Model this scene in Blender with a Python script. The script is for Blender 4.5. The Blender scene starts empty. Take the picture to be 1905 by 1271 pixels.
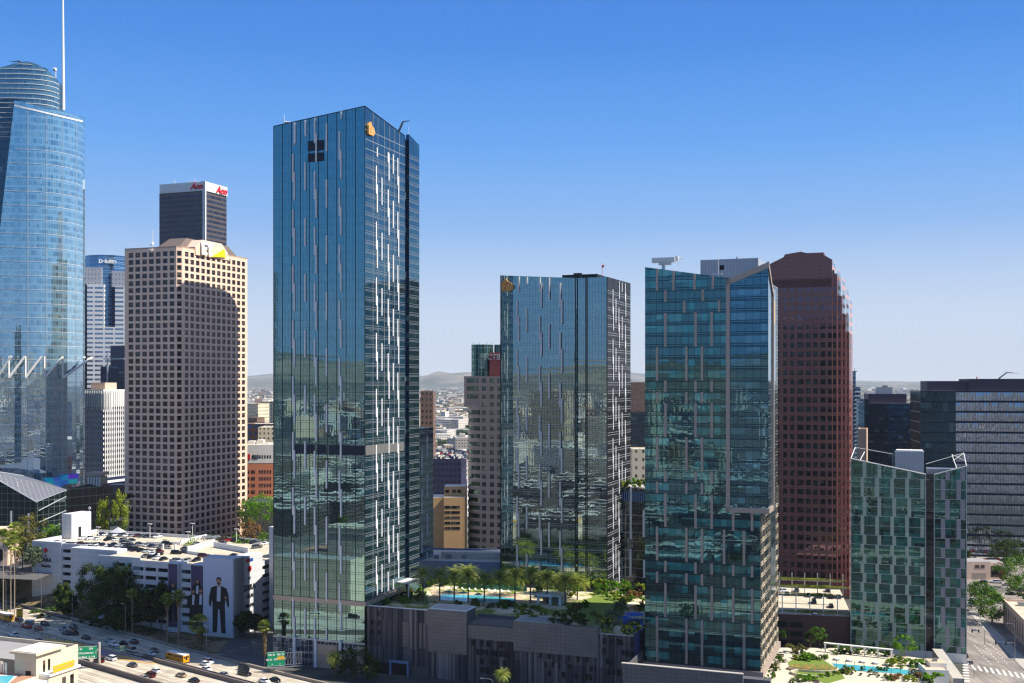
import bpy, bmesh, math, random
from mathutils import Vector, Matrix
R = math.radians
C = bpy.context.scene.collection
SC = bpy.context.scene

# ------------------------------------------------------------------ camera, sky, sun, exposure
CAM_H = 100.0; FPX = 2050.0; CX = 952.5; HY = 712.0        # eye height, focal length and horizon row of the photograph (1905 px wide)
cam = bpy.data.cameras.new('camera'); camo = bpy.data.objects.new('camera', cam); C.objects.link(camo)
camo.location = (0, 0, CAM_H); camo.rotation_euler = (R(90), 0, 0)
cam.sensor_width = 36.0; cam.lens = FPX/1905*36.0; cam.shift_y = (HY-635.5)/1905.0
cam.clip_start = 1.0; cam.clip_end = 80000.0
SC.camera = camo
SUN_AZ = 100.5; SUN_EL = 48.0                               # clockwise from the viewing direction (+Y); height above the horizon
world = bpy.data.worlds.new('World'); SC.world = world; world.use_nodes = True
wt = world.node_tree; wt.nodes.clear()
wo = wt.nodes.new('ShaderNodeOutputWorld'); wb = wt.nodes.new('ShaderNodeBackground'); ws = wt.nodes.new('ShaderNodeTexSky')
ws.sky_type = 'NISHITA'; ws.sun_disc = False; ws.sun_elevation = R(SUN_EL); ws.sun_rotation = R(SUN_AZ)
ws.altitude = 0; ws.air_density = 1.0; ws.dust_density = 0.35; ws.ozone_density = 3.0
EXPO = 0.70; HAZE = 0.000030
def _lin(c):
    return tuple((((v/255+0.055)/1.055)**2.4)/0.11/2**EXPO for v in c)+(1.0,)
wtc = wt.nodes.new('ShaderNodeTexCoord'); wsep = wt.nodes.new('ShaderNodeSeparateXYZ'); wt.links.new(wtc.outputs['Generated'], wsep.inputs[0])
wr = wt.nodes.new('ShaderNodeValToRGB'); wt.links.new(wsep.outputs[2], wr.inputs[0])
_st = [(0.0,(240,244,250)),(0.03,(224,234,247)),(0.075,(196,217,244)),(0.14,(134,184,244)),(0.21,(88,164,244)),(0.29,(56,138,230)),(0.40,(36,114,214)),(0.62,(44,98,190))]
while len(wr.color_ramp.elements) < len(_st): wr.color_ramp.elements.new(0.5)
for _e, (_p, _c) in zip(wr.color_ramp.elements, _st): _e.position = _p; _e.color = _lin(_c)
wr2 = wt.nodes.new('ShaderNodeValToRGB'); wt.links.new(wsep.outputs[2], wr2.inputs[0])       # the deeper western half of the sky, away from the eye
_s2 = [(0.0,(104,146,188)),(0.05,(84,146,200)),(0.12,(56,148,212)),(0.22,(42,142,216)),(0.40,(38,120,204)),(0.62,(40,94,186))]
while len(wr2.color_ramp.elements) < len(_s2): wr2.color_ramp.elements.new(0.5)
for _e, (_p, _c) in zip(wr2.color_ramp.elements, _s2): _e.position = _p; _e.color = _lin(_c)
wy = wt.nodes.new('ShaderNodeMapRange'); wy.inputs[1].default_value = -0.35; wy.inputs[2].default_value = 0.45; wt.links.new(wsep.outputs[1], wy.inputs[0])
wmy = wt.nodes.new('ShaderNodeMix'); wmy.data_type = 'RGBA'; wt.links.new(wy.outputs[0], wmy.inputs[0]); wt.links.new(wr2.outputs[0], wmy.inputs[6]); wt.links.new(wr.outputs[0], wmy.inputs[7])
wf = wt.nodes.new('ShaderNodeMapRange'); wf.inputs[1].default_value = 0.35; wf.inputs[2].default_value = 0.95; wf.inputs[3].default_value = 0.0; wf.inputs[4].default_value = 1.0
wt.links.new(wsep.outputs[2], wf.inputs[0])
wm = wt.nodes.new('ShaderNodeMix'); wm.data_type = 'RGBA'      # clear-day colours low down, the physical sky overhead
wt.links.new(wf.outputs[0], wm.inputs[0]); wt.links.new(wmy.outputs[2], wm.inputs[6]); wt.links.new(ws.outputs[0], wm.inputs[7]); wt.links.new(wm.outputs[2], wb.inputs[0])
wb.inputs[1].default_value = 0.11; wt.links.new(wb.outputs[0], wo.inputs[0])
sl = bpy.data.lights.new('sun', 'SUN'); so = bpy.data.objects.new('sun', sl); C.objects.link(so)
sl.energy = 5.0; sl.angle = R(0.5); sl.color = (1.0, 0.93, 0.82)
sdir = Vector((math.sin(R(SUN_AZ))*math.cos(R(SUN_EL)), math.cos(R(SUN_AZ))*math.cos(R(SUN_EL)), math.sin(R(SUN_EL))))
so.rotation_euler = sdir.to_track_quat('Z', 'Y').to_euler(); so.location = (600, -200, 900)
SC.view_settings.view_transform = 'Standard'; SC.view_settings.look = 'None'
SC.view_settings.gamma = 1.0; SC.view_settings.use_curve_mapping = False; SC.view_settings.exposure = EXPO
SC.render.engine = 'CYCLES'
SC.cycles.max_bounces = 7; SC.cycles.diffuse_bounces = 2; SC.cycles.glossy_bounces = 4; SC.cycles.transmission_bounces = 3
SC.cycles.transparent_max_bounces = 6; SC.cycles.caustics_reflective = False; SC.cycles.caustics_refractive = False
SC.cycles.sample_clamp_indirect = 4.0; SC.cycles.volume_bounces = 0; SC.cycles.use_denoising = True
SC.cycles.filter_width = 1.3

# ------------------------------------------------------------------ places: a point seen at photo column px and distance D
def PX(px, D): return (px-CX)*D/FPX
def PZ(py, D): return CAM_H-(py-HY)*D/FPX
def GD(py, z=0.0): return (CAM_H-z)*FPX/(py-HY)
ROT = R(-20.5); UX, UY = math.cos(ROT), math.sin(ROT); VX, VY = -UY, UX
def tu(px0, D0, px1, rot=ROT):            # metres from the corner towards -u until photo column px1
    ux, uy = math.cos(rot), math.sin(rot); x0 = PX(px0, D0); k = (px1-CX)/FPX
    return (x0-k*D0)/(ux-k*uy)
def tv(px0, D0, px1, rot=ROT):            # metres from the corner towards +v until photo column px1
    vx, vy = -math.sin(rot), math.cos(rot); x0 = PX(px0, D0); k = (px1-CX)/FPX
    return (k*D0-x0)/(vx-k*vy)

# ------------------------------------------------------------------ objects
def tag(o, label=None, cat=None, group=None, kind=None):
    if label: o['label'] = label
    if cat: o['category'] = cat
    if group: o['group'] = group
    if kind: o['kind'] = kind
    return o
def empty(name, loc=(0,0,0), rz=0.0):
    o = bpy.data.objects.new(name, None); C.objects.link(o); o.location = loc; o.rotation_euler = (0,0,rz)
    o.empty_display_size = 1.0
    return o
def at(name, px, D, label, cat, z=0.0, rot=ROT, group=None):
    return tag(empty(name, (PX(px, D), D, z), rot), label, cat, group)
class MB:
    def __init__(s): s.v=[]; s.f=[]; s.u=[]; s.m=[]; s.sm=[]
    def face(s, pts, uv=None, m=0, smooth=False):
        i=len(s.v); s.v+= [tuple(p) for p in pts]; s.f.append(tuple(range(i,i+len(pts))))
        if uv is None:
            a=Vector(pts[0]); b=Vector(pts[1]); c=Vector(pts[2]); n=(b-a).cross(c-a)
            if abs(n.z) > 0.7*n.length: uv=[(p[0],p[1]) for p in pts]
            else:
                h=Vector((-n.y,n.x,0)); h=h.normalized() if h.length>1e-9 else Vector((1,0,0))
                uv=[(p[0]*h.x+p[1]*h.y, p[2]) for p in pts]
        s.u.append(uv); s.m.append(m); s.sm.append(smooth)
    def box(s, x0,y0,z0,x1,y1,z1, m=0, mt=None, bottom=True):
        if x0>x1: x0,x1=x1,x0
        if y0>y1: y0,y1=y1,y0
        if z0>z1: z0,z1=z1,z0
        mt = m if mt is None else mt
        s.face([(x0,y0,z0),(x1,y0,z0),(x1,y0,z1),(x0,y0,z1)],m=m)
        s.face([(x1,y1,z0),(x0,y1,z0),(x0,y1,z1),(x1,y1,z1)],m=m)
        s.face([(x1,y0,z0),(x1,y1,z0),(x1,y1,z1),(x1,y0,z1)],m=m)
        s.face([(x0,y1,z0),(x0,y0,z0),(x0,y0,z1),(x0,y1,z1)],m=m)
        s.face([(x0,y0,z1),(x1,y0,z1),(x1,y1,z1),(x0,y1,z1)],m=mt)
        if bottom: s.face([(x0,y1,z0),(x1,y1,z0),(x1,y0,z0),(x0,y0,z0)],m=m)
        return s
    def prism(s, poly, z0, z1, m=0, mt=None, smooth=False, cap=True, closed=True, bottom=False):   # poly counter-clockwise; z0, z1 numbers or functions of (x, y)
        f0 = z0 if callable(z0) else (lambda x,y:z0); f1 = z1 if callable(z1) else (lambda x,y:z1)
        n=len(poly); per=0.0
        for i in range(n if closed else n-1):
            a=poly[i]; b=poly[(i+1)%n]; L=math.hypot(b[0]-a[0],b[1]-a[1])
            s.face([(a[0],a[1],f0(*a)),(b[0],b[1],f0(*b)),(b[0],b[1],f1(*b)),(a[0],a[1],f1(*a))],
                   uv=[(per,f0(*a)),(per+L,f0(*b)),(per+L,f1(*b)),(per,f1(*a))], m=m, smooth=smooth); per+=L
        if cap: s.face([(p[0],p[1],f1(*p)) for p in poly], m=m if mt is None else mt)
        if bottom: s.face([(p[0],p[1],f0(*p)) for p in reversed(poly)], m=m)
        return s
    def tube(s, p, q, r0, r1=None, n=8, m=0, cap=True, smooth=True):
        r1 = r0 if r1 is None else r1
        p=Vector(p); q=Vector(q); d=(q-p).normalized(); a=d.orthogonal().normalized(); b=d.cross(a)
        P=[p+(a*math.cos(t)+b*math.sin(t))*r0 for t in [2*math.pi*k/n for k in range(n)]]
        Q=[q+(a*math.cos(t)+b*math.sin(t))*r1 for t in [2*math.pi*k/n for k in range(n)]]
        for k in range(n):
            j=(k+1)%n; s.face([P[k],P[j],Q[j],Q[k]], uv=[(k/n,0),((k+1)/n,0),((k+1)/n,1),(k/n,1)], m=m, smooth=smooth)
        if cap: s.face(Q,m=m); s.face(P[::-1],m=m)
        return s
    def build(s, name, mats, parent=None, loc=None, rz=None):
        me=bpy.data.meshes.new(name); me.from_pydata(s.v,[],s.f); me.update()
        for m in (mats if isinstance(mats,(list,tuple)) else [mats]): me.materials.append(m)
        ul=me.uv_layers.new(name='UVMap'); flat=[c for f in s.u for p in f for c in p]
        ul.data.foreach_set('uv', flat); me.polygons.foreach_set('material_index', s.m); me.polygons.foreach_set('use_smooth', s.sm)
        o=bpy.data.objects.new(name, me); C.objects.link(o)
        if parent: o.parent=parent
        if loc: o.location=loc
        if rz is not None: o.rotation_euler=(0,0,rz)
        return o
def dup(root, loc=None, rz=None, name=None):
    c=root.copy(); C.objects.link(c)
    if name: c.name=name
    if loc is not None: c.location=loc
    if rz is not None: c.rotation_euler=(0,0,rz)
    for ch in root.children:
        d=ch.copy(); C.objects.link(d); d.parent=c
        for g in ch.children:
            e=g.copy(); C.objects.link(e); e.parent=d
    return c
def seen_area(root, pts):        # how large a face shows from the eye: used to choose which repeats get an object of their own
    c,s=math.cos(root.rotation_euler.z),math.sin(root.rotation_euler.z); L=root.location
    P=[]
    for p in pts:
        x=L.x+p[0]*c-p[1]*s; y=L.y+p[0]*s+p[1]*c; z=L.z+p[2]
        if y<5: return 0
        P.append((x/y,(z-100)/y))
    if max(abs(p[0]) for p in P)>0.465: return 0
    A=0
    for i in range(len(P)): a=P[i]; b=P[(i+1)%len(P)]; A+=a[0]*b[1]-a[1]*b[0]
    return A   # counter-clockwise seen from the front: positive
def repeats(root, name, items, mats, limit=100):   # items: list of (front face pts, add(mb)); the largest become parts, the rest one part
    items=sorted(items, key=lambda t:-seen_area(root,t[0])); 
    for pts,add in items[:limit]:
        if seen_area(root,pts)<=0: break
        mb=MB(); add(mb); mb.build(name, mats, root)
    rest=[t for k,t in enumerate(items) if k>=limit or seen_area(root,t[0])<=0]
    if rest:
        mb=MB()
        for pts,add in rest: add(mb)
        o=mb.build(name, mats, root); o['kind']='stuff'

# ------------------------------------------------------------------ materials
def S(r,g,b):
    f=lambda c:(c/255/12.92) if c/255<=0.04045 else ((c/255+0.055)/1.055)**2.4
    return (f(r),f(g),f(b),1.0)
class NG:
    def __init__(s,name):
        s.mat=bpy.data.materials.new(name); s.mat.use_nodes=True; s.t=s.mat.node_tree; s.t.nodes.clear()
        s.out=s.t.nodes.new('ShaderNodeOutputMaterial')
    def new(s,ty,**kw):
        n=s.t.nodes.new(ty)
        for k,v in kw.items(): setattr(n,k,v)
        return n
    def put(s,sock,v):
        if isinstance(v,bpy.types.NodeSocket): s.t.links.new(v,sock)
        elif v is not None:
            if sock.type=='VECTOR' and isinstance(v,(tuple,list)): v=v[:3]
            sock.default_value=v
    def m(s,op,a,b=None,c=None):
        n=s.new('ShaderNodeMath',operation=op); s.put(n.inputs[0],a); s.put(n.inputs[1],b); s.put(n.inputs[2],c); return n.outputs[0]
    def v(s,op,a,b=None,sc=None):
        n=s.new('ShaderNodeVectorMath',operation=op); s.put(n.inputs[0],a); s.put(n.inputs[1],b)
        if sc is not None: s.put(n.inputs[3],sc)
        return n.outputs[0]
    def mix(s,f,a,b):
        n=s.new('ShaderNodeMix',data_type='RGBA'); s.put(n.inputs[0],f); s.put(n.inputs[6],a); s.put(n.inputs[7],b); return n.outputs[2]
    def uv(s): return s.new('ShaderNodeUVMap').outputs[0]
    def obj(s): return s.new('ShaderNodeTexCoord').outputs['Object']
    def geo(s): return s.new('ShaderNodeNewGeometry')
    def sep(s,v): n=s.new('ShaderNodeSeparateXYZ'); s.put(n.inputs[0],v); return n.outputs
    def comb(s,x,y,z=0.0): n=s.new('ShaderNodeCombineXYZ'); s.put(n.inputs[0],x); s.put(n.inputs[1],y); s.put(n.inputs[2],z); return n.outputs[0]
    def wn(s,v): n=s.new('ShaderNodeTexWhiteNoise',noise_dimensions='3D'); s.put(n.inputs[0],v); return n.outputs
    def noise(s,v,scale,detail=3.0,rough=0.5): n=s.new('ShaderNodeTexNoise'); s.put(n.inputs['Vector'],v); n.inputs['Scale'].default_value=scale; n.inputs['Detail'].default_value=detail; n.inputs['Roughness'].default_value=rough; return n.outputs
    def ramp(s,f,stops):
        n=s.new('ShaderNodeValToRGB'); s.put(n.inputs[0],f); e=n.color_ramp.elements
        while len(e)<len(stops): e.new(0.5)
        for k,(p,c) in enumerate(stops): e[k].position=p; e[k].color=c
        return n.outputs[0]
    def prin(s,col,rough=0.6,metal=0.0,spec=0.4,normal=None,emit=None,es=1.0):
        n=s.new('ShaderNodeBsdfPrincipled'); s.put(n.inputs['Base Color'],col); s.put(n.inputs['Roughness'],rough); s.put(n.inputs['Metallic'],metal)
        s.put(n.inputs['Specular IOR Level'],spec)
        if normal is not None: s.put(n.inputs['Normal'],normal)
        if emit is not None: s.put(n.inputs['Emission Color'],emit); n.inputs['Emission Strength'].default_value=es
        return n.outputs[0]
    def glossy(s,col,rough,normal=None):
        n=s.new('ShaderNodeBsdfGlossy'); s.put(n.inputs['Color'],col); s.put(n.inputs['Roughness'],rough)
        if normal is not None: s.put(n.inputs['Normal'],normal)
        return n.outputs[0]
    def ms(s,f,a,b):
        n=s.new('ShaderNodeMixShader'); s.put(n.inputs[0],f); s.t.links.new(a,n.inputs[1]); s.t.links.new(b,n.inputs[2]); return n.outputs[0]
    def bump(s,h,strength=0.3,dist=0.1):
        n=s.new('ShaderNodeBump'); s.put(n.inputs['Height'],h); n.inputs['Strength'].default_value=strength; n.inputs['Distance'].default_value=dist; return n.outputs[0]
    def done(s,sh): s.t.links.new(sh,s.out.inputs[0]); return s.mat
def band(g,f,lo,hi):   # 1 where lo < f < hi
    return g.m('MULTIPLY', g.m('GREATER_THAN',f,lo), g.m('LESS_THAN',f,hi))
def plain(name,col,rough=0.6,metal=0.0,var=0.12,scale=0.4,spec=0.4,streak=0.0):
    g=NG(name); o=g.obj(); n=g.noise(o,scale,4.0,0.6)[0]
    f=g.m('MULTIPLY_ADD',n,2*var,1-var)
    if streak:
        st=g.noise(g.v('MULTIPLY',o,(1.2,1.2,0.06)),1.0,3.0)[0]; f=g.m('MULTIPLY',f,g.m('MULTIPLY_ADD',st,2*streak,1-streak))
    c=g.v('SCALE',col[:3],None,f)
    return g.done(g.prin(c,rough,metal,spec))
def glass_wall(name, base=(10,40,60), tint=(150,190,215), pw=1.5, fh=3.3, mw=0.06, mh=0.10, mcol=(30,45,60), spand=0.25, spcol=None,
               r0=0.45, warp=0.010, tilt=0.004, blind=0.18, blindcol=(120,140,140), rough=0.012, u0=0.0, v0=0.0, vis=0.35, teal=None, wsc=(0.55,0.9), mvar=0.0):
    """curtain wall: reflective panes, each slightly warped and tilted, over a dim interior with blinds; thin mullions between them"""
    g=NG(name); uv=g.sep(g.uv()); U=g.m('ADD',uv[0],1000.0*pw-u0); V=g.m('ADD',uv[1],-v0)
    cu=g.m('DIVIDE',U,pw); cv=g.m('DIVIDE',V,fh); iu=g.m('FLOOR',cu); iv=g.m('FLOOR',cv); fu=g.m('FRACT',cu); fv=g.m('FRACT',cv)
    sp=g.m('LESS_THAN',fv,spand)
    cell=g.comb(iu,iv,sp); rnd=g.wn(cell); rc=g.sep(rnd[1])
    room=g.wn(g.comb(g.m('FLOOR',g.m('MULTIPLY',cu,0.5)),iv,7.3)); rr=g.sep(room[1])
    b=S(*base); dark=[c*0.25 for c in b[:3]]+[1]; 
    inter=g.mix(rc[0],dark,b)
    bl=g.m('MULTIPLY', g.m('LESS_THAN',rr[0],blind), g.m('GREATER_THAN',fv,g.m('MULTIPLY_ADD',rr[1],0.6,spand)))
    inter=g.mix(g.m('MULTIPLY',bl,g.m('MULTIPLY_ADD',rc[1],0.5,0.3)),inter,S(*blindcol))
    if teal: inter=g.mix(g.m('MULTIPLY',g.m('GREATER_THAN',rr[2],0.55),g.m('MULTIPLY',rc[2],0.8)),inter,S(*teal))
    spc=S(*spcol) if spcol else tuple(c*0.8 for c in b[:3])+(1,)
    inter=g.mix(sp,inter,spc)
    # pane warp
    geo=g.geo(); w1=g.noise(g.v('MULTIPLY',g.comb(U,V,g.m('MULTIPLY',rc[0],9.0)),(wsc[0],wsc[1],1)),1.0,1.0)[1]
    w=g.v('SUBTRACT',w1,(0.5,0.5,0.5)); w=g.v('SCALE',w,None,warp*0.9)
    tl=g.v('SCALE',g.v('SUBTRACT',rnd[1],(0.5,0.5,0.5)),None,tilt*2)
    tan=g.v('CROSS_PRODUCT',(0,0,1),geo.outputs['Normal'])
    ax_=g.m('MULTIPLY',g.m('SUBTRACT',fu,0.5),g.m('MULTIPLY_ADD',rc[1],warp*2.2,warp*0.4)); az_=g.m('MULTIPLY',g.m('SUBTRACT',fv,0.5),g.m('MULTIPLY_ADD',rc[2],warp*2.4,warp*0.3))
    pil=g.v('ADD',g.v('SCALE',tan,None,ax_),g.comb(0.0,0.0,az_))
    nrm=g.v('NORMALIZE',g.v('ADD',g.v('ADD',g.v('ADD',geo.outputs['Normal'],w),tl),pil))
    lw=g.new('ShaderNodeLayerWeight'); lw.inputs['Blend'].default_value=0.5
    fac=g.m('MULTIPLY_ADD',g.m('POWER',lw.outputs['Facing'],4.0),1-r0,r0)
    gl=g.glossy(S(*tint),rough,nrm); di=g.prin(inter,0.5,0,0.2)
    body=g.ms(fac,di,gl)
    # mullions
    mu=g.m('MAXIMUM',g.m('LESS_THAN',fu,mw/pw),g.m('MAXIMUM',g.m('LESS_THAN',fv,mh/fh),band(g,fv,spand,spand+mh/fh)))
    if mvar: mu=g.m('MULTIPLY',mu,g.m('GREATER_THAN',rc[2],mvar))
    mul=g.prin(S(*mcol),0.35,0.6,0.4)
    return g.done(g.ms(mu,body,mul))
def window_wall(name, wall=(180,170,150), glass=(20,28,36), pw=3.0, fh=3.5, wx=(0.2,0.8), wz=(0.3,0.8), rough=0.8, rnd_tint=0.0, r0=0.25, var=0.08):
    """masonry with a grid of windows, for buildings too far off for modelled openings"""
    g=NG(name); uv=g.sep(g.uv()); geo=g.geo()
    cu=g.m('DIVIDE',g.m('ADD',uv[0],1000*pw),pw); cv=g.m('DIVIDE',uv[1],fh); fu=g.m('FRACT',cu); fv=g.m('FRACT',cv)
    up=g.m('LESS_THAN',g.m('ABSOLUTE',g.sep(geo.outputs['Normal'])[2]),0.5)
    w=g.m('MULTIPLY',g.m('MULTIPLY',band(g,fu,*wx),band(g,fv,*wz)),up)
    r=g.wn(g.comb(g.m('FLOOR',cu),g.m('FLOOR',cv),3.0))[0]
    wc=S(*wall)
    if rnd_tint:
        oi=g.new('ShaderNodeObjectInfo'); col=g.ramp(oi.outputs['Random'],[(0,S(210,200,180)),(0.2,S(160,120,95)),(0.4,S(225,220,210)),(0.55,S(140,135,130)),(0.7,S(190,165,130)),(0.85,S(120,90,78)),(1,S(235,230,222))])
        wc=g.mix(rnd_tint,wc,col)
    n=g.noise(g.obj(),0.08,4.0)[0]; wc=g.v('SCALE',wc,None,g.m('MULTIPLY_ADD',n,2*var,1-var))
    roof=g.mix(g.m('LESS_THAN',n,0.5),S(150,146,140),S(196,192,184)); wc=g.mix(up,roof,wc)
    gc=g.v('SCALE',S(*glass)[:3],None,g.m('MULTIPLY_ADD',r,1.6,0.3))
    a=g.prin(wc,rough,0,0.3); b=g.ms(r0,g.prin(gc,0.3,0,0.3),g.glossy((0.8,0.85,0.9,1),0.03))
    return g.done(g.ms(w,a,b))
def text_mesh(txt, size, mat, parent, loc, rot, depth=0.15, name='lettering', bold=0.0, shear=0.0, align='CENTER'):
    cu=bpy.data.curves.new('t','FONT'); cu.body=txt; cu.size=size; cu.extrude=depth; cu.align_x=align; cu.align_y='CENTER'; cu.offset=bold; cu.shear=shear; cu.resolution_u=3
    tmp=bpy.data.objects.new('t',cu); C.objects.link(tmp); bpy.context.view_layer.update()
    me=bpy.data.meshes.new_from_object(tmp.evaluated_get(bpy.context.evaluated_depsgraph_get())); bpy.data.objects.remove(tmp); bpy.data.curves.remove(cu)
    me.name=name; me.materials.clear(); me.materials.append(mat)
    o=bpy.data.objects.new(name,me); C.objects.link(o); o.parent=parent; o.location=loc; o.rotation_euler=rot
    return o
FRONT=(R(90),0,0); SIDE=(R(90),0,R(90))     # text on a wall facing -y / +x of its building

M={}
M['white']=plain('white_paint',S(232,230,224),0.55,var=0.06,streak=0.06)
M['fin']=plain('white_metal_fin',S(225,226,228),0.4,0.0,var=0.03)
M['lines']=plain('pale_metal_trim',S(190,196,200),0.35,0.3,var=0.03)
M['darkmetal']=plain('dark_metal',S(38,42,48),0.45,0.5)
M['steel']=plain('galvanised_steel',S(150,154,158),0.4,0.6)
M['tan']=plain('tan_metal_panel',S(176,160,148),0.45,0.2,var=0.05)
M['concrete']=plain('concrete',S(176,170,160),0.85,var=0.12,scale=0.3,streak=0.08)
M['darkconc']=plain('dark_concrete',S(112,104,100),0.85,var=0.15,scale=0.3,streak=0.1)
M['gold']=plain('orange_sign_panel',S(222,160,92),0.5,var=0.03)
M['roofgrey']=plain('grey_roofing',S(150,148,146),0.85,var=0.2,scale=0.12)
M['rooflight']=plain('pale_roofing',S(214,208,196),0.85,var=0.12,scale=0.12)
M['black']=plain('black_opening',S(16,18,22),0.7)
# ================================================================== the tall glass tower and its sisters
M['louver']=plain('dark_louvre',S(10,28,50),0.6,0.0)
M['lines2']=plain('grey_metal_trim',S(150,158,164),0.4,0.3,var=0.03)
M['band']=plain('grey_band_panel',S(104,104,104),0.6,0.0)
def house_logo(root, where, px, pz, s):      # pale orange sign: a pitched house outline with a bear curled against it
    mk=(lambda a,b,d:(a,-d,b)) if where=='front' else (lambda a,b,d:(d,a,b))
    o=MB()
    house=[(0,0),(0.55,0),(0.55,0.95),(1.05,1.45),(0.72,1.95),(0,1.3)]
    bear=[(0.78,0),(1.55,0),(1.62,0.22),(1.86,0.30),(1.98,0.55),(1.92,0.85),(1.72,1.0),(1.62,1.22),(1.42,1.30),(1.28,1.42),(1.1,1.36),(1.0,1.16),(0.74,1.0),(0.68,0.5)]
    foot=[(0.55,0),(0.78,0),(0.74,0.22),(0.55,0.22)]
    for poly in (house,bear,foot):
        P=[(px+a*s,pz+b*s) for a,b in poly]; n=len(P)
        o.face([mk(a,b,0.9) for a,b in P])
        for i in range(n):
            a=P[i]; b=P[(i+1)%n]; o.face([mk(*a,0.1),mk(*b,0.1),mk(*b,0.9),mk(*a,0.9)])
    return o.build('logo_sign', M['gold'], root)

def fin_cols(root, axis, cols, top, bottom, fh, per=6, ln=3, w=0.55, d=0.45, stagger=1.0, mat='fin', start=0, zt=None):
    items=[]
    for k,(c,dbl) in enumerate(cols):
        n=-per
        while True:
            z1=top-(start+stagger*k+n)*fh; n+=per
            if z1<bottom: break
            for (oc,oz) in ([(0,0),(w*1.15,2)] if dbl else [(0,0)]):
                a=z1-oz*fh; b=max(a-ln*fh,bottom); cc=c+oc
                lim=(zt(cc) if zt else top+2*fh); a=min(a,lim)
                if a-b<0.5*fh: continue
                if axis=='front': 
                    pts=[(cc,-d,b),(cc+w,-d,b),(cc+w,-d,a),(cc,-d,a)]
                    items.append((pts,(lambda mb,cc=cc,a=a,b=b: mb.box(cc,-d,b,cc+w,0.0,a))))
                else:
                    pts=[(d,cc,b),(d,cc+w,b),(d,cc+w,a),(d,cc,a)]
                    items.append((pts,(lambda mb,cc=cc,a=a,b=b: mb.box(0.0,cc,b,d,cc+w,a))))
    return items
def hlines(root, x0,x1,y0,y1, zs, offs=(0.0,0.45,1.15), t=0.13, d=0.14, front=True, side=True, name='floor_trim', mat='lines', ztop=None):
    mb=MB()
    for z in zs:
        for o in offs:
            if front: mb.box(x0,-d,z+o,x1,-0.0,z+o+t)
            if side: mb.box(0.0,y0,z+o,d,y1,z+o+t)
    return mb.build(name, M[mat], root)
def vlines(root, axis, xs, z0, z1, w=0.12, d=0.12, name='mullion', mat='darkmetal'):
    mb=MB()
    for x in xs:
        if axis=='front': mb.box(x-w/2,-d,z0,x+w/2,0.0,z1(x) if callable(z1) else z1)
        else: mb.box(0.0,x-w/2,z0,d,x+w/2,z1(x) if callable(z1) else z1)
    return mb.build(name, M[mat], root)

FH=3.28
GT_front=glass_wall('blue_curtain_glass', base=(4,38,58), tint=(142,182,190), pw=1.22, fh=FH, mw=0.07, mh=0.05, mcol=(16,44,70), spand=0.22, r0=0.78, warp=0.0026, tilt=0.0008, blind=0.1, blindcol=(70,100,120), v0=0.6, mvar=0.15)
GT_side=glass_wall('green_blue_side_glass', base=(22,54,62), tint=(130,178,200), pw=1.3, fh=FH, mw=0.05, mh=0.05, mcol=(30,50,60), spand=0.3, r0=0.40, warp=0.003, tilt=0.001, blind=0.25, blindcol=(60,80,70), v0=0.6)
GT_dark=glass_wall('deep_blue_return_glass', base=(10,40,66), tint=(110,150,180), pw=1.3, fh=FH, mw=0.05, mh=0.08, mcol=(30,50,80), spand=0.2, r0=0.25, warp=0.01, tilt=0.003, v0=0.6)

# ---- tall tower (corner at photo column 679)
T=at('glass_skyscraper',679,381,'tallest central tower of deep blue glass with scattered white vertical fins and a sloping roofline','skyscraper')
W=tu(679,381,509); D1=tv(679,381,753); D2=tv(679,381,761); D3=tv(679,381,780)
zt=lambda x,y:195.6+0.109*x-0.12*max(0,min(y,D1))
mb=MB()
mb.face([(-W,0,0),(0,0,0),(0,0,zt(0,0)),(-W,0,zt(-W,0))],m=0)
mb.face([(0,0,0),(0,D1,0),(0,D1,zt(0,D1)),(0,0,zt(0,0))],m=1)
mb.face([(0,D1,0),(-1.3,D1,0),(-1.3,D1,zt(0,D1)),(0,D1,zt(0,D1))],m=2)
mb.face([(-1.3,D1,0),(-1.3,D2,0),(-1.3,D2,191),(-1.3,D1,zt(0,D1))],m=2)
mb.face([(-1.3,D2,0),(0,D2,0),(0,D2,193.2),(-1.3,D2,193.2)],m=2)
mb.face([(0,D2,0),(0,D3,0),(0,D3,191.0),(0,D2,193.2)],m=1)
mb.face([(0,D3,0),(-W,D3,0),(-W,D3,188),(0,D3,191)],m=0)
mb.face([(-W,D3,0),(-W,0,0),(-W,0,zt(-W,0)),(-W,D3,188)],m=1)
mb.face([(-W,0,zt(-W,0)),(0,0,zt(0,0)),(0,D1,zt(0,D1)),(-W,D3,188)],m=2)
mb.face([(-W,D3,188),(0,D1,zt(0,D1)),(-1.3,D1,zt(0,D1)),(-1.3,D2,191),(0,D2,193.2),(0,D3,191)],m=2)
mb.build('curtain_wall',[GT_front,GT_side,GT_dark],T)
zbase=24.5
zs=[0.6+FH*k for k in range(1,57)]
hlines(T,0,0,0,D1,[z for z in zs if z>22 and z<178],front=False,t=0.10,d=.07,mat='lines2')
hlines(T,0,0,D2,D3,[z for z in zs if z<186],front=False,name='floor_trim',t=0.10,d=.07,mat='lines2')
hlines(T,0,0,0.0,D1,[0.6+FH*k for k in (55,56,57) if zt(0,D1)>0.6+FH*k],offs=(0,),front=False)
hlines(T,-W,0,0,0,[z for z in zs if z<98 and z>8],offs=(0.0,0.75),t=0.07,side=False,mat='darkmetal',d=0.08)
vlines(T,'front',[-W+i*3.66 for i in range(11)],8,lambda x:zt(x,0),w=0.14)
vlines(T,'side',[5.8,9.5,14.6,18.6,22.6,26.5],24,lambda y:zt(0,y)-0.3,w=0.12,mat='lines',d=0.10)
fx=lambda px:-tu(679,381,px); fy=lambda px:tv(679,381,px)
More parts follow.
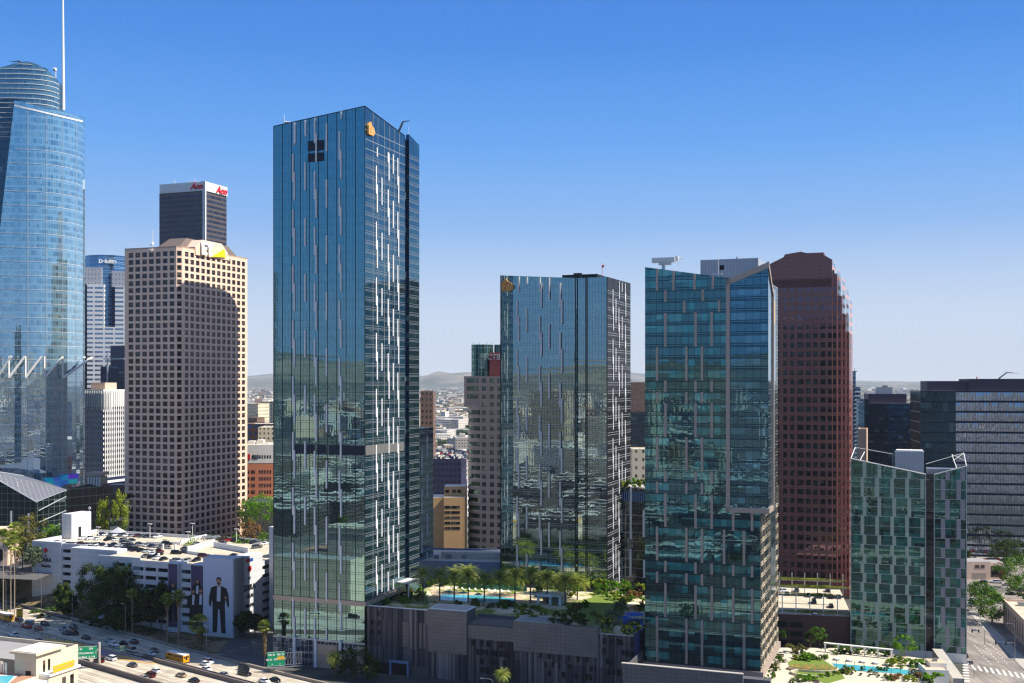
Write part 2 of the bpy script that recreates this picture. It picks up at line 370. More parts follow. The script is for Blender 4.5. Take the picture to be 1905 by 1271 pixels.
items=fin_cols(T,'front',[(fx(544.5),True),(fx(567),False),(fx(585),True),(fx(607),False),(fx(631),True)],181.0,9,FH,zt=lambda x:zt(x,0)-0.3,w=0.5)
# upper screen fins
for px_,a,b in ((548.5,191.8,185),(568,192,187),(634,194.5,192)):
    x=fx(px_); items.append(([(x,-.4,b),(x+.5,-.4,b),(x+.5,-.4,a),(x,-.4,a)],lambda mb,x=x,a=a,b=b:mb.box(x,-.4,b,x+.5,0,a)))
items+=fin_cols(T,'side',[(fy(698.5),True),(fy(709),False),(fy(720.5),True),(fy(730),False),(fy(738.5),True)],176.5,24.8,FH,w=0.6,stagger=1.05,d=0.22)
items+=fin_cols(T,'side',[(fy(765),False)],100,24.8,FH,w=0.6,per=8)[:0]
repeats(T,'vertical_fin',items,M['fin'],100)
# louvre band, screen panels
mb=MB()
xs=[fx(p) for p in (549,567,571,585,590,607,612,631,636,677)]
for i in range(0,10,2): mb.box(xs[i],-0.16,PZ(846,385),xs[i+1],-0.0,PZ(828,385))
mb.box(fx(573),-0.12,PZ(281,388),fx(603),0,PZ(262,388)); mb.box(fx(573),-0.12,PZ(301,388),fx(603),0,PZ(285,388))
mb.build('louvre_panel',M['louver'],T)
MB().box(0,0.3,PZ(847,383),0.16,D1-1,PZ(829,383)).build('service_floor_band',M['band'],T)
# mid band and base
MB().box(-W,-0.25,22.6,0.25,0,24.2).box(0,0,22.6,0.25,D1,24.2).build('base_cornice',M['tan'],T)
mb=MB(); mb.box(-W,-0.3,9.3,0,-0.0,9.9); mb.build('street_cornice',M['lines'],T)
mb=MB()
for a,b in ((585,628),(664,678)): mb.box(fx(a),-0.28,0,fx(b),-0.0,8.2)
mb.build('taupe_panel',M['tan'],T)
GT_shop=glass_wall('lobby_glass',base=(20,44,84),tint=(110,140,180),pw=1.6,fh=2.4,mw=0.16,mh=0.16,mcol=(150,160,175),spand=0.0,r0=0.3,warp=0.004,tilt=0.001)
MB().box(-W,-0.2,0,fx(584),-0.02,9.2).box(fx(629),-0.2,0,fx(663),-0.02,9.2).box(fx(585),-0.2,8.3,fx(628),-0.02,9.2).build('lobby_glazing',GT_shop,T)
mb=MB()
for p_ in (547,586,632): mb.box(fx(p_),-0.9,0,fx(p_)+1.0,-0.3,10)
mb.build('pilaster',M['fin'],T)
house_logo(T,'side',fy(682),PZ(249.5,382),2.35)
# roof edge cap, masts, window cleaning arm
mb=MB(); 
def capline(mb,a,b,w=0.18):
    mb.tube(a,b,w,w,6)
capline(mb,(-W,0,zt(-W,0)),(0,0,zt(0,0))); capline(mb,(0,0,zt(0,0)),(0,D1,zt(0,D1)))
mb.build('roof_edge',M['darkmetal'],T)
MB().tube((-W+2.5,3,188),(-W+2.5,3,196.5),0.16,0.07).tube((-W+2.5,3,193.6),(-W+5.5,3,193.2),0.35,0.2).build('roof_mast',M['white'],T)
MB().tube((-3,D3-3,189),(-3,D3-3,198),0.12,0.06).build('roof_mast',M['white'],T)
mb=MB(); mb.tube((-2,D1-4.5,189),(-0.5,D1-0.5,197),0.5,0.35).tube((-0.5,D1-0.5,197),(1.5,D1+1,197.6),0.2,0.12).tube((-2,D1-4.5,186),(-2,D1-4.5,190),0.8,0.8)
mb.build('cleaning_crane',M['darkmetal'],T)
# entrance canopy on the garden
MB().box(0.2,D1-7,26.6,5,D1+2,27.0).box(4.4,D1-6.4,21,4.8,D1-6,26.6).build('canopy',M['white'],T)

# ---- low wing behind the tall tower (photo columns 780-806)
Wg=at('glass_block',774,452,'narrow low glass block with white floor lines close behind the tallest tower','building',group=None)
w_=20; d_=tv(774,452,806)
zw=PZ(797,458)
mb=MB(); mb.prism([(-w_,0),(0,0),(0,d_),(-w_,d_)],0,zw,m=0,mt=1); 
GT_wing=glass_wall('wing_glass',base=(20,44,50),tint=(110,150,165),pw=1.4,fh=FH,mw=0.06,mh=0.06,mcol=(120,130,136),spand=0.3,r0=0.4,warp=0.01,blind=0.25,blindcol=(70,90,84))
mb.build('curtain_wall',[GT_wing,M['rooflight']],Wg)
mb=MB()
for k in range(1,25):
    for o in (0,.5,1.1):
        if k*FH+o<zw: mb.box(0,0,k*FH+o,.12,d_,k*FH+o+.12)
mb.build('floor_trim',M['lines'],Wg)
it=[]
for k in range(0,5):
    for cx,oz in ((tv(774,452,793),0),(tv(774,452,783),6)):
        a=zw-3-k*16.4-oz; b=max(a-9.8,2)
        if a>b: it.append(([(.3,cx,b),(.3,cx+.8,b),(.3,cx+.8,a),(.3,cx,a)],lambda mb,cx=cx,a=a,b=b:mb.box(0,cx,b,.3,cx+.8,a)))
repeats(Wg,'vertical_fin',it,M['fin'])

# ---- second tower (corner at 1130)
GT2=glass_wall('steel_blue_curtain_glass', base=(8,26,38), tint=(164,190,194), pw=1.25, fh=FH, mw=0.08, mh=0.05, mcol=(24,60,90), spand=0.25, r0=0.78, warp=0.003, tilt=0.0009, blind=0.12, blindcol=(90,110,120), mvar=0.1)
GT2s=glass_wall('dark_reflection_side_glass', base=(52,56,58), tint=(104,102,106), pw=1.4, fh=FH, mw=0.05, mh=0.05, mcol=(60,60,60), spand=0.3, r0=0.35, warp=0.01, blind=0.2, blindcol=(50,52,48))  # dark brown reflection of the side face is put into this glass
B=at('glass_skyscraper',1130,430,'mid-height central blue glass tower with an orange house sign at its upper corner','skyscraper')
W2=tu(1130,430,931); E2=tv(1130,430,1173); xk=-tu(1130,430,1072)
z2=lambda x,y: 141.3 + (0.065*max(0,(xk-x)) if x<xk else 0.0)
front=[(-W2,0),(xk-.5,0.5),(xk,0.9),(0,0)]
poly=front+[(0,E2),(-W2,E2)]
mb=MB()
per=0
for i in range(3):
    a,b=front[i],front[i+1]; L=math.hypot(b[0]-a[0],b[1]-a[1])
    mb.face([(a[0],a[1],0),(b[0],b[1],0),(b[0],b[1],z2(*b)),(a[0],a[1],z2(*a))],uv=[(per,0),(per+L,0),(per+L,z2(*b)),(per,z2(*a))],m=0); per+=L
mb.face([(0,0,0),(0,E2,0),(0,E2,141.8),(0,0,141.3)],m=1)
mb.face([(0,E2,0),(-W2,E2,0),(-W2,E2,141.5),(0,E2,141.8)],m=1)
mb.face([(-W2,E2,0),(-W2,0,0),(-W2,0,z2(-W2,0)),(-W2,E2,141.5)],m=1)
mb.face([(-W2,1,137),(0,1,137),(0,E2,137),(-W2,E2,137)],m=2)
mb.build('curtain_wall',[GT2,GT2s,M['roofgrey']],B)
zs=[0.6+FH*k for k in range(6,42)]
hlines(B,0,0,0,E2,zs,front=False,t=0.11,d=.09,offs=(0.0,0.9))
hlines(B,-W2,0,0,0,[z for z in zs if z<101],offs=(0.0,0.7),t=0.09,d=0.1,side=False,mat='lines')
f2=lambda px:-tu(1130,430,px); s2=lambda px:tv(1130,430,px)
vlines(B,'front',[-W2+0.2,f2(1071),f2(1090),-0.1],17,lambda x:z2(x,0),w=0.35,d=0.3,mat='darkmetal',name='corner_trim')
items=fin_cols(B,'front',[(f2(961),True),(f2(979),False),(f2(1003),True),(f2(1020.5),False),(f2(1041),True)],133,19,FH,w=0.6,zt=lambda x:z2(x,0)-0.3,d=0.5)
items+=fin_cols(B,'side',[(s2(1139),True),(s2(1144.5),False),(s2(1150),True),(s2(1156),False),(s2(1162),True)],137,19,FH,w=0.62,d=.25,zt=lambda y:141)
repeats(B,'vertical_fin',items,M['fin'],100)
MB().box(f2(994),-0.2,PZ(1054,430)+6,-0.5,0,PZ(1054,430)+6.1).build('floor_trim',M['lines'],B)
MB().box(-W2,-0.3,16.2,0.3,0,19.2).box(0,0,16.2,0.3,E2,19.2).build('base_cornice',M['tan'],B)
house_logo(B,'front',f2(933)+0.3,PZ(539,437),2.6)
mb=MB(); mb.box(f2(1040),4,137,f2(1106),16,143.0); mb.box(f2(1064),2,137,f2(1078),4,143.4)
mb.build('plant_room',M['darkmetal'],B)
MB().tube((-3,3,137),(-3,3,147),0.12,0.08).tube((-3,3,145.5),(-2.2,3,146.2),0.5,0.3).build('roof_mast',plain('red_mast',S(205,70,60),0.5),B)
# annex right of it
A_=at('glass_block',1215,446,'low dark glass annex with rooftop planting between the two right towers','building')
wa=tu(1215,446,1142); za=PZ(909,446)
GTa=glass_wall('annex_glass',base=(10,18,24),tint=(120,130,130),pw=1.5,fh=FH,mw=0.06,mh=0.1,mcol=(90,100,110),spand=0.3,r0=0.45,warp=0.02,blind=0.1)
mb=MB().prism([(-wa,0),(0,0),(0,16),(-wa,16)],0,za,mt=1); mb.build('curtain_wall',[GTa,M['concrete']],A_)
g=NG('striped_louvre'); uv=g.sep(g.uv()); st=g.m('LESS_THAN',g.m('FRACT',g.m('DIVIDE',uv[0],0.8)),0.35)
M['striplouver']=g.done(g.prin(g.mix(st,S(30,52,92),S(120,150,190)),0.5,0.3))
ax=lambda px:-tu(1215,446,px)
MB().box(ax(1143),-0.2,PZ(935,446),ax(1172),0,za-1.5).box(ax(1175),-.2,PZ(935,446),-0.1,0,za-1.5).build('louvre_panel',M['striplouver'],A_)
mb=MB()
for k in range(0,13):
    z=PZ(960,446)-k*3.6; mb.box(ax(1148),-.15,z,ax(1171),0,z+.22); mb.box(ax(1176),-.1,z,-.1,0,z+.1)
mb.build('floor_trim',M['lines'],A_)
it=[]
for px_,z1,z0 in ((1172,za,PZ(1005,446)),(1171.5,PZ(1024,446),PZ(1075,446)),(1145,PZ(925,446),PZ(980,446)),(1143,PZ(1000,446),PZ(1076,446)),(1196,PZ(950,446),PZ(1000,446)),(1197,PZ(1043,446),PZ(1076,446))):
    x=ax(px_); it.append(([(x,-.5,z0),(x+.8,-.5,z0),(x+.8,-.5,z1),(x,-.5,z1)],lambda mb,x=x,z0=z0,z1=z1:mb.box(x,-.5,z0,x+.8,0,z1)))
repeats(A_,'vertical_fin',it,M['fin'])

# ---- teal tower (corner at 1415)
GT1=glass_wall('teal_curtain_glass', base=(2,58,72), tint=(120,168,172), pw=2.05, fh=3.58, mw=0.10, mh=0.17, mcol=(6,30,44), spand=0.30, spcol=(3,52,72), r0=0.44, warp=0.0045, tilt=0.002, blind=0.26, blindcol=(120,200,194), teal=(30,160,160), wsc=(0.7,0.8))
GT1s=glass_wall('silver_side_glass', base=(30,44,44), tint=(170,180,182), pw=2.0, fh=3.58, mw=0.16, mh=0.22, mcol=(176,164,146), spand=0.28, r0=0.45, warp=0.012, tilt=0.004, blind=0.25, blindcol=(110,110,90))
A=at('glass_skyscraper',1415,340,'teal glass tower with tan strips and a folded V-shaped roofline beside the brown tower','skyscraper')
F1=3.58; W1=tu(1415,340,1200); E1=tv(1415,340,1447); xb=-tu(1415,340,1350)
zb=PZ(1250,340)      # underside of the glass
zsp=PZ(945,340)      # bottom of the projecting bay
nz=zb+0.4
xm=-tu(1415,340,1352)
ztop=lambda x,y: PZ(518,346)+0.163*max(0,xm-x)
Z0=[nz+F1*k for k in range(0,36)]
mb=MB()
zc=ztop(xm,0)
mb.face([(-W1,0,zb),(0,0,zb),(0,0,zc),(xm,0,zc),(-W1,0,ztop(-W1,0))],m=0)
mb.face([(0,0,zb),(0,E1,zb),(0,E1,zc),(0,0,zc)],m=1)
mb.face([(0,E1,zb),(-W1,E1,zb),(-W1,E1,zc),(0,E1,zc)],m=0)
mb.face([(-W1,E1,zb),(-W1,0,zb),(-W1,0,ztop(-W1,0)),(-W1,E1,zc)],m=1)
mb.face([(-W1,3,zc-3),(0,3,zc-3),(0,E1,zc-3),(-W1,E1,zc-3)],m=2)
mb.face([(-W1,E1,zb),(0,E1,zb),(0,0,zb),(-W1,0,zb)],m=2)
mb.build('curtain_wall',[GT1,GT1s,M['roofgrey']],A)
# projecting bay with the rising roof
bx=2.45; by=-1.0; zt1=PZ(487,339); zt0=PZ(520,341); yb=tv(1430,339,1438); 
mb=MB()
mb.face([(xm+1.2,by,zsp),(bx,by,zsp),(bx,by,zt1-1.8),(xm+1.2,by,zt0-1.2)],m=0)
mb.face([(bx,by,zsp),(bx,9,zsp),(bx,9,zt0-3),(bx,by,zt1-1.2)],m=1)
mb.face([(xm+1.2,by,zsp),(xm+1.2,0,zsp),(bx,0,zsp),(bx,by,zsp)][::-1],m=2)
mb.face([(bx,9,zsp),(0,9,zsp),(0,9,zt0-3),(bx,9,zt0-3)],m=1)
mb.face([(bx,0,zsp),(0,0,zsp),(0,9,zsp),(bx,9,zsp)],m=2)
GT1b=glass_wall('pale_teal_bay_glass', base=(5,56,78), tint=(116,170,190), pw=2.3, fh=3.58, mw=0.10, mh=0.2, mcol=(8,36,56), spand=0.30, spcol=(8,70,100), r0=0.46, warp=0.0045, tilt=0.002, blind=0.35, blindcol=(110,160,176))
GT1c=glass_wall('bright_bay_side_glass', base=(60,90,110), tint=(225,235,240), pw=1.4, fh=3.58, mw=0.10, mh=0.12, mcol=(140,150,156), spand=0.30, r0=0.62, warp=0.006, tilt=0.003, blind=0.2)
mb.build('projecting_bay',[GT1b,GT1c,M['tan']],A)
mb=MB()
mb.box(xm,by-0.5,zsp-1.6,xm+1.2,0,zt0+0.2); 
# sloping coping, bottom band
P=[(xm,zt0),(bx+.3,zt1-0.1),(bx+.3,zt1-2.0),(xm,zt0-1.8)]
mb.face([(a,by-0.5,z) for a,z in P][::-1]); mb.face([(a,by+0.3,z) for a,z in P]); mb.face([(xm,by-.5,zt0),(bx+.3,by-.5,zt1-.1),(bx+.3,by+.3,zt1-.1),(xm,by+.3,zt0)])
mb.face([(xm,by-.5,zt0-1.8),(xm,by+.3,zt0-1.8),(bx+.3,by+.3,zt1-2.0),(bx+.3,by-.5,zt1-2.0)])
mb.box(xm,by-0.5,zsp-1.6,bx+0.35,0,zsp); mb.box(0,by+0.0,zsp-1.6,bx+0.35,9.2,zsp)
mb.face([(bx+.35,by-.5,zt1-2),(bx+.35,9,zt0-4.6),(bx+.35,9,zt0-3.2),(bx+.35,by-.5,zt1-.1)])
mb.face([(bx+.35,by-.5,zt1-.1),(bx+.35,9,zt0-3.2),(bx-.3,9,zt0-3.2),(bx-.3,by-.5,zt1-.1)])
mb.box(bx-0.2,8.8,zsp-1.6,bx+0.45,10.0,zt0-3.2)
mb.build('tan_frame',M['tan'],A)
MB().box(-0.0,12,zsp-30,1.6,24,zt0-1.5).build('rear_bay',GT1c,A)
MB().box(1.6,14,zt0-13,2.0,19,zt0-5.5).build('orange_emblem',M['gold'],A)
# staggered tan strips
a1=lambda px:-tu(1415,340,px)
cols=[a1(p) for p in (1220.5,1236,1252,1275,1291.5,1305,1322)]
rows=[  # (bottom floor, top floor, columns) from the top of the tower down, floor 0 at the base
 (33,36,'u'),(32,33,'a'),(31,32,'b'),(28,31,'c'),(25,28,'d'),(24,25,'c'),(23,24,'d'),(20,23,'c'),(17,20,'d'),(16,17,'c'),(15,16,'d'),(12,15,'c'),(9,12,'d'),(8,9,'c'),(7,8,'d'),(4,7,'c'),(0,4,'d')]
sets={'u':(1220.5,1251,1290,1324),'a':(1236,1305),'b':(1271,1336),'c':(1236,1292,1322),'d':(1220.5,1275,1304)}
low={'c':(1362,1397),'d':(1345,1382)}
items=[]
for b0,b1,k in rows:
    L=list(sets[k])
    if b1<=15 and k in low: L+=list(low[k])
    for px_ in L:
        x=a1(px_); za_=nz+b0*F1; zb_=nz+b1*F1
        if b1==36: zb_=ztop(x,0)-0.1
        zb_=min(zb_,ztop(x,0)-0.1)
        if px_>1345 and zb_>zsp-1.7: zb_=zsp-1.7
        items.append(([(x,-.3,za_),(x+.75,-.3,za_),(x+.75,-.3,zb_),(x,-.3,zb_)],lambda mb,x=x,za_=za_,zb_=zb_:mb.box(x,-.3,za_,x+.75,0,zb_)))
repeats(A,'tan_strip',items,M['tan'])
mb=MB()
for z in Z0:
    if z<zsp-2:
        mb.box(0,0.5,z,0.25,E1,z+.16); mb.box(0,0.5,z+.75,0.25,E1,z+.9)
for k in range(0,12):
    y=1.5+k*(E1-3)/11
    for j in range(0,15):
        if (j+k*2)%5 in (0,1,2): mb.box(0,y,nz+j*F1,0.35,y+.22,nz+(j+1)*F1)
mb.build('side_lattice',plain('cream_metal_lattice',S(196,182,160),0.45,0.1),A)
mb=MB()
for z in Z0:
    if z<zc: mb.box(-W1,-.1,z,min(0,xm) if z>zsp-2 else 0,0,z+.16)
    if z>zsp+1 and z<zt0-2: mb.box(xm+1.2,by-.1,z,bx,by,z+.2)
mb.build('floor_trim',plain('navy_metal',S(8,34,50),0.4,0.5),A)
MB().box(-W1-.6,-.6,zb-1.9,0.9,0,zb).box(0,0,zb-1.9,0.9,E1+.5,zb).build('base_cornice',M['tan'],A)
MB().prism([(-W1+1.5,1.5),(-1.2,1.5),(-1.2,E1-1),(-W1+1.5,E1-1)],0,zb-1.9,cap=False).build('lobby_glazing',GTa,A)
# rooftop: plant room, cleaning crane
r1=lambda px,D=352:PX(px,D)
mb=MB(); xa_=-tu(1415,340,1280)+2; xb_=-tu(1415,340,1384)+3
mb.box(xa_,10,zc-3,xb_,24,PZ(484,352)+0.5); mb.box((xa_+xb_)/2-3,9.95,zc+3.5,(xa_+xb_)/2-1.6,10,zc+5,m=1); mb.tube(((xa_+xb_)/2+2,14,zc+4),((xa_+xb_)/2+2,14,PZ(475,352)),0.4)
g=NG('ribbed_grey_cladding'); o=g.sep(g.obj()); st=g.m('LESS_THAN',g.m('FRACT',g.m('ADD',o[0],o[1])),0.12)
M['ribbed']=g.done(g.prin(g.mix(st,S(176,182,190),S(140,148,158)),0.5,0.3))
mb.build('plant_room',[M['ribbed'],M['black']],A)
mb=MB(); cx_=-tu(1415,340,1229); zq=PZ(482,350)
mb.tube((cx_,4,zc-3),(cx_,4,zq-1.2),0.7,0.55); mb.box(cx_-1.4,3.2,zq-1.4,cx_+2.4,4.8,zq-0.6)
mb.box(cx_-3.6,3.0,zq-0.6,cx_+3.8,5.0,zq+0.9); mb.box(cx_+3.8,3.5,zq-0.3,cx_+4.8,4.5,zq+1.2); mb.tube((cx_+4.8,4,zq+.8),(cx_+7,4,zq+.3),0.18,0.1)
mb.tube((cx_+5,4,zq+.3),(cx_+5,4,zq-5),0.05); mb.build('cleaning_crane',M['white'],A)
MB().tube((xm-3,2,zc-3),(xm-3,2,zc+9),0.1,0.05).box(xm-5,2,zc+1.2,xm-1.6,2.4,zc+1.7).tube((xm-3,2.2,zc-3),(xm-3,2.2,zc+1.3),0.3).build('roof_mast',M['white'],A)
# ================================================================== downtown on the left
def grid_face(mb_wall, items, axis, length, off, xs, zs, ww, wh, depth=0.55, z0=0, ztop=None, m=0, corner=0.6):
    """masonry lattice in front of recessed windows. xs: left edges of the openings along the face, zs: sills; pieces butt end to end"""
    def bx(a,b,c,d): # a..b along the face, c..d in z, sits from the face plane inwards
        if b-a<1e-4 or d-c<1e-4: return
        if axis=='front': mb_wall.box(off+a,0,c,off+b,depth,d,m=m)
        else: mb_wall.box(-depth,a,c,0,b,d,m=m)
    zt=ztop
    rows=sorted(zs); prev=z0
    for z in rows:
        bx(0,length,prev,z); e=[0]+[v for x in xs for v in (x,x+ww)]+[length]
        for k in range(0,len(e),2): bx(e[k],e[k+1],z,z+wh)
        prev=z+wh
        for x in xs:
            if axis=='front': pts=[(off+x,depth-.04,z),(off+x+ww,depth-.04,z),(off+x+ww,depth-.04,z+wh),(off+x,depth-.04,z+wh)]
            else: pts=[(-depth+.04,x,z),(-depth+.04,x+ww,z),(-depth+.04,x+ww,z+wh),(-depth+.04,x,z+wh)]
            items.append((pts,lambda mb,pts=pts:mb.face(pts,uv=[(0,0),(ww,0),(ww,wh),(0,wh)])))
    bx(0,length,prev,zt)
def pane_mat(name,base=(20,20,24),tint=(150,150,160),r0=0.3,blind=0.3,blindcol=(110,100,90),warp=0.01,tilt=0.006,rough=0.02):
    g=NG(name); geo=g.geo(); o=g.obj(); oi=g.new('ShaderNodeObjectInfo'); 
    q=g.v('SCALE',o,None,0.5); cell=g.v('FLOOR',q); r=g.wn(g.v('ADD',cell,g.comb(oi.outputs['Random'],oi.outputs['Random'],0.3))); rc=g.sep(r[1])
    uv=g.sep(g.uv()); bl=g.m('MULTIPLY',g.m('LESS_THAN',rc[0],blind),g.m('GREATER_THAN',uv[1],g.m('MULTIPLY',rc[1],1.8)))
    inter=g.mix(g.m('MULTIPLY',bl,0.75),S(*base),S(*blindcol))
    w=g.v('SCALE',g.v('SUBTRACT',g.noise(o,0.35,1.0)[1],(.5,.5,.5)),None,warp*2); t=g.v('SCALE',g.v('SUBTRACT',r[1],(.5,.5,.5)),None,tilt*2)
    n=g.v('NORMALIZE',g.v('ADD',g.v('ADD',geo.outputs['Normal'],w),t))
    lw=g.new('ShaderNodeLayerWeight'); f=g.m('MULTIPLY_ADD',g.m('POWER',lw.outputs['Facing'],4.0),1-r0,r0)
    return g.done(g.ms(f,g.prin(inter,0.5,0,0.2),g.glossy(S(*tint),rough,n)))
M['pane_dark']=pane_mat('dark_window_glass',(20,18,22),(120,112,118),0.28,0.38,(112,98,86),tilt=.02)
M['pink']=plain('pink_granite',S(232,200,176),0.6,var=0.08,scale=0.15,streak=0.05)
M['signwhite']=plain('bright_white_sign',S(250,250,250),.4,var=.0)
# ---- pink granite office tower with chamfered corner
P_=at('office_tower',328,617,'pink stone office tower with square windows and a white EY sign on its gabled top','office tower')
We=tu(328,617,232); ch=2.3; De=tv(338,615,457)+1.5
zT=PZ(459,620); fh=4.02
zs=[zT-5.4-fh*k for k in range(0,43)]; zs=[z for z in zs if z>2]
mbw=MB(); items=[]
# left face runs from x=-We to 0 at y=0; the chamfer from (0,0) to (ch,ch); right face at x=ch from y=ch
pL=We/7.55; xsL=[0.5*pL*1.0+0.35+pL*k for k in range(7)]
grid_face(mbw,items,'front',We,-We,xsL,zs,pL*0.70,2.75,ztop=zT)
cf=MB(); 
Rr=empty('stone_wall',(0,0,0)); bpy.data.objects.remove(Rr)
# right face built shifted by ch
mr=MB(); it2=[]
LR=De; pR=LR/12.6; xsR=[0.45*pR+pR*k for k in range(12)]
def shift(mb,dx,dy,dz=0):
    mb.v=[(x+dx,y+dy,z+dz) for x,y,z in mb.v]; return mb
grid_face(mr,it2,'side',LR,0,xsR,zs,pR*0.66,2.75,ztop=zT); shift(mr,ch,ch)
items+= [([(p[0]+ch,p[1]+ch,p[2]) for p in pts], (lambda mb,pts=pts: mb.face([(p[0]+ch,p[1]+ch,p[2]) for p in pts],uv=[(0,0),(2,0),(2,2.7),(0,2.7)]))) for pts,_ in it2]
# chamfer: rows of stone and a wide bent window
prev=0
for z in sorted(zs):
    mbw.face([(0,0,prev),(ch,ch,prev),(ch,ch,z),(0,0,z)]); prev=z+2.75
    mbw.face([(0,0,z),(ch,ch,z),(ch-.4,ch+.4,z),(-.4,.4,z)])
    pts=[(0.1,.45,z),(ch-.45,ch-.1,z),(ch-.45,ch-.1,z+2.75),(0.1,.45,z+2.75)]
    items.append((pts,lambda mb,pts=pts:mb.face(pts,uv=[(0,0),(4,0),(4,2.7),(0,2.7)])))
    for a in (0.0,0.5):
        q=(0.5 if a==0 else ch); 
    mbw.face([(0,0,z),(0.3,0.3,z),(0.3,0.3,z+2.75),(0,0,z+2.75)]); mbw.face([(ch-.3,ch-.3,z),(ch,ch,z),(ch,ch,z+2.75),(ch-.3,ch-.3,z+2.75)])
mbw.face([(0,0,prev),(ch,ch,prev),(ch,ch,zT),(0,0,zT)])
mbw.prism([(-We+.6,.6),(-.3,.6),(ch-.6,ch+.3),(ch-.6,ch+De),(-We+.6,ch+De)],0,zT-1.2,m=1)
mbw.prism([(-We,.0),(0,0),(ch,ch),(ch,ch+De),(-We,ch+De)],zT-.8,zT,m=0,cap=False)
mbw.face([(-We,ch+De,0),(-We,.0,0),(-We,.0,zT),(-We,ch+De,zT)])
mbw.face([(ch,ch+De,0),(-We,ch+De,0),(-We,ch+De,zT),(ch,ch+De,zT)])
mbw.v+=[]; 
mbw.build('stone_wall',[M['pink'],M['black']],P_)
mr.build('stone_wall',[M['pink']],P_)
repeats(P_,'window',items,M['pane_dark'],100)
# gabled sign block, sloped dark roof
yg0=tv(338,615,370)+ch-4; yg1=tv(338,615,425)+ch-3; ygm0=tv(338,615,378)+ch-2; ygm1=tv(338,615,418)+ch-4; zg=PZ(441,622)
mb=MB(); pts=[(yg0,zT-3.5),(yg1+3,zT-3.5),(yg1+1.0,zT+1),(ygm1,zg),(ygm0,zg),(yg0-0.5,zT+1)]
mb.face([(ch+.5,y,z) for y,z in pts]); mb.face([(ch-9,y,z) for y,z in pts][::-1])
for i in range(len(pts)): a=pts[i]; b=pts[(i+1)%len(pts)]; mb.face([(ch+.5,a[0],a[1]),(ch-9,a[0],a[1]),(ch-9,b[0],b[1]),(ch+.5,b[0],b[1])])
mb.build('gable_sign_block',M['pink'],P_)
mb=MB(); xr0=-We+tu(328,617,276)*0; xr0=-tu(328,617,276); zr=PZ(446,640)
q=[(xr0,6,zT),(ch-5,6,zT),(ch-5,De,zT),(xr0,De,zT)]; r=[(xr0+3,15,zr),(ch-7,15,zr),(ch-7,De-8,zr),(xr0+3,De-8,zr)]
for i in range(4): mb.face([q[i],q[(i+1)%4],r[(i+1)%4],r[i]])
mb.face(r); mb.build('sloped_roof',plain('brown_slate',S(112,98,92),0.7,var=0.15),P_)
text_mesh('EY',9.8,M['signwhite'],P_,(ch+1.5,(yg0+yg1)/2-5.6,zT+0.4),SIDE,0.5,bold=0.4,name='sign_lettering')
mb=MB(); ya=(yg0+yg1)/2-0.5; F=[(ya,zT-3.2),(ya+13.5,zT-2.2),(ya+12.0,zT+2.6)]; mb.face([(ch+1.3,y,z) for y,z in F]); mb.face([(ch+.7,y,z) for y,z in F][::-1])
for i in range(3): a=F[i]; b=F[(i+1)%3]; mb.face([(ch+1.3,*a),(ch+.7,*a),(ch+.7,*b),(ch+1.3,*b)])
mb.build('yellow_beam_sign',plain('yellow_sign',S(250,214,20),0.5,var=0.02),P_)
text_mesh('EY',3.4,M['white'],P_,(-tu(328,617,281),-0.5,zT-2.2),FRONT,0.2,name='sign_lettering')
MB().tube((xr0-1,5,zT),(xr0-1,5,zT+11),0.25,0.1).tube((xr0-1,4.5,zT+2.5),(xr0-1,4.0,zT+2.9),1.2,0.3).build('roof_mast',M['white'],P_)

# ---- tall dark tower with white cap behind it
Q=at('office_tower',380,885,'dark bronze tower with a white top band and red sign, behind the pink stone tower','office tower')
Wq=tu(380,885,294); Dq=tv(380,885,423); zq=PZ(337,885); zc=zq-7.4
g=NG('dark_ribbed_curtain_wall'); uv=g.sep(g.uv()); U=g.m('ADD',uv[0],900.0); cu=g.m('DIVIDE',U,1.6); cv=g.m('DIVIDE',uv[1],4.0); fu=g.m('FRACT',cu); fv=g.m('FRACT',cv)
r=g.wn(g.comb(g.m('FLOOR',cu),g.m('FLOOR',cv),1.0))[0]; win=band(g,fv,0.42,0.95); fin=g.m('LESS_THAN',fu,0.28)
geo=g.geo(); wgl=g.mix(g.m('MULTIPLY',g.m('GREATER_THAN',r,0.6),0.5),S(10,16,30),S(70,84,100))
gl=g.ms(0.18,g.prin(wgl,0.3,0,0.3),g.glossy(S(120,140,180),0.05)); sp=g.prin(S(110,98,92),0.5,0.3)
b=g.ms(win,sp,gl); M['aonwall']=g.done(g.ms(fin,b,g.prin(S(60,54,56),0.4,0.5)))
mb=MB(); mb.face([(-Wq+.5,1,0),(0,1,0),(0,1,zc),(-Wq+.5,1,zc)]); mb.face([(-.8,0,0),(-.8,Dq,0),(-.8,Dq,zc),(-.8,0,zc)]); mb.face([(-Wq+.5,Dq,0),(-Wq+.5,1,0),(-Wq+.5,1,zc),(-Wq+.5,Dq,zc)]); mb.build('curtain_wall',M['aonwall'],Q)
MB().box(-Wq+1.2,0.4,zc,0,Dq,zq).build('top_band',M['white'],Q)
mb=MB(); mb.box(-1.6,0,0,-.2,1.4,zc); mb.build('corner_column',M['white'],Q); MB().box(.1,0.2,0,.9,1.4,zq+.2).build('corner_column',M['white'],Q)
M['red']=plain('red_sign',S(214,30,44),0.5,var=0.02)
text_mesh('Aon',6.8,M['red'],Q,(-7.5,0.1,zc+3.6),FRONT,0.3,shear=0.35,bold=0.16,name='sign_lettering')
text_mesh('Aon',8.2,M['red'],Q,(0.5,Dq*0.72,zc+3.2),SIDE,0.3,shear=0.35,bold=0.2,name='sign_lettering')
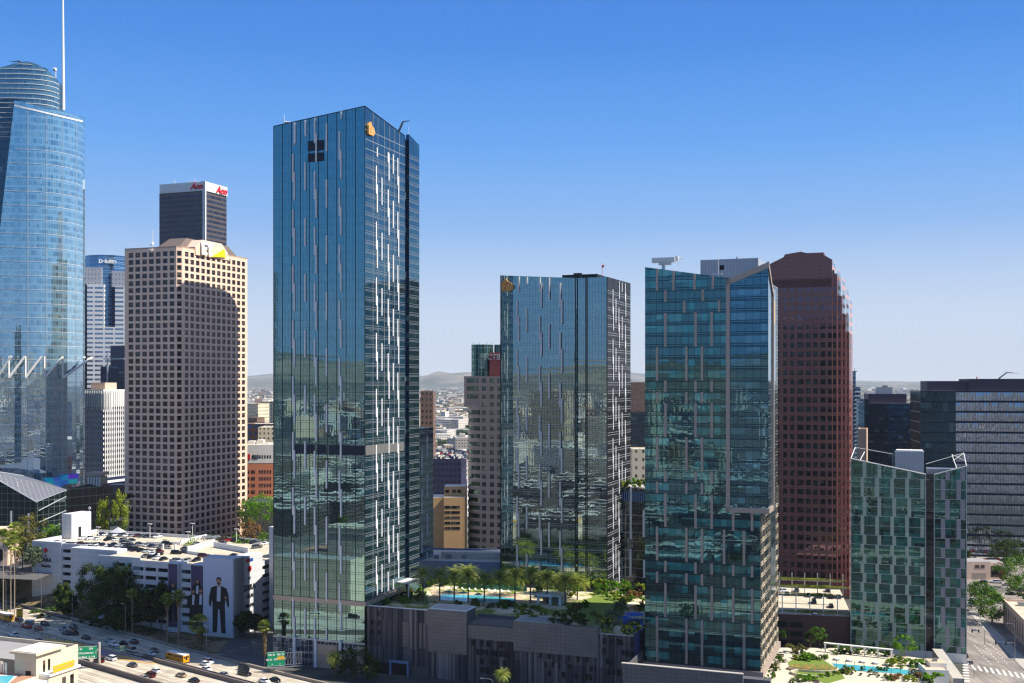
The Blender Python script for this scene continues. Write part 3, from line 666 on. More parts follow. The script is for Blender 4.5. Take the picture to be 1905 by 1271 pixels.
MB().tube((-15,8,zq),(-15,8,zq+5),.2,.1).tube((-Wq+12,6,zq),(-Wq+12,6,zq+5),.2,.1).box(-20,6,zq,-10,10,zq+1.6).build('roof_antenna',M['white'],Q)

# ---- curved glass tower with spire at the left edge
GTw=glass_wall('sky_blue_curtain_glass', base=(120,166,186), tint=(210,230,238), pw=1.55, fh=4.15, mw=0.07, mh=0.10, mcol=(176,204,222), spand=0.26, spcol=(120,170,196), r0=0.62, warp=0.0035, tilt=0.001, blind=0.3, blindcol=(150,170,170), wsc=(0.4,0.5))
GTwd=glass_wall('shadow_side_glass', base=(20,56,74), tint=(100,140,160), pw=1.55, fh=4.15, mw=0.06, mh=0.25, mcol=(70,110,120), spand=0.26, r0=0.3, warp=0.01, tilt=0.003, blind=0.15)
V=at('spire_skyscraper',27,650,'curved pale blue glass skyscraper with a white spire, cut by the left edge','skyscraper',rot=0.0)
def w_(px,D): return (PX(px,D)-PX(27,650), D-650)
arc=[]
for k in range(15):
    t=k/14; px=27+(158-27)*math.sin(t*math.pi/2)**1.0*1.0 if False else 27+131*(1-(1-t)**1.35); D=650+2+ 34*t**2.1
    arc.append(w_(px,D))
zrow=lambda x,y: (PZ(187,650)*(1)+ (PZ(219,684)-PZ(187,650))*(x/(arc[-1][0])))
_X0=PX(27,650)
def topf(x,y):
    px=CX+(x+_X0)/(y+650)*FPX; return PZ(187+31*max(0,min(1,(px-27)/131)),y+650)
lean=[(-40,0,0)]
mb=MB(); per=0
xl_top=arc[0]; zt_=topf(*xl_top)
# slanting left edge: the facade widens downwards
slant=lambda z: -(zt_-z)*0.112 if z>150 else -(zt_-150)*0.112
n_=14
for i in range(len(arc)-1):
    a,b=arc[i],arc[i+1]; L=math.hypot(b[0]-a[0],b[1]-a[1])
    mb.face([(a[0],a[1],0),(b[0],b[1],0),(b[0],b[1],topf(*b)),(a[0],a[1],topf(*a))],uv=[(per,0),(per+L,0),(per+L,topf(*b)),(per,topf(*a))],smooth=False); per+=L
mb.face([(-27,0.0,0),(arc[0][0],arc[0][1],0),(arc[0][0],arc[0][1],zt_),(-27,0.0,zt_-240)],uv=[(-27,0),(0,0),(0,zt_),(-27,zt_-240)])
e=arc[-1]; mb.face([(e[0],e[1],0),(e[0]-22,e[1]+50,0),(e[0]-22,e[1]+50,topf(*e)),(e[0],e[1],topf(*e))])
mb.face([(e[0]-22,e[1]+50,0),(-70,70,0),(-70,70,topf(*e)),(e[0]-22,e[1]+50,topf(*e))])
mb.face([(p[0],p[1],topf(*p)-0.5) for p in arc]+[(e[0]-22,e[1]+50,topf(*e)-.5),(-40,60,topf(*e)-.5)],m=1)
mb.build('curtain_wall',[GTw,M['roofgrey']],V)
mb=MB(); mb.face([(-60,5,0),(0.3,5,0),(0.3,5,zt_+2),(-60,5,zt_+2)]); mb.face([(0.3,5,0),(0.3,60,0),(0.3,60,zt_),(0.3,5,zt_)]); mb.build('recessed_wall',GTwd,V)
# white floor lines of the curved facade
mb=MB()
for k in range(0,28):
    z=14+4.15*2*k
    for i in range(len(arc)-1):
        a,b=arc[i],arc[i+1]
        if z<min(topf(*a),topf(*b))-1: mb.face([(a[0],a[1]-.25,z),(b[0],b[1]-.25,z),(b[0],b[1]-.25,z+.15),(a[0],a[1]-.25,z+.15)]); mb.face([(a[0],a[1],z+.15),(a[0],a[1]-.25,z+.15),(b[0],b[1]-.25,z+.15),(b[0],b[1],z+.15)])
    if z<zt_-30: 
        x0=max(-27,-0.1125*(zt_-z)); mb.box(x0,-.3,z,0,0,z+.15)
for i in range(len(arc)-1):
    a,b=arc[i],arc[i+1]
    for dz in (-3.4,): mb.face([(a[0],a[1]-.3,topf(*a)+dz),(b[0],b[1]-.3,topf(*b)+dz),(b[0],b[1]-.3,topf(*b)+dz+.9),(a[0],a[1]-.3,topf(*a)+dz+.9)])
mb.build('floor_trim',M['white'],V)
mb=MB()
for i in (2,5,8,11):
    a=arc[i]; mb.box(a[0]-.15,a[1]-.2,0,a[0]+.15,a[1],topf(*a)-4)
mb.build('mullion',M['lines'],V)
# zigzag bracing
zz0=PZ(703,650); zz1=PZ(663,650); mb=MB()
def strut(mb,p,q,w=0.55):
    mb.tube((p[0],p[1]-1.6,p[2]),(q[0],q[1]-1.6,q[2]),w*1.5,w*1.5,6)
xs=[-27,-16.5,-7,6,17,28]
arcx=lambda x: (0 if x<0 else [a for a in arc if a[0]<=x][-1][1])-1.0
for i,x in enumerate([(PX(p,650)-PX(27,650)) for p in (-2,20,48,78,104)]):
    strut(mb,(x,arcx(x),zz0),(x,arcx(x),zz1),0.4)
    x2=x+8.5; strut(mb,(x,arcx(x),zz0),(x2,arcx(x2),zz1),0.5)
strut(mb,(-27,-1,zz0),(29,arcx(29),zz0),0.35); strut(mb,(-27,-1,zz1),(29,arcx(29),zz1),0.35)
mb.build('zigzag_bracing',M['white'],V)
# crown
def crown_pts(n=22):
    out=[]
    for k in range(n):
        t=k/(n-1); px=-25+(119+25)*math.sin(t*math.pi/2)**0.9; D=655+30*t**3; out.append((w_(px,D),px))
    return out
cp=crown_pts(); ctop=lambda px: PZ(136 if px<-5 else (136-14*min(1,(px+5)/50)) if px<48 else 122+ (155-122)*((px-48)/70)**1.6, 665)
mb=MB(); per=0
for i in range(len(cp)-1):
    (a,pa),(b,pb)=cp[i],cp[i+1]; L=math.hypot(b[0]-a[0],b[1]-a[1])
    mb.face([(a[0],a[1],240),(b[0],b[1],240),(b[0],b[1],ctop(pb)),(a[0],a[1],ctop(pa))],uv=[(per,0),(per+L,0),(per+L,ctop(pb)-240),(per,ctop(pa)-240)]); per+=L
(e,pe)=cp[-1]; mb.face([(e[0],e[1],240),(e[0]-18,e[1]+40,240),(e[0]-18,e[1]+40,ctop(pe)),(e[0],e[1],ctop(pe))])
GTc=glass_wall('crown_glass', base=(90,130,150), tint=(160,200,215), pw=1.2, fh=3.6, mw=0.12, mh=0.2, mcol=(120,150,160), spand=0.3, r0=0.4, warp=0.02, tilt=0.01, blind=0.35, blindcol=(50,80,90))
mb.build('crown_screen',GTc,V)
mb=MB()
for j in range(0,17):
    for i in range(len(cp)-1):
        (a,pa),(b,pb)=cp[i],cp[i+1]; za=zb_=246+j*2.9
        if za>min(ctop(pa),ctop(pb))-.6: continue
        if j>=0: mb.face([(a[0],a[1]-.4,za-.12),(b[0],b[1]-.4,zb_-.12),(b[0],b[1]-.4,zb_+.14),(a[0],a[1]-.4,za+.14)]); mb.face([(a[0],a[1],za+.14),(a[0],a[1]-.4,za+.14),(b[0],b[1]-.4,zb_+.14),(b[0],b[1],zb_+.14)])
mb.build('crown_fin',M['white'],V)
sx,sy=w_(118,672)
MB().tube((sx,sy,PZ(205,672)),(sx,sy,PZ(185,672)),1.0,1.0).tube((sx,sy,PZ(185,672)),(sx-.4,sy,342),0.95,0.5).build('spire',M['white'],V)
mb=MB(); p=w_(45,665); mb.tube((p[0],p[1]+4,PZ(128,665)-4),(p[0]-5,p[1]+4,PZ(110,665)),0.9,0.7).tube((p[0]-5,p[1]+4,PZ(110,665)),(p[0]-9,p[1]+4,PZ(112,665)),0.3,0.3).tube((p[0]-9,p[1]+4,PZ(112,665)),(p[0]-11,p[1]+4,PZ(109,665)),0.15,0.1)
mb.box(p[0]+2,p[1]+3,PZ(127,665)-2,p[0]+11,p[1]+8,PZ(123,665)); mb.build('cleaning_crane',M['darkmetal'],V)
p=w_(101,668); MB().tube((p[0],p[1]+2,PZ(145,668)),(p[0],p[1]+2,PZ(127,668)),0.3).tube((p[0]-.8,p[1]+1.5,PZ(128,668)),(p[0]+.6,p[1]+1,PZ(128,668)),1.1,.9).build('camera_mast',M['white'],V)
# coloured screens at its foot
mb=MB(); gem=NG('video_screen'); o=gem.sep(gem.obj()); r=gem.wn(gem.comb(gem.m('FLOOR',gem.m('DIVIDE',o[0],2.6)),gem.m('FLOOR',gem.m('DIVIDE',o[2],3.2)),1.0))[0]
col=gem.ramp(r,[(0,S(20,110,190)),(0.35,S(90,50,190)),(0.55,S(0,170,170)),(0.75,S(20,130,200)),(1,S(150,60,180))]); M['screen']=gem.done(gem.prin(col,0.4,emit=col,es=0.25))
a=w_(84,652); b=w_(118,661); c_=w_(148,674)
for (p,q,z0,z1) in ((a,b,PZ(908,655),PZ(889,655)),(b,c_,PZ(900,667),PZ(882,667))): mb.face([(p[0],p[1]-1.2,z0),(q[0],q[1]-1.2,z0),(q[0],q[1]-1.2,z1),(p[0],p[1]-1.2,z1)])
mb.build('video_screen',M['screen'],V)

# ---- stepped white tower with blue glass top
Dl=at('office_tower',155,1010,'white gridded tower with a blue curved glass top lettered Deloitte','office tower',rot=R(8))
WW=window_wall('white_grid_wall',(214,216,220),(60,72,92),pw=9.0,fh=4.2,wx=(0.1,0.94),wz=(0.3,0.72),r0=0.35)
WG=window_wall('grey_grid_wall',(168,172,182),(60,72,92),pw=3.0,fh=4.2,wx=(0.3,0.6),wz=(0.4,0.7),r0=0.35)
dx=lambda px: -tu(155,1010,px,R(8))
mb=MB(); mb.box(dx(162),0,0,dx(240),40,PZ(608,1010),m=0); mb.box(dx(162),0,PZ(608,1010),dx(194),40,PZ(529,1010),m=0); mb.box(dx(214),0,PZ(608,1010),dx(240),40,PZ(533,1010),m=0)
mb.box(dx(140),4,0,dx(162),40,PZ(527,1010),m=1); mb.box(dx(150),2,PZ(529,1010),dx(188.5),40,PZ(497,1010),m=1); mb.box(dx(207),2,PZ(533,1010),dx(240),40,PZ(503,1010),m=1)
mb.build('stone_wall',[WW,WG],Dl)
mb=MB(); mb.box(dx(155),3.4,0,dx(161.6),40,PZ(527,1010)); mb.box(dx(207),3.4,PZ(606,1010),dx(213.6),12,PZ(533,1010)); mb.build('dark_glass_strip',pane_mat('blue_black_glass',(14,22,44),(60,70,100),0.3,0.0),Dl)
mb=MB(); cen=(dx(190),34); pts=[(cen[0]+math.cos(t)*24,cen[1]+math.sin(t)*30) for t in [math.pi*(1+k/16) for k in range(17)]]
GTd=glass_wall('blue_banded_glass',base=(40,90,140),tint=(130,180,220),pw=3,fh=4.2,mw=.1,mh=.5,mcol=(150,180,205),spand=.35,r0=.5,warp=.01)
mb.prism(pts+[(cen[0]+24,cen[1]+20),(cen[0]-24,cen[1]+20)],0,PZ(475,1020),m=0,mt=1); mb.build('curved_glass_wall',[GTd,M['roofgrey']],Dl)
text_mesh('Deloitte',4.6,M['signwhite'],Dl,(dx(198),cen[1]-29.5,PZ(485,1010)),FRONT,0.6,bold=0.25,name='sign_lettering')
MB().box(cen[0]-8,cen[1]-5,PZ(475,1020),cen[0]+2,cen[1],PZ(472,1020)).build('roof_antenna',M['steel'],Dl)

# ---- dark blue block with a cross shaped brace
Db=at('office_tower',187,900,'dark navy block with a pale cross brace, left of the pink stone tower','office tower')
d2=lambda px:-tu(187,900,px)
GTn=glass_wall('navy_strip_glass',base=(16,24,44),tint=(80,100,140),pw=3.0,fh=3.9,mw=.12,mh=.4,mcol=(44,48,66),spand=.4,r0=.3,warp=.01)
mb=MB(); mb.box(d2(187),0,0,d2(245),30,PZ(682,900),m=0); mb.box(d2(196),6,PZ(682,900),d2(245),30,PZ(643,900),m=1); mb.build('curtain_wall',[GTn,plain('slate_panel',S(78,84,104),0.6)],Db)
MB().box(d2(200),-1,PZ(730,900),d2(202),-.2,PZ(656,900)).box(d2(194),-1.2,PZ(669,900),d2(232),-.1,PZ(667,900)).build('cross_brace',M['lines'],Db)
MB().box(d2(226),5.6,PZ(662,900),d2(231),6,PZ(648,900)).box(d2(223),5.5,PZ(662,900),d2(228),6,PZ(657,900)).build('blue_emblem',plain('blue_sign',S(20,60,160),0.5),Db)
MB().box(d2(206),8,PZ(682,900),d2(206)+1,9,PZ(675,900)).build('roof_antenna',M['white'],Db)

# ---- ribbed white office block
Rb=at('office_tower',192,760,'ribbed white office block with a vertical-finned top storey, behind the curved glass roof','office tower')
Wr=tu(192,760,150); Dr=tv(192,760,232); zr=PZ(725,760)
WRb=window_wall('ribbed_side_wall',(176,176,186),(50,54,76),pw=1.6,fh=3.7,wx=(0.35,0.85),wz=(0.2,0.85),r0=.15)
WRr=window_wall('striped_side_wall',(222,220,218),(26,34,60),pw=40,fh=3.8,wx=(0.0,1.0),wz=(0.45,1.0),r0=.2)
mb=MB(); mb.face([(-Wr,0,0),(0,0,0),(0,0,zr-12),(-Wr,0,zr-12)],m=0); mb.face([(0,0,0),(0,Dr,0),(0,Dr,zr-12),(0,0,zr-12)],m=1); mb.box(-Wr,-.1,zr-12,.2,Dr,zr,m=2,mt=3)
mb.build('ribbed_wall',[WRb,WRr,M['white'],M['rooflight']],Rb)
mb=MB()
for k in range(14): mb.box(-Wr+2*k,-.7,zr-14,-Wr+2*k+.5,-.1,zr-1)
for k in range(10): mb.box(.2,1+k*Dr/10,zr-60,.9,1.6+k*Dr/10,zr-1)
mb.build('vertical_rib',M['white'],Rb)
MB().box(-Wr+2,8,zr,-Wr+14,20,PZ(712,768)).build('roof_house',plain('pinkish_plaster',S(206,176,158),0.8),Rb)

# ---- brick hotel block with white top, seen between the pink tower and the tall one
Bk=at('brick_building',455,690,'orange brick building with a white top storey and red emblem','building',rot=ROT)
b_=lambda px:-tu(455,690,px); zk=PZ(832,690)
g_rot=R(-4)
Bk.rotation_euler=(0,0,R(4)); ux=lambda px:-tu(455,690,px,R(4))
mb=MB(); mb.box(ux(452),0,0,ux(540),26,PZ(862,690),m=0); mb.box(ux(452),-.1,PZ(862,690),ux(540),26,zk+1.5,m=1,mt=2); mb.build('brick_wall',[plain('orange_brick',S(208,132,98),0.85,var=0.1),M['white'],M['rooflight']],Bk)
items=[]
for r_ in range(8):
    z=PZ(875+ (990-875)/9.2*r_,690)-2
    for px_ in (461.5,468,472,482.5,487,492,497,502):
        x=ux(px_); pts=[(x,-.12,z),(x+.8,-.12,z),(x+.8,-.12,z+2.0),(x,-.12,z+2.0)]
        items.append((pts,lambda mb,x=x,z=z:mb.box(x,-.12,z,x+.8,.05,z+2.0)))
for px_ in (469,482.5,487,492,497,502):
    x=ux(px_); z=PZ(853,690); items.append(([(x,-.2,z),(x+.8,-.2,z),(x+.8,-.2,z+2),(x,-.2,z+2)],lambda mb,x=x,z=z:mb.box(x,-.2,z,x+.8,.05,z+2.0)))
repeats(Bk,'window',items,M['pane_dark'])
MB().box(ux(458.5),-.4,PZ(855,690),ux(465.5),-.1,PZ(845,690)).build('red_emblem',M['red'],Bk)
text_mesh('SJS',3.4,M['darkmetal'],Bk,(ux(476),-.25,PZ(850,690)),FRONT,0.1,name='sign_lettering')
MB().box(ux(458),6,zk,ux(470),14,zk+3.4).box(ux(474),8,zk,ux(486),16,zk+4).box(ux(488),6,zk,ux(497),12,zk+2.2).build('roof_house',M['rooflight'],Bk)
def simple_block(px0,px1,D,ytop,label,wallmat,roofmat='rooflight',depth=20,rot=R(0),ybot=None,name='building',z0=0,parts=True):
    Rt=at(name,px0,D,label,'building',rot=rot)
    w=-tu(px0,D,px1,rot); zt2=PZ(ytop,D)
    MB().box(0,0,z0,w,depth,zt2,m=0,mt=1).build('wall',[wallmat,M[roofmat]],Rt)
    mb=MB(); mb.box(0.0,0,zt2,w,.4,zt2+.7); mb.box(0,depth-.4,zt2,w,depth,zt2+.7); mb.box(0,.4,zt2,.4,depth-.4,zt2+.7); mb.box(w-.4,.4,zt2,w,depth-.4,zt2+.7)
    mb.build('parapet',wallmat,Rt)
    return Rt,w,zt2
W_tan=window_wall('tan_block_wall',(206,170,120),(60,56,50),pw=12,fh=4.2,wx=(0.15,0.85),wz=(0.45,0.75))
W_cream=window_wall('cream_block_wall',(222,206,176),(70,66,60),pw=3.0,fh=3.6,wx=(0.3,0.7),wz=(0.3,0.75))
W_brown=window_wall('brown_block_wall',(120,96,84),(40,36,40),pw=2.4,fh=3.4,wx=(0.3,0.7),wz=(0.3,0.75))
W_grey=window_wall('grey_block_wall',(130,128,134),(40,46,60),pw=3.0,fh=3.6,wx=(0.15,0.85),wz=(0.35,0.8))
simple_block(455,515,640,936,'low beige block with a flat roof below the orange brick building',plain('beige_render',S(206,180,140),0.85),depth=26,rot=R(3))
simple_block(480,530,800,797,'cream flat-roofed block standing behind the orange brick building',W_cream,depth=30,rot=R(3))
simple_block(456,520,930,790,'blue-windowed low block behind the orange brick building',window_wall('blue_bay_wall',(110,84,72),(40,70,120),pw=7,fh=6,wx=(0.15,0.85),wz=(0.25,0.75)),depth=30,rot=R(-6))
simple_block(456,480,1150,752,'white stepped low block seen right beside the pink stone tower',W_cream,depth=30,rot=R(-10))
simple_block(484,512,1250,748,'cream hall with arched windows left of the tall glass tower',W_cream,depth=30,rot=R(-10))
simple_block(462,478,1120,778,'brown brick low block in the gap left of the tallest tower',W_brown,depth=20,rot=R(-10))
tag(MB().box(0,0,0,33,62,47).build('shade_block',M['concrete'],loc=(-79,439,0),rz=R(0)),'unseen block added behind the tallest tower to shade the garage side wall','building')  # unseen block added to throw shade on the side wall of the garage
# tower hidden behind the tallest one; it throws the shadow on the pink stone tower
Hh=at('office_tower',640,602,'white metal office tower that stands hidden behind the tallest glass tower','office tower')
pts=[(-16+15*math.cos(t),26+24*math.sin(t)) for t in [math.pi*(k/10) for k in range(11)]]
mb=MB(); mb.prism([(-31,-14),(-1,-14),(-1,26)]+pts[1:-1]+[(-31,26)],0,226,m=0,mt=1); mb.prism([(-27,-4),(-5,-4),(-5,18),(-27,18)],226,232,m=0,mt=1)
mb.build('wall',[WW,M['rooflight']],Hh)
# ================================================================== vehicles
M['tyre']=plain('tyre_rubber',S(26,26,28),0.8); M['hub']=plain('wheel_hub',S(150,150,152),0.4,0.6)
M['carglass']=plain('car_glass',S(16,20,26),0.08,0.0,spec=0.9,var=0.02)
M['taillamp']=plain('tail_lamp',S(150,16,16),0.3,var=0.02); M['headlamp']=plain('head_lamp',S(220,224,226),0.2,var=0.02)
CARCOL={'white':(226,228,230),'silver':(160,164,168),'black':(18,18,22),'grey':(84,88,94),'dark blue':(24,34,64),'red':(170,24,22),'dark red':(84,20,26),'tan':(168,150,120),'beige':(190,184,168),'blue':(40,70,130)}
CP={k:plain('car_paint_'+k.replace(' ','_'),S(*v),0.22,0.25 if k not in('white','beige') else 0.0,var=0.02,spec=0.6) for k,v in CARCOL.items()}
def body_mesh(kind):
    mb=MB(); L,Wd,H={'saloon':(4.7,1.82,1.45),'suv':(4.8,1.95,1.78),'hatchback':(4.1,1.78,1.5),'pickup':(5.7,2.0,1.85),'van':(5.2,2.0,2.1)}[kind]
    h=L/2; w=Wd/2
    # lower body: stations (x, belt height, half width)
    st={'saloon':[(-h,.55,.78),(-h+.15,.86,.9),(-h+.9,.98,1),(-.2,.98,1),(1.2,.95,1),(h-.5,.80,.96),(h-.08,.66,.84),(h,.5,.76)],
        'suv':[(-h,.6,.84),(-h+.1,1.05,.94),(-h+.6,1.12,1),(0,1.12,1),(1.3,1.1,1),(h-.4,.98,.96),(h-.05,.8,.86),(h,.55,.8)],
        'hatchback':[(-h,.55,.82),(-h+.1,.98,.92),(-h+.6,1.0,1),(0,.98,1),(1.0,.95,1),(h-.4,.82,.95),(h-.06,.66,.84),(h,.5,.76)],
        'pickup':[(-h,.7,.9),(-h+.05,1.15,.96),(-.9,1.15,1),(0,1.15,1),(1.5,1.12,1),(h-.4,1.05,.97),(h-.05,.9,.9),(h,.6,.84)],
        'van':[(-h,.6,.9),(-h+.05,1.2,.96),(-1,1.22,1),(0,1.22,1),(1.6,1.15,1),(h-.4,.98,.96),(h-.05,.8,.88),(h,.55,.82)]}[kind]
    rings=[[(x,-w*f,.28),(x,-w*f,.28+(b-.28)*.75),(x,-w*f*.92,b),(x,w*f*.92,b),(x,w*f,.28+(b-.28)*.75),(x,w*f,.28)] for x,b,f in st]
    for a,b in zip(rings,rings[1:]):
        for k in range(5): mb.face([a[k],b[k],b[k+1],a[k+1]][::-1],m=0,smooth=True)
        mb.face([a[0],a[5],b[5],b[0]])
    mb.face(rings[0][::-1]); mb.face(rings[-1])
    if kind=='pickup': mb.box(-h+.2,-w*.82,1.155,-.9,w*.82,1.16,m=1)
    cab={'saloon':(-1.75,-1.0,.55,1.25,.97),'suv':(-2.25,-1.9,.65,1.35,1.1),'hatchback':(-1.85,-1.35,.5,1.15,.97),'pickup':(-.9,-.75,.85,1.45,1.13),'van':(-2.5,-2.35,1.2,1.85,1.18)}[kind]
    x0,x1,x2,x3,zb=cab; wb=w*.9; wt=w*.74
    g=MB(); B=[(x0,-wb,zb),(x3,-wb,zb),(x3,wb,zb),(x0,wb,zb)]; Tt=[(x1,-wt,H-.06),(x2,-wt,H-.06),(x2,wt,H-.06),(x1,wt,H-.06)]
    for i in range(4): j=(i+1)%4; g.face([B[i],B[j],Tt[j],Tt[i]])
    r=MB(); r.box(x1-.04,-wt-.02,H-.07,x2+.04,wt+.02,H); 
    if kind in('suv','saloon','hatchback'):
        for s_ in(-1,1): 
            r.face([((x1+x2)/2-.1,s_*(wb+.0),zb),((x1+x2)/2+.02,s_*(wb+.0),zb),((x1+x2)/2+.02,s_*(wt+.03),H-.05),((x1+x2)/2-.1,s_*(wt+.03),H-.05)][::s_*-1 if s_<0 else 1])
    return mb,g,r,(L,Wd,H)
def wheel_mesh():
    mb=MB(); mb.tube((0,-.11,0),(0,.11,0),.33,.33,12,m=0); mb.tube((0,-.12,0),(0,.12,0),.19,.19,10,m=1); return mb
PROTO={}
def protos(kind):
    if kind not in PROTO:
        b,g,r,dims=body_mesh(kind)
        PROTO[kind]=(b,g,r,dims)
    return PROTO[kind]
MESHC={}
def add_part(name,key,maker,mats,parent,loc=(0,0,0)):
    if key not in MESHC:
        o=maker().build(name,mats,parent); MESHC[key]=o.data
    else:
        o=bpy.data.objects.new(name,MESHC[key]); C.objects.link(o); o.parent=parent
    o.location=loc; return o
def vehicle(kind,col,x,y,z,heading,label,group,detail=2):
    b,g,r,(L,Wd,H)=protos(kind); root=tag(empty({'saloon':'saloon_car','suv':'suv_car','hatchback':'hatchback_car','pickup':'pickup_truck','van':'van'}[kind],(x,y,z),heading),label,'truck' if kind=='pickup' else ('van' if kind=='van' else 'car'),group)
    add_part('body',(kind,col,'b'),lambda:b,[CP[col],M['black']],root); add_part('window_glass',(kind,'g'),lambda:g,M['carglass'],root); add_part('roof',(kind,col,'r'),lambda:r,CP[col],root)
    xw=L/2-.85
    for sx in(-1,1):
        for sy in(-1,1): add_part('wheel','wheel',wheel_mesh,[M['tyre'],M['hub']],root,(sx*xw,sy*(Wd/2-.08),.33))
    if detail>1:
        for sy in(-1,1):
            add_part('tail_light',(kind,'tl'),lambda:MB().box(-L/2-.02,-.16,.62,-L/2+.2,.16,.8),M['taillamp'],root,(0,sy*(Wd/2-.28),0.02))
            add_part('headlight',(kind,'hl'),lambda:MB().box(L/2-.22,-.18,.56,L/2+.0,.18,.7),M['headlamp'],root,(0,sy*(Wd/2-.36),0))
    return root

# ================================================================== plants
def leaf_material(name,c1,c2,c3,scale=0.35):
    g=NG(name); o=g.obj(); n=g.noise(o,scale,2.0)[0]; geo=g.geo(); r=geo.outputs['Random Per Island']
    f=g.m('ADD',g.m('MULTIPLY',n,0.75),g.m('MULTIPLY',r,0.35)); c=g.ramp(f,[(0.3,S(*c1)),(0.52,S(*c2)),(0.75,S(*c3))])
    d=g.new('ShaderNodeBsdfDiffuse'); g.put(d.inputs[0],c); t=g.new('ShaderNodeBsdfTranslucent'); g.put(t.inputs[0],c)
    return g.done(g.ms(0.3,d.outputs[0],t.outputs[0]))
LM={'green':leaf_material('green_leaves',(34,60,20),(72,108,34),(126,158,58)),'dark':leaf_material('dark_leaves',(16,32,18),(42,64,28),(96,114,50)),
    'olive':leaf_material('olive_leaves',(60,66,36),(104,104,52),(150,140,76)),'grey':leaf_material('grey_green_leaves',(50,64,48),(92,108,80),(140,150,116)),
    'yellow':leaf_material('yellow_green_leaves',(70,88,24),(128,146,42),(180,186,76)),'palm':leaf_material('palm_leaves',(66,86,32),(128,146,58),(200,200,112)),
    'dry':leaf_material('dry_palm_skirt',(74,60,42),(128,106,76),(170,148,112)),'bright':leaf_material('bright_leaves',(44,84,18),(88,136,28),(140,180,52)),
    'autumn':leaf_material('brownish_leaves',(88,64,36),(132,98,58),(160,130,80))}
M['bark']=plain('bark',S(98,84,68),0.95,var=0.25,scale=2.0); M['palebark']=plain('pale_bark',S(150,136,116),0.95,var=0.2,scale=2.0)
def crown_mb(seed,rx,ry,rz,nclump=26,per=60,leaf=0.45,cz=0.0,hollow=0.55,cr=0.78):
    rnd=random.Random(seed); mb=MB(); cl=[]
    for k in range(nclump):
        while True:
            v=Vector((rnd.uniform(-1,1),rnd.uniform(-1,1),rnd.uniform(-0.8,1)))
            if 0.1<v.length<1: break
        v=v.normalized()*rnd.uniform(hollow,0.9); cl.append((v,rnd.uniform(.22,.40)*cr))
    for v,rr in cl:
        for j in range(per):
            d=Vector((rnd.gauss(0,1),rnd.gauss(0,1),rnd.gauss(0,1))); d=d.normalized()*rr*rnd.random()**0.4
            p=v+d; P=Vector((p.x*rx,p.y*ry,p.z*rz+cz)); n=(d.normalized()+Vector((rnd.uniform(-.7,.7),rnd.uniform(-.7,.7),rnd.uniform(-.3,.9)))).normalized()
            a=n.orthogonal().normalized(); a.rotate(Matrix.Rotation(rnd.random()*6.28,3,n)); b=n.cross(a); s=leaf*rnd.uniform(.6,1.3)
            mb.face([P-a*s*.5,P+b*s*.32,P+a*s*.5,P-b*s*.32],uv=[(0,0),(1,0),(1,1),(0,1)])
    return mb
def trunk_mb(h,r,rx,rz,seed,nb=6):
    rnd=random.Random(seed); mb=MB(); top=Vector((rnd.uniform(-.3,.3),rnd.uniform(-.3,.3),h)); mb.tube((0,0,-.3),top,r,r*.6,8)
    for k in range(nb):
        a=6.28*k/nb+rnd.random(); e=top+Vector((math.cos(a)*rx*.55,math.sin(a)*rx*.55,rz*rnd.uniform(.3,1.0))); s=Vector((0,0,h*rnd.uniform(.65,1)))+Vector((top.x,top.y,0))*.7
        mb.tube(s,e,r*.42,r*.1,5)
    return mb
TC={}
def tree(x,y,z,H,rx,label,mat='green',seed=1,leaf=0.5,group=None,name='broadleaf_tree',trunk=0.35,rz=None,bark='bark',cat='tree',nclump=26,per=60,r=0.28):
    """crown radius rx, total height H; the crown starts at trunk*H"""
    rzv=H*(1-trunk)/2*1.05 if rz is None else rz; hc=H-rzv
    root=tag(empty(name,(x,y,z),seed*1.3),label,cat,group)
    key=('crown',seed,rx,rzv,mat,leaf)
    add_part('crown',key,lambda:crown_mb(seed,rx,rx,rzv,nclump,per,leaf),LM[mat],root,(0,0,hc))
    add_part('trunk',('trunk',seed,H,rx),lambda:trunk_mb(max(hc-rzv*.5,.4),r,rx,rzv,seed),M[bark],root)
    return root
def frond_crown(seed,L,n,droop=1.0,up=0.9,wid=0.5,skirt=False):
    rnd=random.Random(seed); mb=MB()
    for k in range(n):
        a=6.283*k*0.381966+rnd.uniform(-.1,.1); t=(k+.5)/n; el=up*1.35-(t*1.75)*1.0*droop  # start elevation
        el=1.35-1.65*t*droop; Lk=L*rnd.uniform(.85,1.1); p=Vector((0,0,0)); e=el; seg=6; pts=[]
        for s_ in range(seg+1):
            pts.append(p.copy()); p=p+Vector((math.cos(a)*math.cos(e),math.sin(a)*math.cos(e),math.sin(e)))*Lk/seg; e-=0.26*droop
        side=Vector((-math.sin(a),math.cos(a),0))
        for s_ in range(seg):
            w0=wid*math.sin(math.pi*(.12+.85*s_/seg)); w1=wid*math.sin(math.pi*(.12+.85*(s_+1)/seg)) if s_<seg-1 else .03
            d=pts[s_+1]-pts[s_]
            for sd in(-1,1):
                for q in range(3):   # leaflets
                    f=q/3; b0=pts[s_]+d*f; b1=pts[s_]+d*(f+.16); tip=b0+d*(.55)+side*sd*(w0+(w1-w0)*f)*1.5+Vector((0,0,-.28*w0))
                    mb.face([b0,b1,tip],uv=[(0,0),(1,0),(1,1)])
    return mb
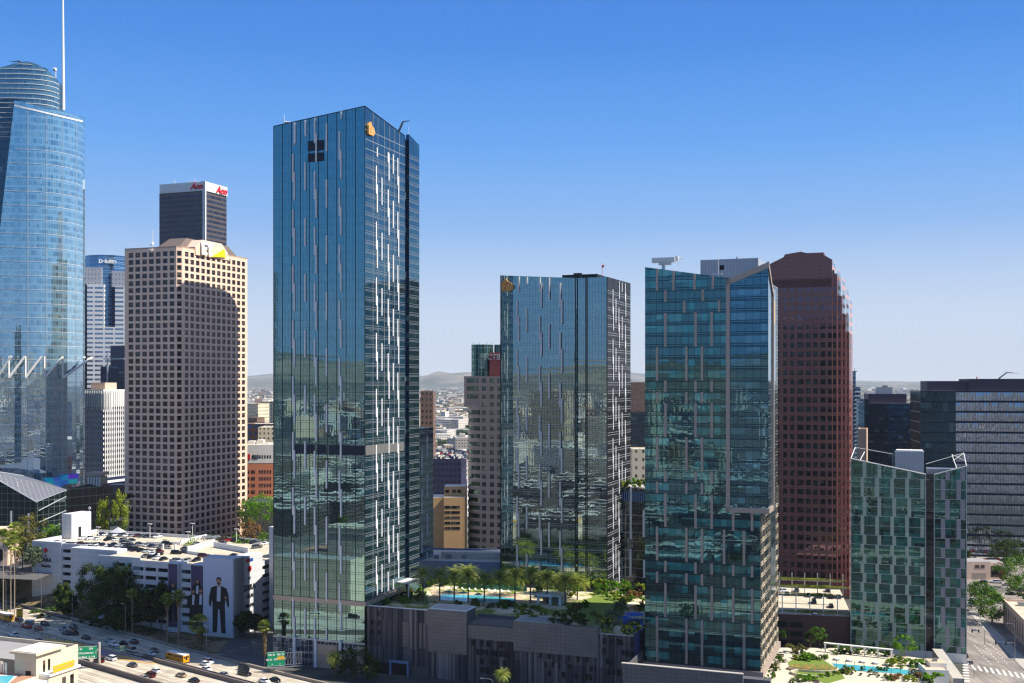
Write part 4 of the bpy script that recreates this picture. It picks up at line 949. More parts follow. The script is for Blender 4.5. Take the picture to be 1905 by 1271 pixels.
def fan_crown(seed,L,n,wid=.6):
    rnd=random.Random(seed); mb=MB()
    for k in range(n):
        a=rnd.random()*6.283; el=1.4-2.1*(k/n)+rnd.uniform(-.15,.15); d=Vector((math.cos(a)*math.cos(el),math.sin(a)*math.cos(el),math.sin(el))); c=d*L*.55
        s=d.cross(Vector((0,0,1))); s=s.normalized() if s.length>.1 else Vector((1,0,0)); u_=s.cross(d)
        mb.face([Vector((0,0,0)),c*.98+s*.03,c-s*.03],uv=[(0,0),(1,0),(1,1)])
        for q in range(7):
            t0=-1.25+2.5*q/6; dd=(d*math.cos(t0)+s*math.sin(t0)); mb.face([c,c+dd*L*.55+u_*.06*rnd.uniform(-1,1)-Vector((0,0,.12)),c+(d*math.cos(t0+.33)+s*math.sin(t0+.33))*L*.42],uv=[(0,0),(1,0),(1,1)])
    return mb
def date_palm(x,y,z,H,label,seed,group,s=1.0,name='date_palm'):
    root=tag(empty(name,(x,y,z),seed*.7),label,'palm tree',group)
    add_part('crown',('date',seed%4),lambda:frond_crown(seed%4,3.5,52,wid=.55),LM['palm'],root,(0,0,H)).scale=(s,s,s)
    add_part('trunk',('dtrunk',),lambda:MB().tube((0,0,-.3),(0,0,.92),.30,.24,8).tube((0,0,.9),(0,0,1.0),.42,.5,8),M['bark'],root).scale=(1,1,H)
    return root
def fan_palm(x,y,z,H,label,seed,group,skirt=0.0,s=1.0,name='fan_palm',mat='palm'):
    root=tag(empty(name,(x,y,z),seed*.9),label,'palm tree',group)
    add_part('crown',('fan',seed%3,mat),lambda:fan_crown(seed%3,1.9,46),LM[mat],root,(0,0,H)).scale=(s,s,s)
    add_part('trunk',('ftrunk',),lambda:MB().tube((0,0,-.3),(0,0,1),.26,.17,8),M['palebark'],root).scale=(1,1,H)
    if skirt>0:
        def sk():
            rnd=random.Random(5); mb=MB()
            for k in range(260):
                a=rnd.random()*6.28; t=rnd.random(); zz=-t; rr=.9*(1-.45*t)*rnd.uniform(.5,1.1); p=Vector((math.cos(a)*rr*.5,math.sin(a)*rr*.5,zz)); q=p+Vector((math.cos(a)*.28,math.sin(a)*.28,-.16)); sd=Vector((-math.sin(a),math.cos(a),0))*.18
                mb.face([p-sd,p+sd,q])
            return mb
        add_part('dead_frond_skirt',('skirt',),sk,LM['dry'],root,(0,0,H)).scale=(s*1.25,s*1.25,skirt)
    return root
def shrub(x,y,z,r,h,label,mat='green',seed=1,group=None,name='shrub'):
    root=tag(empty(name,(x,y,z),seed),label,'shrub',group)
    add_part('foliage',('shrub',seed%5,mat),lambda:crown_mb(100+seed%5,1,1,1,14,46,.26,cz=.75,hollow=.3),LM[mat],root).scale=(r,r,h/1.75)
    add_part('stem',('stem',),lambda:MB().tube((0,0,-.1),(0,0,.7),.08,.04,5),M['bark'],root).scale=(1,1,h/1.75)
    return root
def lamp_post(x,y,z,H,label,group,arm=2.4,dirx=-1,diry=0,name='street_lamp',head=True,r=.13):
    root=tag(empty(name,(x,y,z),math.atan2(diry,dirx)),label,'street lamp',group)
    MB().tube((0,0,0),(0,0,H-.6),r,r*.6,8).build('pole',M['steel'],root)
    MB().tube((0,0,H-.7),(arm*.35,0,H-.15),r*.6,r*.5,6).tube((arm*.35,0,H-.15),(arm,0,H),r*.5,r*.35,6).build('arm',M['steel'],root)
    MB().box(arm-.1,-.22,H-.12,arm+.9,.22,H+.08).build('lamp_head',M['steel'],root)
    return root
ORD=['first','second','third','fourth','fifth','sixth','seventh','eighth','ninth','tenth','eleventh','twelfth','thirteenth','fourteenth','fifteenth','sixteenth','seventeenth','eighteenth','nineteenth','twentieth','twenty-first','twenty-second','twenty-third','twenty-fourth','twenty-fifth','twenty-sixth','twenty-seventh','twenty-eighth','twenty-ninth','thirtieth']
# ================================================================== freeway, bank and garage on the left
FO=Vector((-124,412.5)); FD=Vector((.78,-.626)); FN=Vector((-.626,-.78))
def fw(f,n): p=FO+FD*f+FN*n; return (p.x,p.y)
FROT=math.atan2(FD.y,FD.x)
def fsheet(name,pts,z,mat,kind='structure'):
    o=MB(); o.face([(*fw(f,n),z) for f,n in pts]); 
    if Vector(o.v[0]).to_2d() is None: pass
    a=o.f and o.v; 
    # keep the normal up
    p=[Vector(v) for v in o.v[:3]]
    if (p[1]-p[0]).cross(p[2]-p[0]).z<0: o=MB(); o.face([(*fw(f,n),z) for f,n in pts][::-1])
    ob=o.build(name,mat); return tag(ob,kind=kind)
g=NG('freeway_concrete'); o=g.obj(); ca,sa=FD.x,FD.y
so_=g.sep(o); along=g.m('ADD',g.m('MULTIPLY',so_[0],FD.x),g.m('MULTIPLY',so_[1],FD.y)); across=g.m('ADD',g.m('MULTIPLY',so_[0],FN.x),g.m('MULTIPLY',so_[1],FN.y))
st=g.noise(g.comb(g.m('MULTIPLY',along,0.02),g.m('MULTIPLY',across,0.9),0.0),1.0,3.0)[0]; n=g.noise(o,0.15,5.0,0.6)[0]
jt=g.m('LESS_THAN',g.m('FRACT',g.m('DIVIDE',along,4.6)),0.03)
f=g.m('ADD',g.m('MULTIPLY',st,0.6),g.m('MULTIPLY',n,0.4)); c=g.ramp(f,[(0.36,S(150,138,122)),(0.5,S(196,184,164)),(0.66,S(222,210,190))]); c=g.mix(g.m('MULTIPLY',jt,0.35),c,S(90,84,78)); ln=g.m('ABSOLUTE',g.m('SUBTRACT',g.m('FRACT',g.m('DIVIDE',g.m('ADD',across,.8),3.8)),.5)); tr=g.m('MULTIPLY',g.m('LESS_THAN',ln,.24),g.m('MULTIPLY',st,.42)); c=g.mix(tr,c,S(96,88,80)); pt=g.noise(g.comb(g.m('MULTIPLY',along,.05),g.m('MULTIPLY',across,.26),2.0),1.0,2.0)[0]; c=g.mix(g.m('MULTIPLY',g.m('GREATER_THAN',pt,.62),.3),c,S(120,112,102))
M['freeway']=g.done(g.prin(c,0.9,0,0.2))
M['asphalt']=plain('asphalt',S(92,90,90),0.92,var=0.18,scale=0.25); M['laneline']=plain('lane_paint',S(226,222,210),0.7)
M['barrier']=plain('barrier_concrete',S(150,138,128),0.9,var=0.15,scale=0.4,streak=0.1)
fsheet('freeway_lower',[(-260,17),(140,16),(140,35),(-260,35.5)],0.05,M['freeway'])
fsheet('freeway_upper',[(-260,-1.5),(140,0),(140,14),(0,14.2),(-20,17),(-50,20),(-260,20)],0.09,M['freeway'])
fsheet('freeway_near',[(-260,36),(140,35.5),(140,70),(-260,70)],0.07,M['freeway'])
YP=plain('yellow_painted_concrete',S(206,168,96),0.9,var=0.1); MP=plain('mauve_painted_concrete',S(142,120,132),0.9,var=0.1)
fsheet('painted_gore_yellow',[(-46,18.8),(-15,17.0),(12,17.3),(11,19.2),(-11,24.2),(-30,25.0),(-58,23.0)],0.13,YP)
fsheet('painted_gore_mauve',[(-27,17.9),(-4,17.2),(9,17.8),(9,18.7),(-6,21.0),(-16,23.6),(-22,21.2)],0.17,MP)
fsheet('painted_gore_yellow_near',[(-8,18.6),(2,18.2),(1,19.4),(-8,21.0),(-12,20.4)],0.21,YP)
mb=MB()
for n_ in (4.7,9.3,20.6,24.4,28.2,32,39.6,43.3,47):
    for k in range(-60,32):
        f0=k*4.6
        if n_<10 or (k%3==0): 
            a=fw(f0,n_-.08); b=fw(f0+1.8,n_-.08); c2=fw(f0+1.8,n_+.08); d=fw(f0,n_+.08); mb.face([(*a,.13),(*d,.13),(*c2,.13),(*b,.13)])
for n_ in (.9,13.2,17.8,34.2,36.8):
    a=fw(-250,n_-.07); b=fw(130,n_-.07); c2=fw(130,n_+.07); d=fw(-250,n_+.07); mb.face([(*a,.135),(*d,.135),(*c2,.135),(*b,.135)])
tag(mb.build('lane_markings',M['laneline']),kind='structure')
def wall_line(name,pts,h,mat,label,th=.35,cat='barrier',group=None):
    mb=MB()
    for (f0,n0),(f1,n1) in zip(pts,pts[1:]):
        a=Vector(fw(f0,n0)); b=Vector(fw(f1,n1)); d=(b-a).normalized(); s=Vector((-d.y,d.x))*th
        poly=[tuple(a-s),tuple(b-s),tuple(b+s),tuple(a+s)]; mb.prism(poly,0,h)
    return tag(mb.build(name,mat),label,cat,group)
wall_line('concrete_barrier',[(-140,-3),(-60,-2.2),(0,-.2),(60,-.5),(140,-3)],1.1,M['barrier'],'long pale concrete edge wall between the upper freeway lanes and the dark bank')
wall_line('retaining_wall',[(8,16.6),(40,16.2),(140,15.5)],1.5,M['darkconc'],'brown retaining wall beside the lower freeway lanes, below the school bus')
wall_line('retaining_wall',[(-2,14.4),(40,13.7),(140,13.2)],1.1,M['darkconc'],'shorter brown wall with a rail, just under the wheels of the school bus',th=.25)
wall_line('retaining_wall',[(-40,35.9),(0,34.6),(140,34)],1.8,M['darkconc'],'dark brown wall at the bottom edge dividing the two near carriageways')
mb=MB(); P=[(-140,20.6),(-74,20.8),(-46,20.6),(-19,16.4),(-2,14.6)]
for (f0,n0),(f1,n1) in zip(P,P[1:]):
    mb.tube((*fw(f0,n0),.9),(*fw(f1,n1),.9),.12,.12,5); k=int(abs(f1-f0)/5)
    for j in range(k+1): q=fw(f0+(f1-f0)*j/k,n0+(n1-n0)*j/k); mb.tube((*q,0),(*q,.9),.1,.1,5)
tag(mb.build('guard_rail',M['darkmetal']),'thin dark guard rail curving along the painted yellow and mauve gore','railing')
# ---- terrain bank up to the garage
GC=(-108.5,432.0)
def hterr(x,y):
    f=(x-FO.x)*FD.x+(y-FO.y)*FD.y; n=-((x-FO.x)*FN.x+(y-FO.y)*FN.y)      # n>0 away from the freeway
    a=max(0,min(1,(-(x)-137)/28)); a=a*a*(3-2*a); b=max(0,min(1,(n-4)/26)); b=b*b*(3-2*b)
    return 13.2*a*b+ (0.6*math.sin(x*.21)*math.sin(y*.17)*a*b)
mb=MB(); nx,ny=70,60; X0,X1=-420,-112; 
grid=[]
for j in range(ny+1):
    row=[]
    for i in range(nx+1):
        f=-300+ (300+25)*i/nx; n_=1.2+ 130*(j/ny)**1.5; q=FO+FD*f-FN*n_; row.append((q.x,q.y,hterr(q.x,q.y)+.02+ (0 if j else 0)))
    grid.append(row)
for j in range(ny):
    for i in range(nx): mb.face([grid[j][i],grid[j][i+1],grid[j+1][i+1],grid[j+1][i]],smooth=True)
g=NG('dry_bank'); o=g.obj(); n=g.noise(o,0.05,5.0,0.6)[0]; n2=g.noise(o,0.6,4.0)[0]; f=g.m('ADD',g.m('MULTIPLY',n,.75),g.m('MULTIPLY',n2,.25))
c=g.ramp(f,[(0.40,S(58,66,34)),(0.47,S(96,86,58)),(0.52,S(140,120,96)),(0.65,S(166,146,120))]); M['bank']=g.done(g.prin(c,0.95,0,0.1))
tag(mb.build('embankment',M['bank']),kind='structure')
sh=[]
for k,(px,py,r_,h_,m_) in enumerate([(30,1100,2.2,2,'olive'),(10,1108,2.4,2.2,'dark'),(55,1126,1.6,1.1,'yellow'),(80,1118,3.4,2.2,'dark'),(98,1108,3.6,2.4,'green'),(118,1104,3.2,2.0,'dark'),(66,1110,3,1.8,'green'),(180,1132,4,2.5,'dark'),(200,1136,4,2.5,'dark'),(222,1142,4,2.4,'dark'),(160,1126,3,2,'dark')]):
    D=445+ (1140-py)*1.1; x=PX(px,D)
    shrub(x,D,hterr(x,D),r_,h_,['low olive shrub on the dry bank by the left frame edge','dark shrub touching the left frame edge above the ramp','small yellow-green bush beside the grey box on the bank','dark shrub in the middle of the grassy patch on the bank','broad green shrub below the white garage corner','dark green shrub at the top of the shaded bank','green shrub left of the broad one on the bank','dark bush under the big trees before the garage','dark bush second from the garage lamp on the bank','dark bush nearest the tall lamp post on the bank','dark bush at the foot of the two dark trees'][k],m_,k,'shrubs on the freeway bank')
q=(PX(55,455),455); MB_=MB().box(-1.6,-1,0,1.6,1,2.0).box(-1.8,-1.2,2.0,1.8,1.2,2.2,m=1); tag(MB_.build('utility_cabinet',[M['steel'],M['white']],loc=(q[0],q[1],hterr(*q)-.2)),'grey utility cabinet standing on the dry bank','cabinet')
# street & pale building at the far left edge
ob=MB().face([(-330,500,13.6),(-196,478,13.6),(-196,650,13.6),(-330,650,13.6)]) ; mb=MB(); mb.face([(-330,508,13.7),(-208,482,13.7),(-208,700,13.7),(-330,700,13.7)]); tag(mb.build('side_street',M['asphalt']),kind='structure')

# ---- garage
G_=tag(empty('parking_garage',(GC[0],GC[1],0),ROT),'white multi-level parking garage with rooftop parking and a wall-high poster of a suited man','parking garage')
GW=128; GDp=69; GZ=26.4; PARA=27.6
g=NG('white_garage_panel'); uv=g.sep(g.uv()); jn=g.m('MAXIMUM',g.m('LESS_THAN',g.m('FRACT',g.m('DIVIDE',uv[1],2.4)),0.03),g.m('LESS_THAN',g.m('FRACT',g.m('DIVIDE',uv[0],6.0)),0.01)); n=g.noise(g.obj(),0.3,4.0)[0]
c=g.mix(jn,S(204,206,210),S(156,158,166)); stk=g.noise(g.v('MULTIPLY',g.obj(),(0.9,0.9,0.05)),1.0,4.0,.6)[0]; c=g.v('SCALE',c,None,g.m('MULTIPLY_ADD',n,0.2,g.m('MULTIPLY_ADD',stk,.3,.74))); M['gwhite']=g.done(g.prin(c,0.7,0,0.3))
def gx(px): return -tu(437.5,432,px)    # along the front, from the corner
ga=MB()
x_man=gx(381); xs_l=gx(333); xs_p1=gx(314); xs_end=gx(243)
sl=[]   # slot rows
lv=[GZ-2.9-3.45*k for k in range(9)]
# solid parts of the front
ga.box(x_man,-1.2,0,0,6,PARA+3.4)            # poster tower
ga.box(gx(355),-.2,0,x_man,6,PARA)            # second poster wall
ga.box(xs_p1,-.6,0,xs_l,6,PARA)
ga.build('solid_wall',M['gwhite'],G_)
MB().box(-97,17.6,0,-72,24,PARA+.2).build('solid_wall',M['gwhite'],G_)
MB().box(-128,27.3,0,-111,34,PARA+.4).box(-128,34,0,-127.4,GDp,PARA+.4).build('solid_wall',M['gwhite'],G_)
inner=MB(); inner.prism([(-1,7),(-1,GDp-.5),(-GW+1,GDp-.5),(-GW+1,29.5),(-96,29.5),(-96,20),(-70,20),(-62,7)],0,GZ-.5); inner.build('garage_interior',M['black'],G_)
def slotwall(x0,x1,y,name='slotted_wall',bays=3,z0=0):
    mb=MB(); prev=z0
    for z in sorted(lv):
        if z<z0+0.5: continue
        mb.box(x0,y,prev,x1,y+.5,z)
        w=(x1-x0)/bays
        for b in range(bays+1): 
            a=x0+b*w-(0.45 if b else 0); mb.box(max(a,x0),y,z,min(x0+b*w+.45,x1),y+.5,z+1.5)
        prev=z+1.5
    mb.box(x0,y,prev,x1,y+.5,PARA); 
    mb.box(x0,y+.5,prev,x1,y+4,prev+.3)
    return mb.build(name,M['gwhite'],G_)
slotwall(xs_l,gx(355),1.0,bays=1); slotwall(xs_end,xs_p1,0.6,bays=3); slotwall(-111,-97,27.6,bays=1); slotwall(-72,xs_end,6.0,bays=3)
# right side wall (towards the tall tower)
mb=MB(); mb.box(-6,0,0,0,tv(437.5,432,488),PARA+3.0); mb.build('solid_wall',M['gwhite'],G_)
y0=tv(437.5,432,488); mb=MB(); prev=0
for z in sorted(lv):
    mb.box(-.9,y0,prev,-.3,GDp,z); prev=z+1.5
mb.box(-.9,y0,prev,-.3,GDp,PARA-.5); mb.box(-1.5,y0+9,0,-.2,y0+10,PARA-.3); mb.build('slotted_wall',M['gwhite'],G_)
# roof deck, parapets and ramp walls
g=NG('deck_concrete'); o=g.obj(); n=g.noise(o,0.25,5.0,0.6)[0]; n2=g.noise(g.v('MULTIPLY',o,(0.1,0.6,1)),1.0,3.0)[0]; c=g.ramp(g.m('ADD',g.m('MULTIPLY',n,.5),g.m('MULTIPLY',n2,.5)),[(0.35,S(176,164,144)),(0.6,S(208,196,174)),(0.75,S(222,212,192))]); M['deck']=g.done(g.prin(c,0.9,0,0.2))
DECK=[(-.9,2),(-.9,GDp),(-GW,GDp),(-GW,28),(-97,28),(-97,18.5),(-72,18.5),(-72,6.5),(xs_end,6.5),(xs_end,1.2),(x_man,1.2)]
MB().prism(DECK,GZ-.3,GZ).build('roof_deck',M['deck'],G_)
mb=MB(); mb.box(-GW,GDp,0,0,GDp+.4,PARA+.2); 
mb.build('parapet',M['gwhite'],G_)
def gr(px,py,z=GZ): # roof point seen at a photo position -> local
    D=GD(py,z); x=PX(px,D); dx,dy=x-GC[0],D-GC[1]; c_,s_=math.cos(-ROT),math.sin(-ROT); return (dx*c_-dy*s_, dx*s_+dy*c_)
def rampwall(p,q,h=1.6,t=.25):
    a=Vector(gr(*p)); b=Vector(gr(*q)); d=(b-a).normalized(); s=Vector((-d.y,d.x))*t; poly=[tuple(a-s),tuple(b-s),tuple(b+s),tuple(a+s)]; return MB().prism(poly,GZ,GZ+h).build('ramp_wall',M['gwhite'],G_)
rampwall((348,1028),(398,1013),2.4); rampwall((398,1018),(462,1030),2.4); rampwall((348,1030),(412,1040),1.3); rampwall((336,1011),(384,1000),1.6); rampwall((272,1013),(336,1014),1.3); rampwall((384,1000),(408,1001),1.2)
# stair tower at the back left
sp_=(-128.2,46); zs_=PZ(957,518)
mb=MB(); mb.box(sp_[0],sp_[1],GZ-10,sp_[0]+5.8,sp_[1]+13,zs_); mb.box(sp_[0]+5.75,sp_[1]+4.5,GZ,sp_[0]+5.85,sp_[1]+6.3,GZ+5.2,m=1); mb.tube((sp_[0]+5.4,sp_[1]+12.4,zs_),(sp_[0]+5.4,sp_[1]+12.4,zs_+1.5),.08); mb.tube((sp_[0]+5.4,sp_[1]+12.3,zs_+1.6),(sp_[0]+5.4,sp_[1]+12.6,zs_+1.6),.7,.7,10)
mb.build('stair_tower',[M['gwhite'],M['darkmetal']],G_)
MB().prism([(-62,GDp-8),(-56,GDp-8),(-56,GDp-2),(-62,GDp-2)],GZ,GZ+1.8,cap=False).face([(-62,GDp-8,GZ+1.8),(-56,GDp-8,GZ+1.8),(-59,GDp-5,GZ+4.2)]) 
tt=MB(); a=gr(215,997); tt.box(a[0]-3,a[1]-.5,GZ,a[0]+3,a[1]+4,GZ+1.6)
for q in ([(-3,-.5),(3,-.5)],[(3,-.5),(3,4)],[(3,4),(-3,4)],[(-3,4),(-3,-.5)]): tt.face([(a[0]+q[0][0],a[1]+q[0][1],GZ+1.6),(a[0]+q[1][0],a[1]+q[1][1],GZ+1.6),(a[0],a[1]+1.7,GZ+4)])
tt.build('stair_shelter',M['gwhite'],G_)
# posters, signs
g=NG('poster_paper'); M['poster']=plain('poster_pale_blue',S(196,204,224),0.6,var=0.03); M['suit']=plain('poster_dark_ink',S(22,22,30),0.7,var=0.05); M['skin']=plain('poster_skin_ink',S(176,130,104),0.7,var=0.05); M['shirt']=plain('poster_shirt_ink',S(206,210,222),0.7,var=0.03); M['hair']=plain('poster_hair_ink',S(40,26,20),0.7)
M['purple']=plain('poster_purple',S(74,64,96),0.6,var=0.15,scale=0.1)
def poster(x0,x1,z0,z1,y,bg,figs,name='poster'):
    """flat printed wall banner; each figure is an upright standing person drawn as flat shapes, (cx, foot z, height, hair, kind)"""
    Rt=G_; mb=MB(); mb.box(x0,y-.12,z0,x1,y,z1,m=0); yy=[y-.14]
    def poly(pts,m): mb.face([(px_,yy[0],pz_) for px_,pz_ in pts],m=m)
    for cx_,zf,h,long_,dress in figs:
        def P(a,b): return (cx_+a*h*1.16,zf+b*h)
        yy[0]-=.012
        L=[P(-.115,.0),P(-.035,.0),P(-.012,.42),P(.012,.42),P(.045,0),P(.125,0),P(.11,.50),P(.125,.60),P(.165,.45),P(.19,.50),P(.175,.70),P(.14,.80),P(.055,.835),P(-.055,.835),P(-.14,.80),P(-.175,.66),P(-.185,.5),P(-.15,.44),P(-.125,.58),P(-.115,.5)]
        poly(L,1); yy[0]-=.012
        poly([P(-.03,.83),P(-.04,.56),P(.03,.56),P(.035,.83)],3); yy[0]-=.012
        poly([P(-.022,.82),P(.022,.82),P(.022,.87),P(-.022,.87)],2); 
        poly([P(.10,.62),P(.14,.60),P(.15,.65),P(.115,.67)],2)
        yy[0]-=.012
        if long_: poly([P(-.075,.80),P(.075,.80),P(.07,.95),P(.03,1.0),P(-.03,1.0),P(-.07,.95)],4); yy[0]-=.012
        head=[P(.043*math.cos(t),.92+.058*math.sin(t)) for t in [2*math.pi*k/14 for k in range(14)]]; poly(head,2); yy[0]-=.012
        if not long_:
            poly([P(-.046,.915),P(-.05,.955),P(-.03,.985),P(.0,.995),P(.035,.985),P(.05,.95),P(.046,.915),P(.036,.95),P(.0,.962),P(-.036,.95)],4)
            poly([P(-.038,.90),P(-.03,.868),P(0,.858),P(.03,.868),P(.038,.90),P(.02,.885),P(0,.89),P(-.02,.885)],4)
        for sx in(-.017,.017): poly([P(sx-.007,.925),P(sx+.007,.925),P(sx+.007,.932),P(sx-.007,.932)],4)
        poly([P(-.012,.89),P(.012,.89),P(.012,.894),P(-.012,.894)],4)
    return mb.build(name,[bg,M['suit'],M['skin'],M['shirt'],M['hair']],G_)
poster(x_man+.3,-.3,1.5,PARA+3.2,-1.2,M['poster'],[(x_man*.47,1.7,22.0,False,False)])
poster(gx(355)+.3,x_man-.3,2,PARA-.3,-.2,M['purple'],[(gx(368),8.5,13.5,True,False),(gx(361),3.5,14.5,False,False),(gx(374.5),3.5,15,False,False)])
poster(xs_p1+.3,xs_l-.3,2,PARA-.3,-.6,M['purple'],[(gx(324),4.5,15.5,True,False)])
def sidesign(root):
    yc=tv(437.5,432,464)
    mb=MB(); mb.tube((.05,yc,25.5),(.2,yc,25.5),1.25,1.25,14); mb.build('red_round_sign',M['red'],root)
    MB().tube((.2,yc,25.5),(.3,yc,25.5),.5,.5,12).build('red_round_sign_centre',M['suit'],root)
    text_mesh('at',2.2,M['suit'],root,(.1,yc,21.9),SIDE,.05,name='wall_lettering')
    text_mesh('ZARA',3.0,M['suit'],root,(.1,yc,18.0),SIDE,.05,bold=.12,name='wall_lettering'); text_mesh('H&M',2.4,M['suit'],root,(.1,yc,14.6),SIDE,.05,bold=.02,name='wall_lettering'); text_mesh('FIGat7th',1.7,M['suit'],root,(.1,yc,10.8),SIDE,.05,bold=.1,name='wall_lettering')
    MB().box(.04,yc-2.6,28.3,.1,yc,29.6).build('small_wall_banner',M['red'],root); MB().box(.04,yc,28.3,.1,yc+2.4,29.6).build('small_wall_banner',plain('blue_banner',S(30,80,150)),root)
sidesign(G_)
xx=-120; MB().tube((xx,27.28,24.0),(xx,27.1,24.0),1.1,1.1,14).build('red_round_sign',M['red'],G_)
text_mesh('at',1.8,M['suit'],G_,(xx,27.2,21.6),FRONT,.05,name='wall_lettering'); text_mesh('ZARA',2.5,M['suit'],G_,(xx,27.2,19.6),FRONT,.05,bold=.1,name='wall_lettering'); text_mesh('FIGat7th',1.5,M['suit'],G_,(xx,27.2,16.8),FRONT,.05,bold=.08,name='wall_lettering')
# white stair pylon at the right end of the garage roof
tag(MB().box(0,0,0,3.2,6,PZ(980,455)).box(-.1,-.1,PZ(980,455),3.3,6.1,PZ(980,455)+.3).build('stair_pylon',M['gwhite'],loc=(PX(500.5,452),452,0),rz=ROT),'tall narrow white pylon between the garage roof and the tallest tower','pylon')
# rooftop lamps
for k,(px,py,h) in enumerate([(183,1003,5.5),(279,1003,7),(350,1014,5.8),(358,1002,7),(440,1011,6.4)]):
    x,y=gr(px,py); c_,s_=math.cos(ROT),math.sin(ROT); X,Y=GC[0]+x*c_-y*s_,GC[1]+x*s_+y*c_
    r_=tag(empty('rooftop_lamp',(X,Y,GZ),ROT),['white twin lamp beside the white stair tower on the garage roof','white twin lamp at the crowded back row of the garage roof','shorter white lamp by the middle ramp on the garage roof','tall white lamp at the back edge before the round tree','white lamp at the right of the red car on the roof'][k],'lamp','lamp posts on the garage roof')
    MB().tube((0,0,0),(0,0,h),.13,.1,6).build('pole',M['white'],r_); MB().box(-1.1,-.35,h,1.1,.35,h+.25).build('lamp_head',M['white'],r_)
# small white posts
for k,(px,py) in enumerate([(317,1051),(303,1022),(326,1023),(340,1050),(295,1040)]):
    x,y=gr(px,py); c_,s_=math.cos(ROT),math.sin(ROT); X,Y=GC[0]+x*c_-y*s_,GC[1]+x*s_+y*c_
    tag(MB().box(-.35,-.35,0,.35,.35,2.2).box(-.42,-.42,2.2,.42,.42,2.35).build('vent_post',M['white'],loc=(X,Y,GZ),rz=ROT),['squat white post behind the silver car on the garage deck','squat white post near the dark suv by the low wall','squat white post before the pair of dark cars','squat white post nearest the slotted front wall','squat white post left among the parked cars'][k],'post','white posts on the garage deck')
# cars on the roof: rows given by two photo points
rnd=random.Random(4)
ROWS=[('back row',(186,996),(300,1001),24,None),('second back row',(150,1003),(262,1008),16,None),('third row',(100,1013),(215,1017),15,None),('fourth row',(225,1011),(305,1020),9,None),('fifth row',(215,1021),(300,1030),8,None),('left edge row',(92,1010),(180,1022),11,None),('middle row',(255,1027),(300,1034),5,None),
      ('front row',(262,1049),(332,1053),9,None),('right back row',(410,1005),(498,1014),8,None),('near edge row',(345,1046),(378,1043),4,None),('left middle row',(178,1014),(250,1018),9,None),('garage front left row',(265,1036),(310,1043),4,None)]
kinds=['saloon','suv','saloon','hatchback','suv','saloon','pickup']; cols=['white','silver','black','grey','white','black','dark blue','silver','grey','white','dark red']
LAB={}
for name_,a,b,nn,_ in ROWS:
    for k in range(nn):
        t=(k+.5)/nn; px=a[0]+(b[0]-a[0])*t; py=a[1]+(b[1]-a[1])*t; x,y=gr(px,py)
        if rnd.random()<.07: continue
        if not(-GW+1<x<-1 and y<GDp-.8 and (y>30 or (x>-95 and y>21) or (x>-70 and y>8) or (x>xs_end+1 and y>3.2))) : continue
        c_,s_=math.cos(ROT),math.sin(ROT); X,Y=GC[0]+x*c_-y*s_,GC[1]+x*s_+y*c_
        kd=kinds[rnd.randrange(7)]; cl=cols[rnd.randrange(11)]
        if name_=='right back row' and k==1: kd,cl='saloon','red'
        if any(abs(X-u[0])<2.0 and abs(Y-u[1])<3.4 for u in LAB.setdefault('pos',[])): continue
        LAB['pos'].append((X,Y))
        lab=('bright red car, only red one on the white garage roof' if cl=='red' else f'{cl} {kd}, {ORD[k]} from left in the {name_} on the garage roof')
        vehicle(kd,cl,X,Y,GZ,ROT+R(90)+rnd.choice([0,math.pi])+R(rnd.uniform(-3,3)),lab,'cars parked on the white garage roof',detail=1)
for k,(px,py,kd,cl,hd,lab) in enumerate([(330,1046,'suv','silver',0,'silver suv standing alone in the open middle of the garage deck'),(328,1031,'suv','black',10,'black suv beside the low ramp wall on the garage deck'),(343,1029,'saloon','grey',10,'grey saloon next to the black suv by the ramp wall'),(310,1014,'suv','black',0,'black suv alone behind the long low wall on the deck'),(312,1021,'hatchback','silver',0,'silver hatchback just before the lone black suv'),(366,1014,'saloon','silver',20,'silver saloon tucked against the ramp wall on the deck'),(413,1012,'saloon','grey',0,'small grey car in the open right part of the deck'),(436,1036,'saloon','black',0,'black saloon behind the corner poster tower on the deck'),(378,1037,'suv','dark red',0,'dark red suv at the left shoulder of the poster tower'),(478,1020,'suv','grey',60,'grey suv near the white pylon on the deck'),(345,1023,'saloon','grey',5,'grey saloon at the foot of the middle roof lamp')]):
    x,y=gr(px,py); c_,s_=math.cos(ROT),math.sin(ROT); X,Y=GC[0]+x*c_-y*s_,GC[1]+x*s_+y*c_
    vehicle(kd,cl,X,Y,GZ,ROT+R(hd),lab,'cars parked on the white garage roof',detail=1)
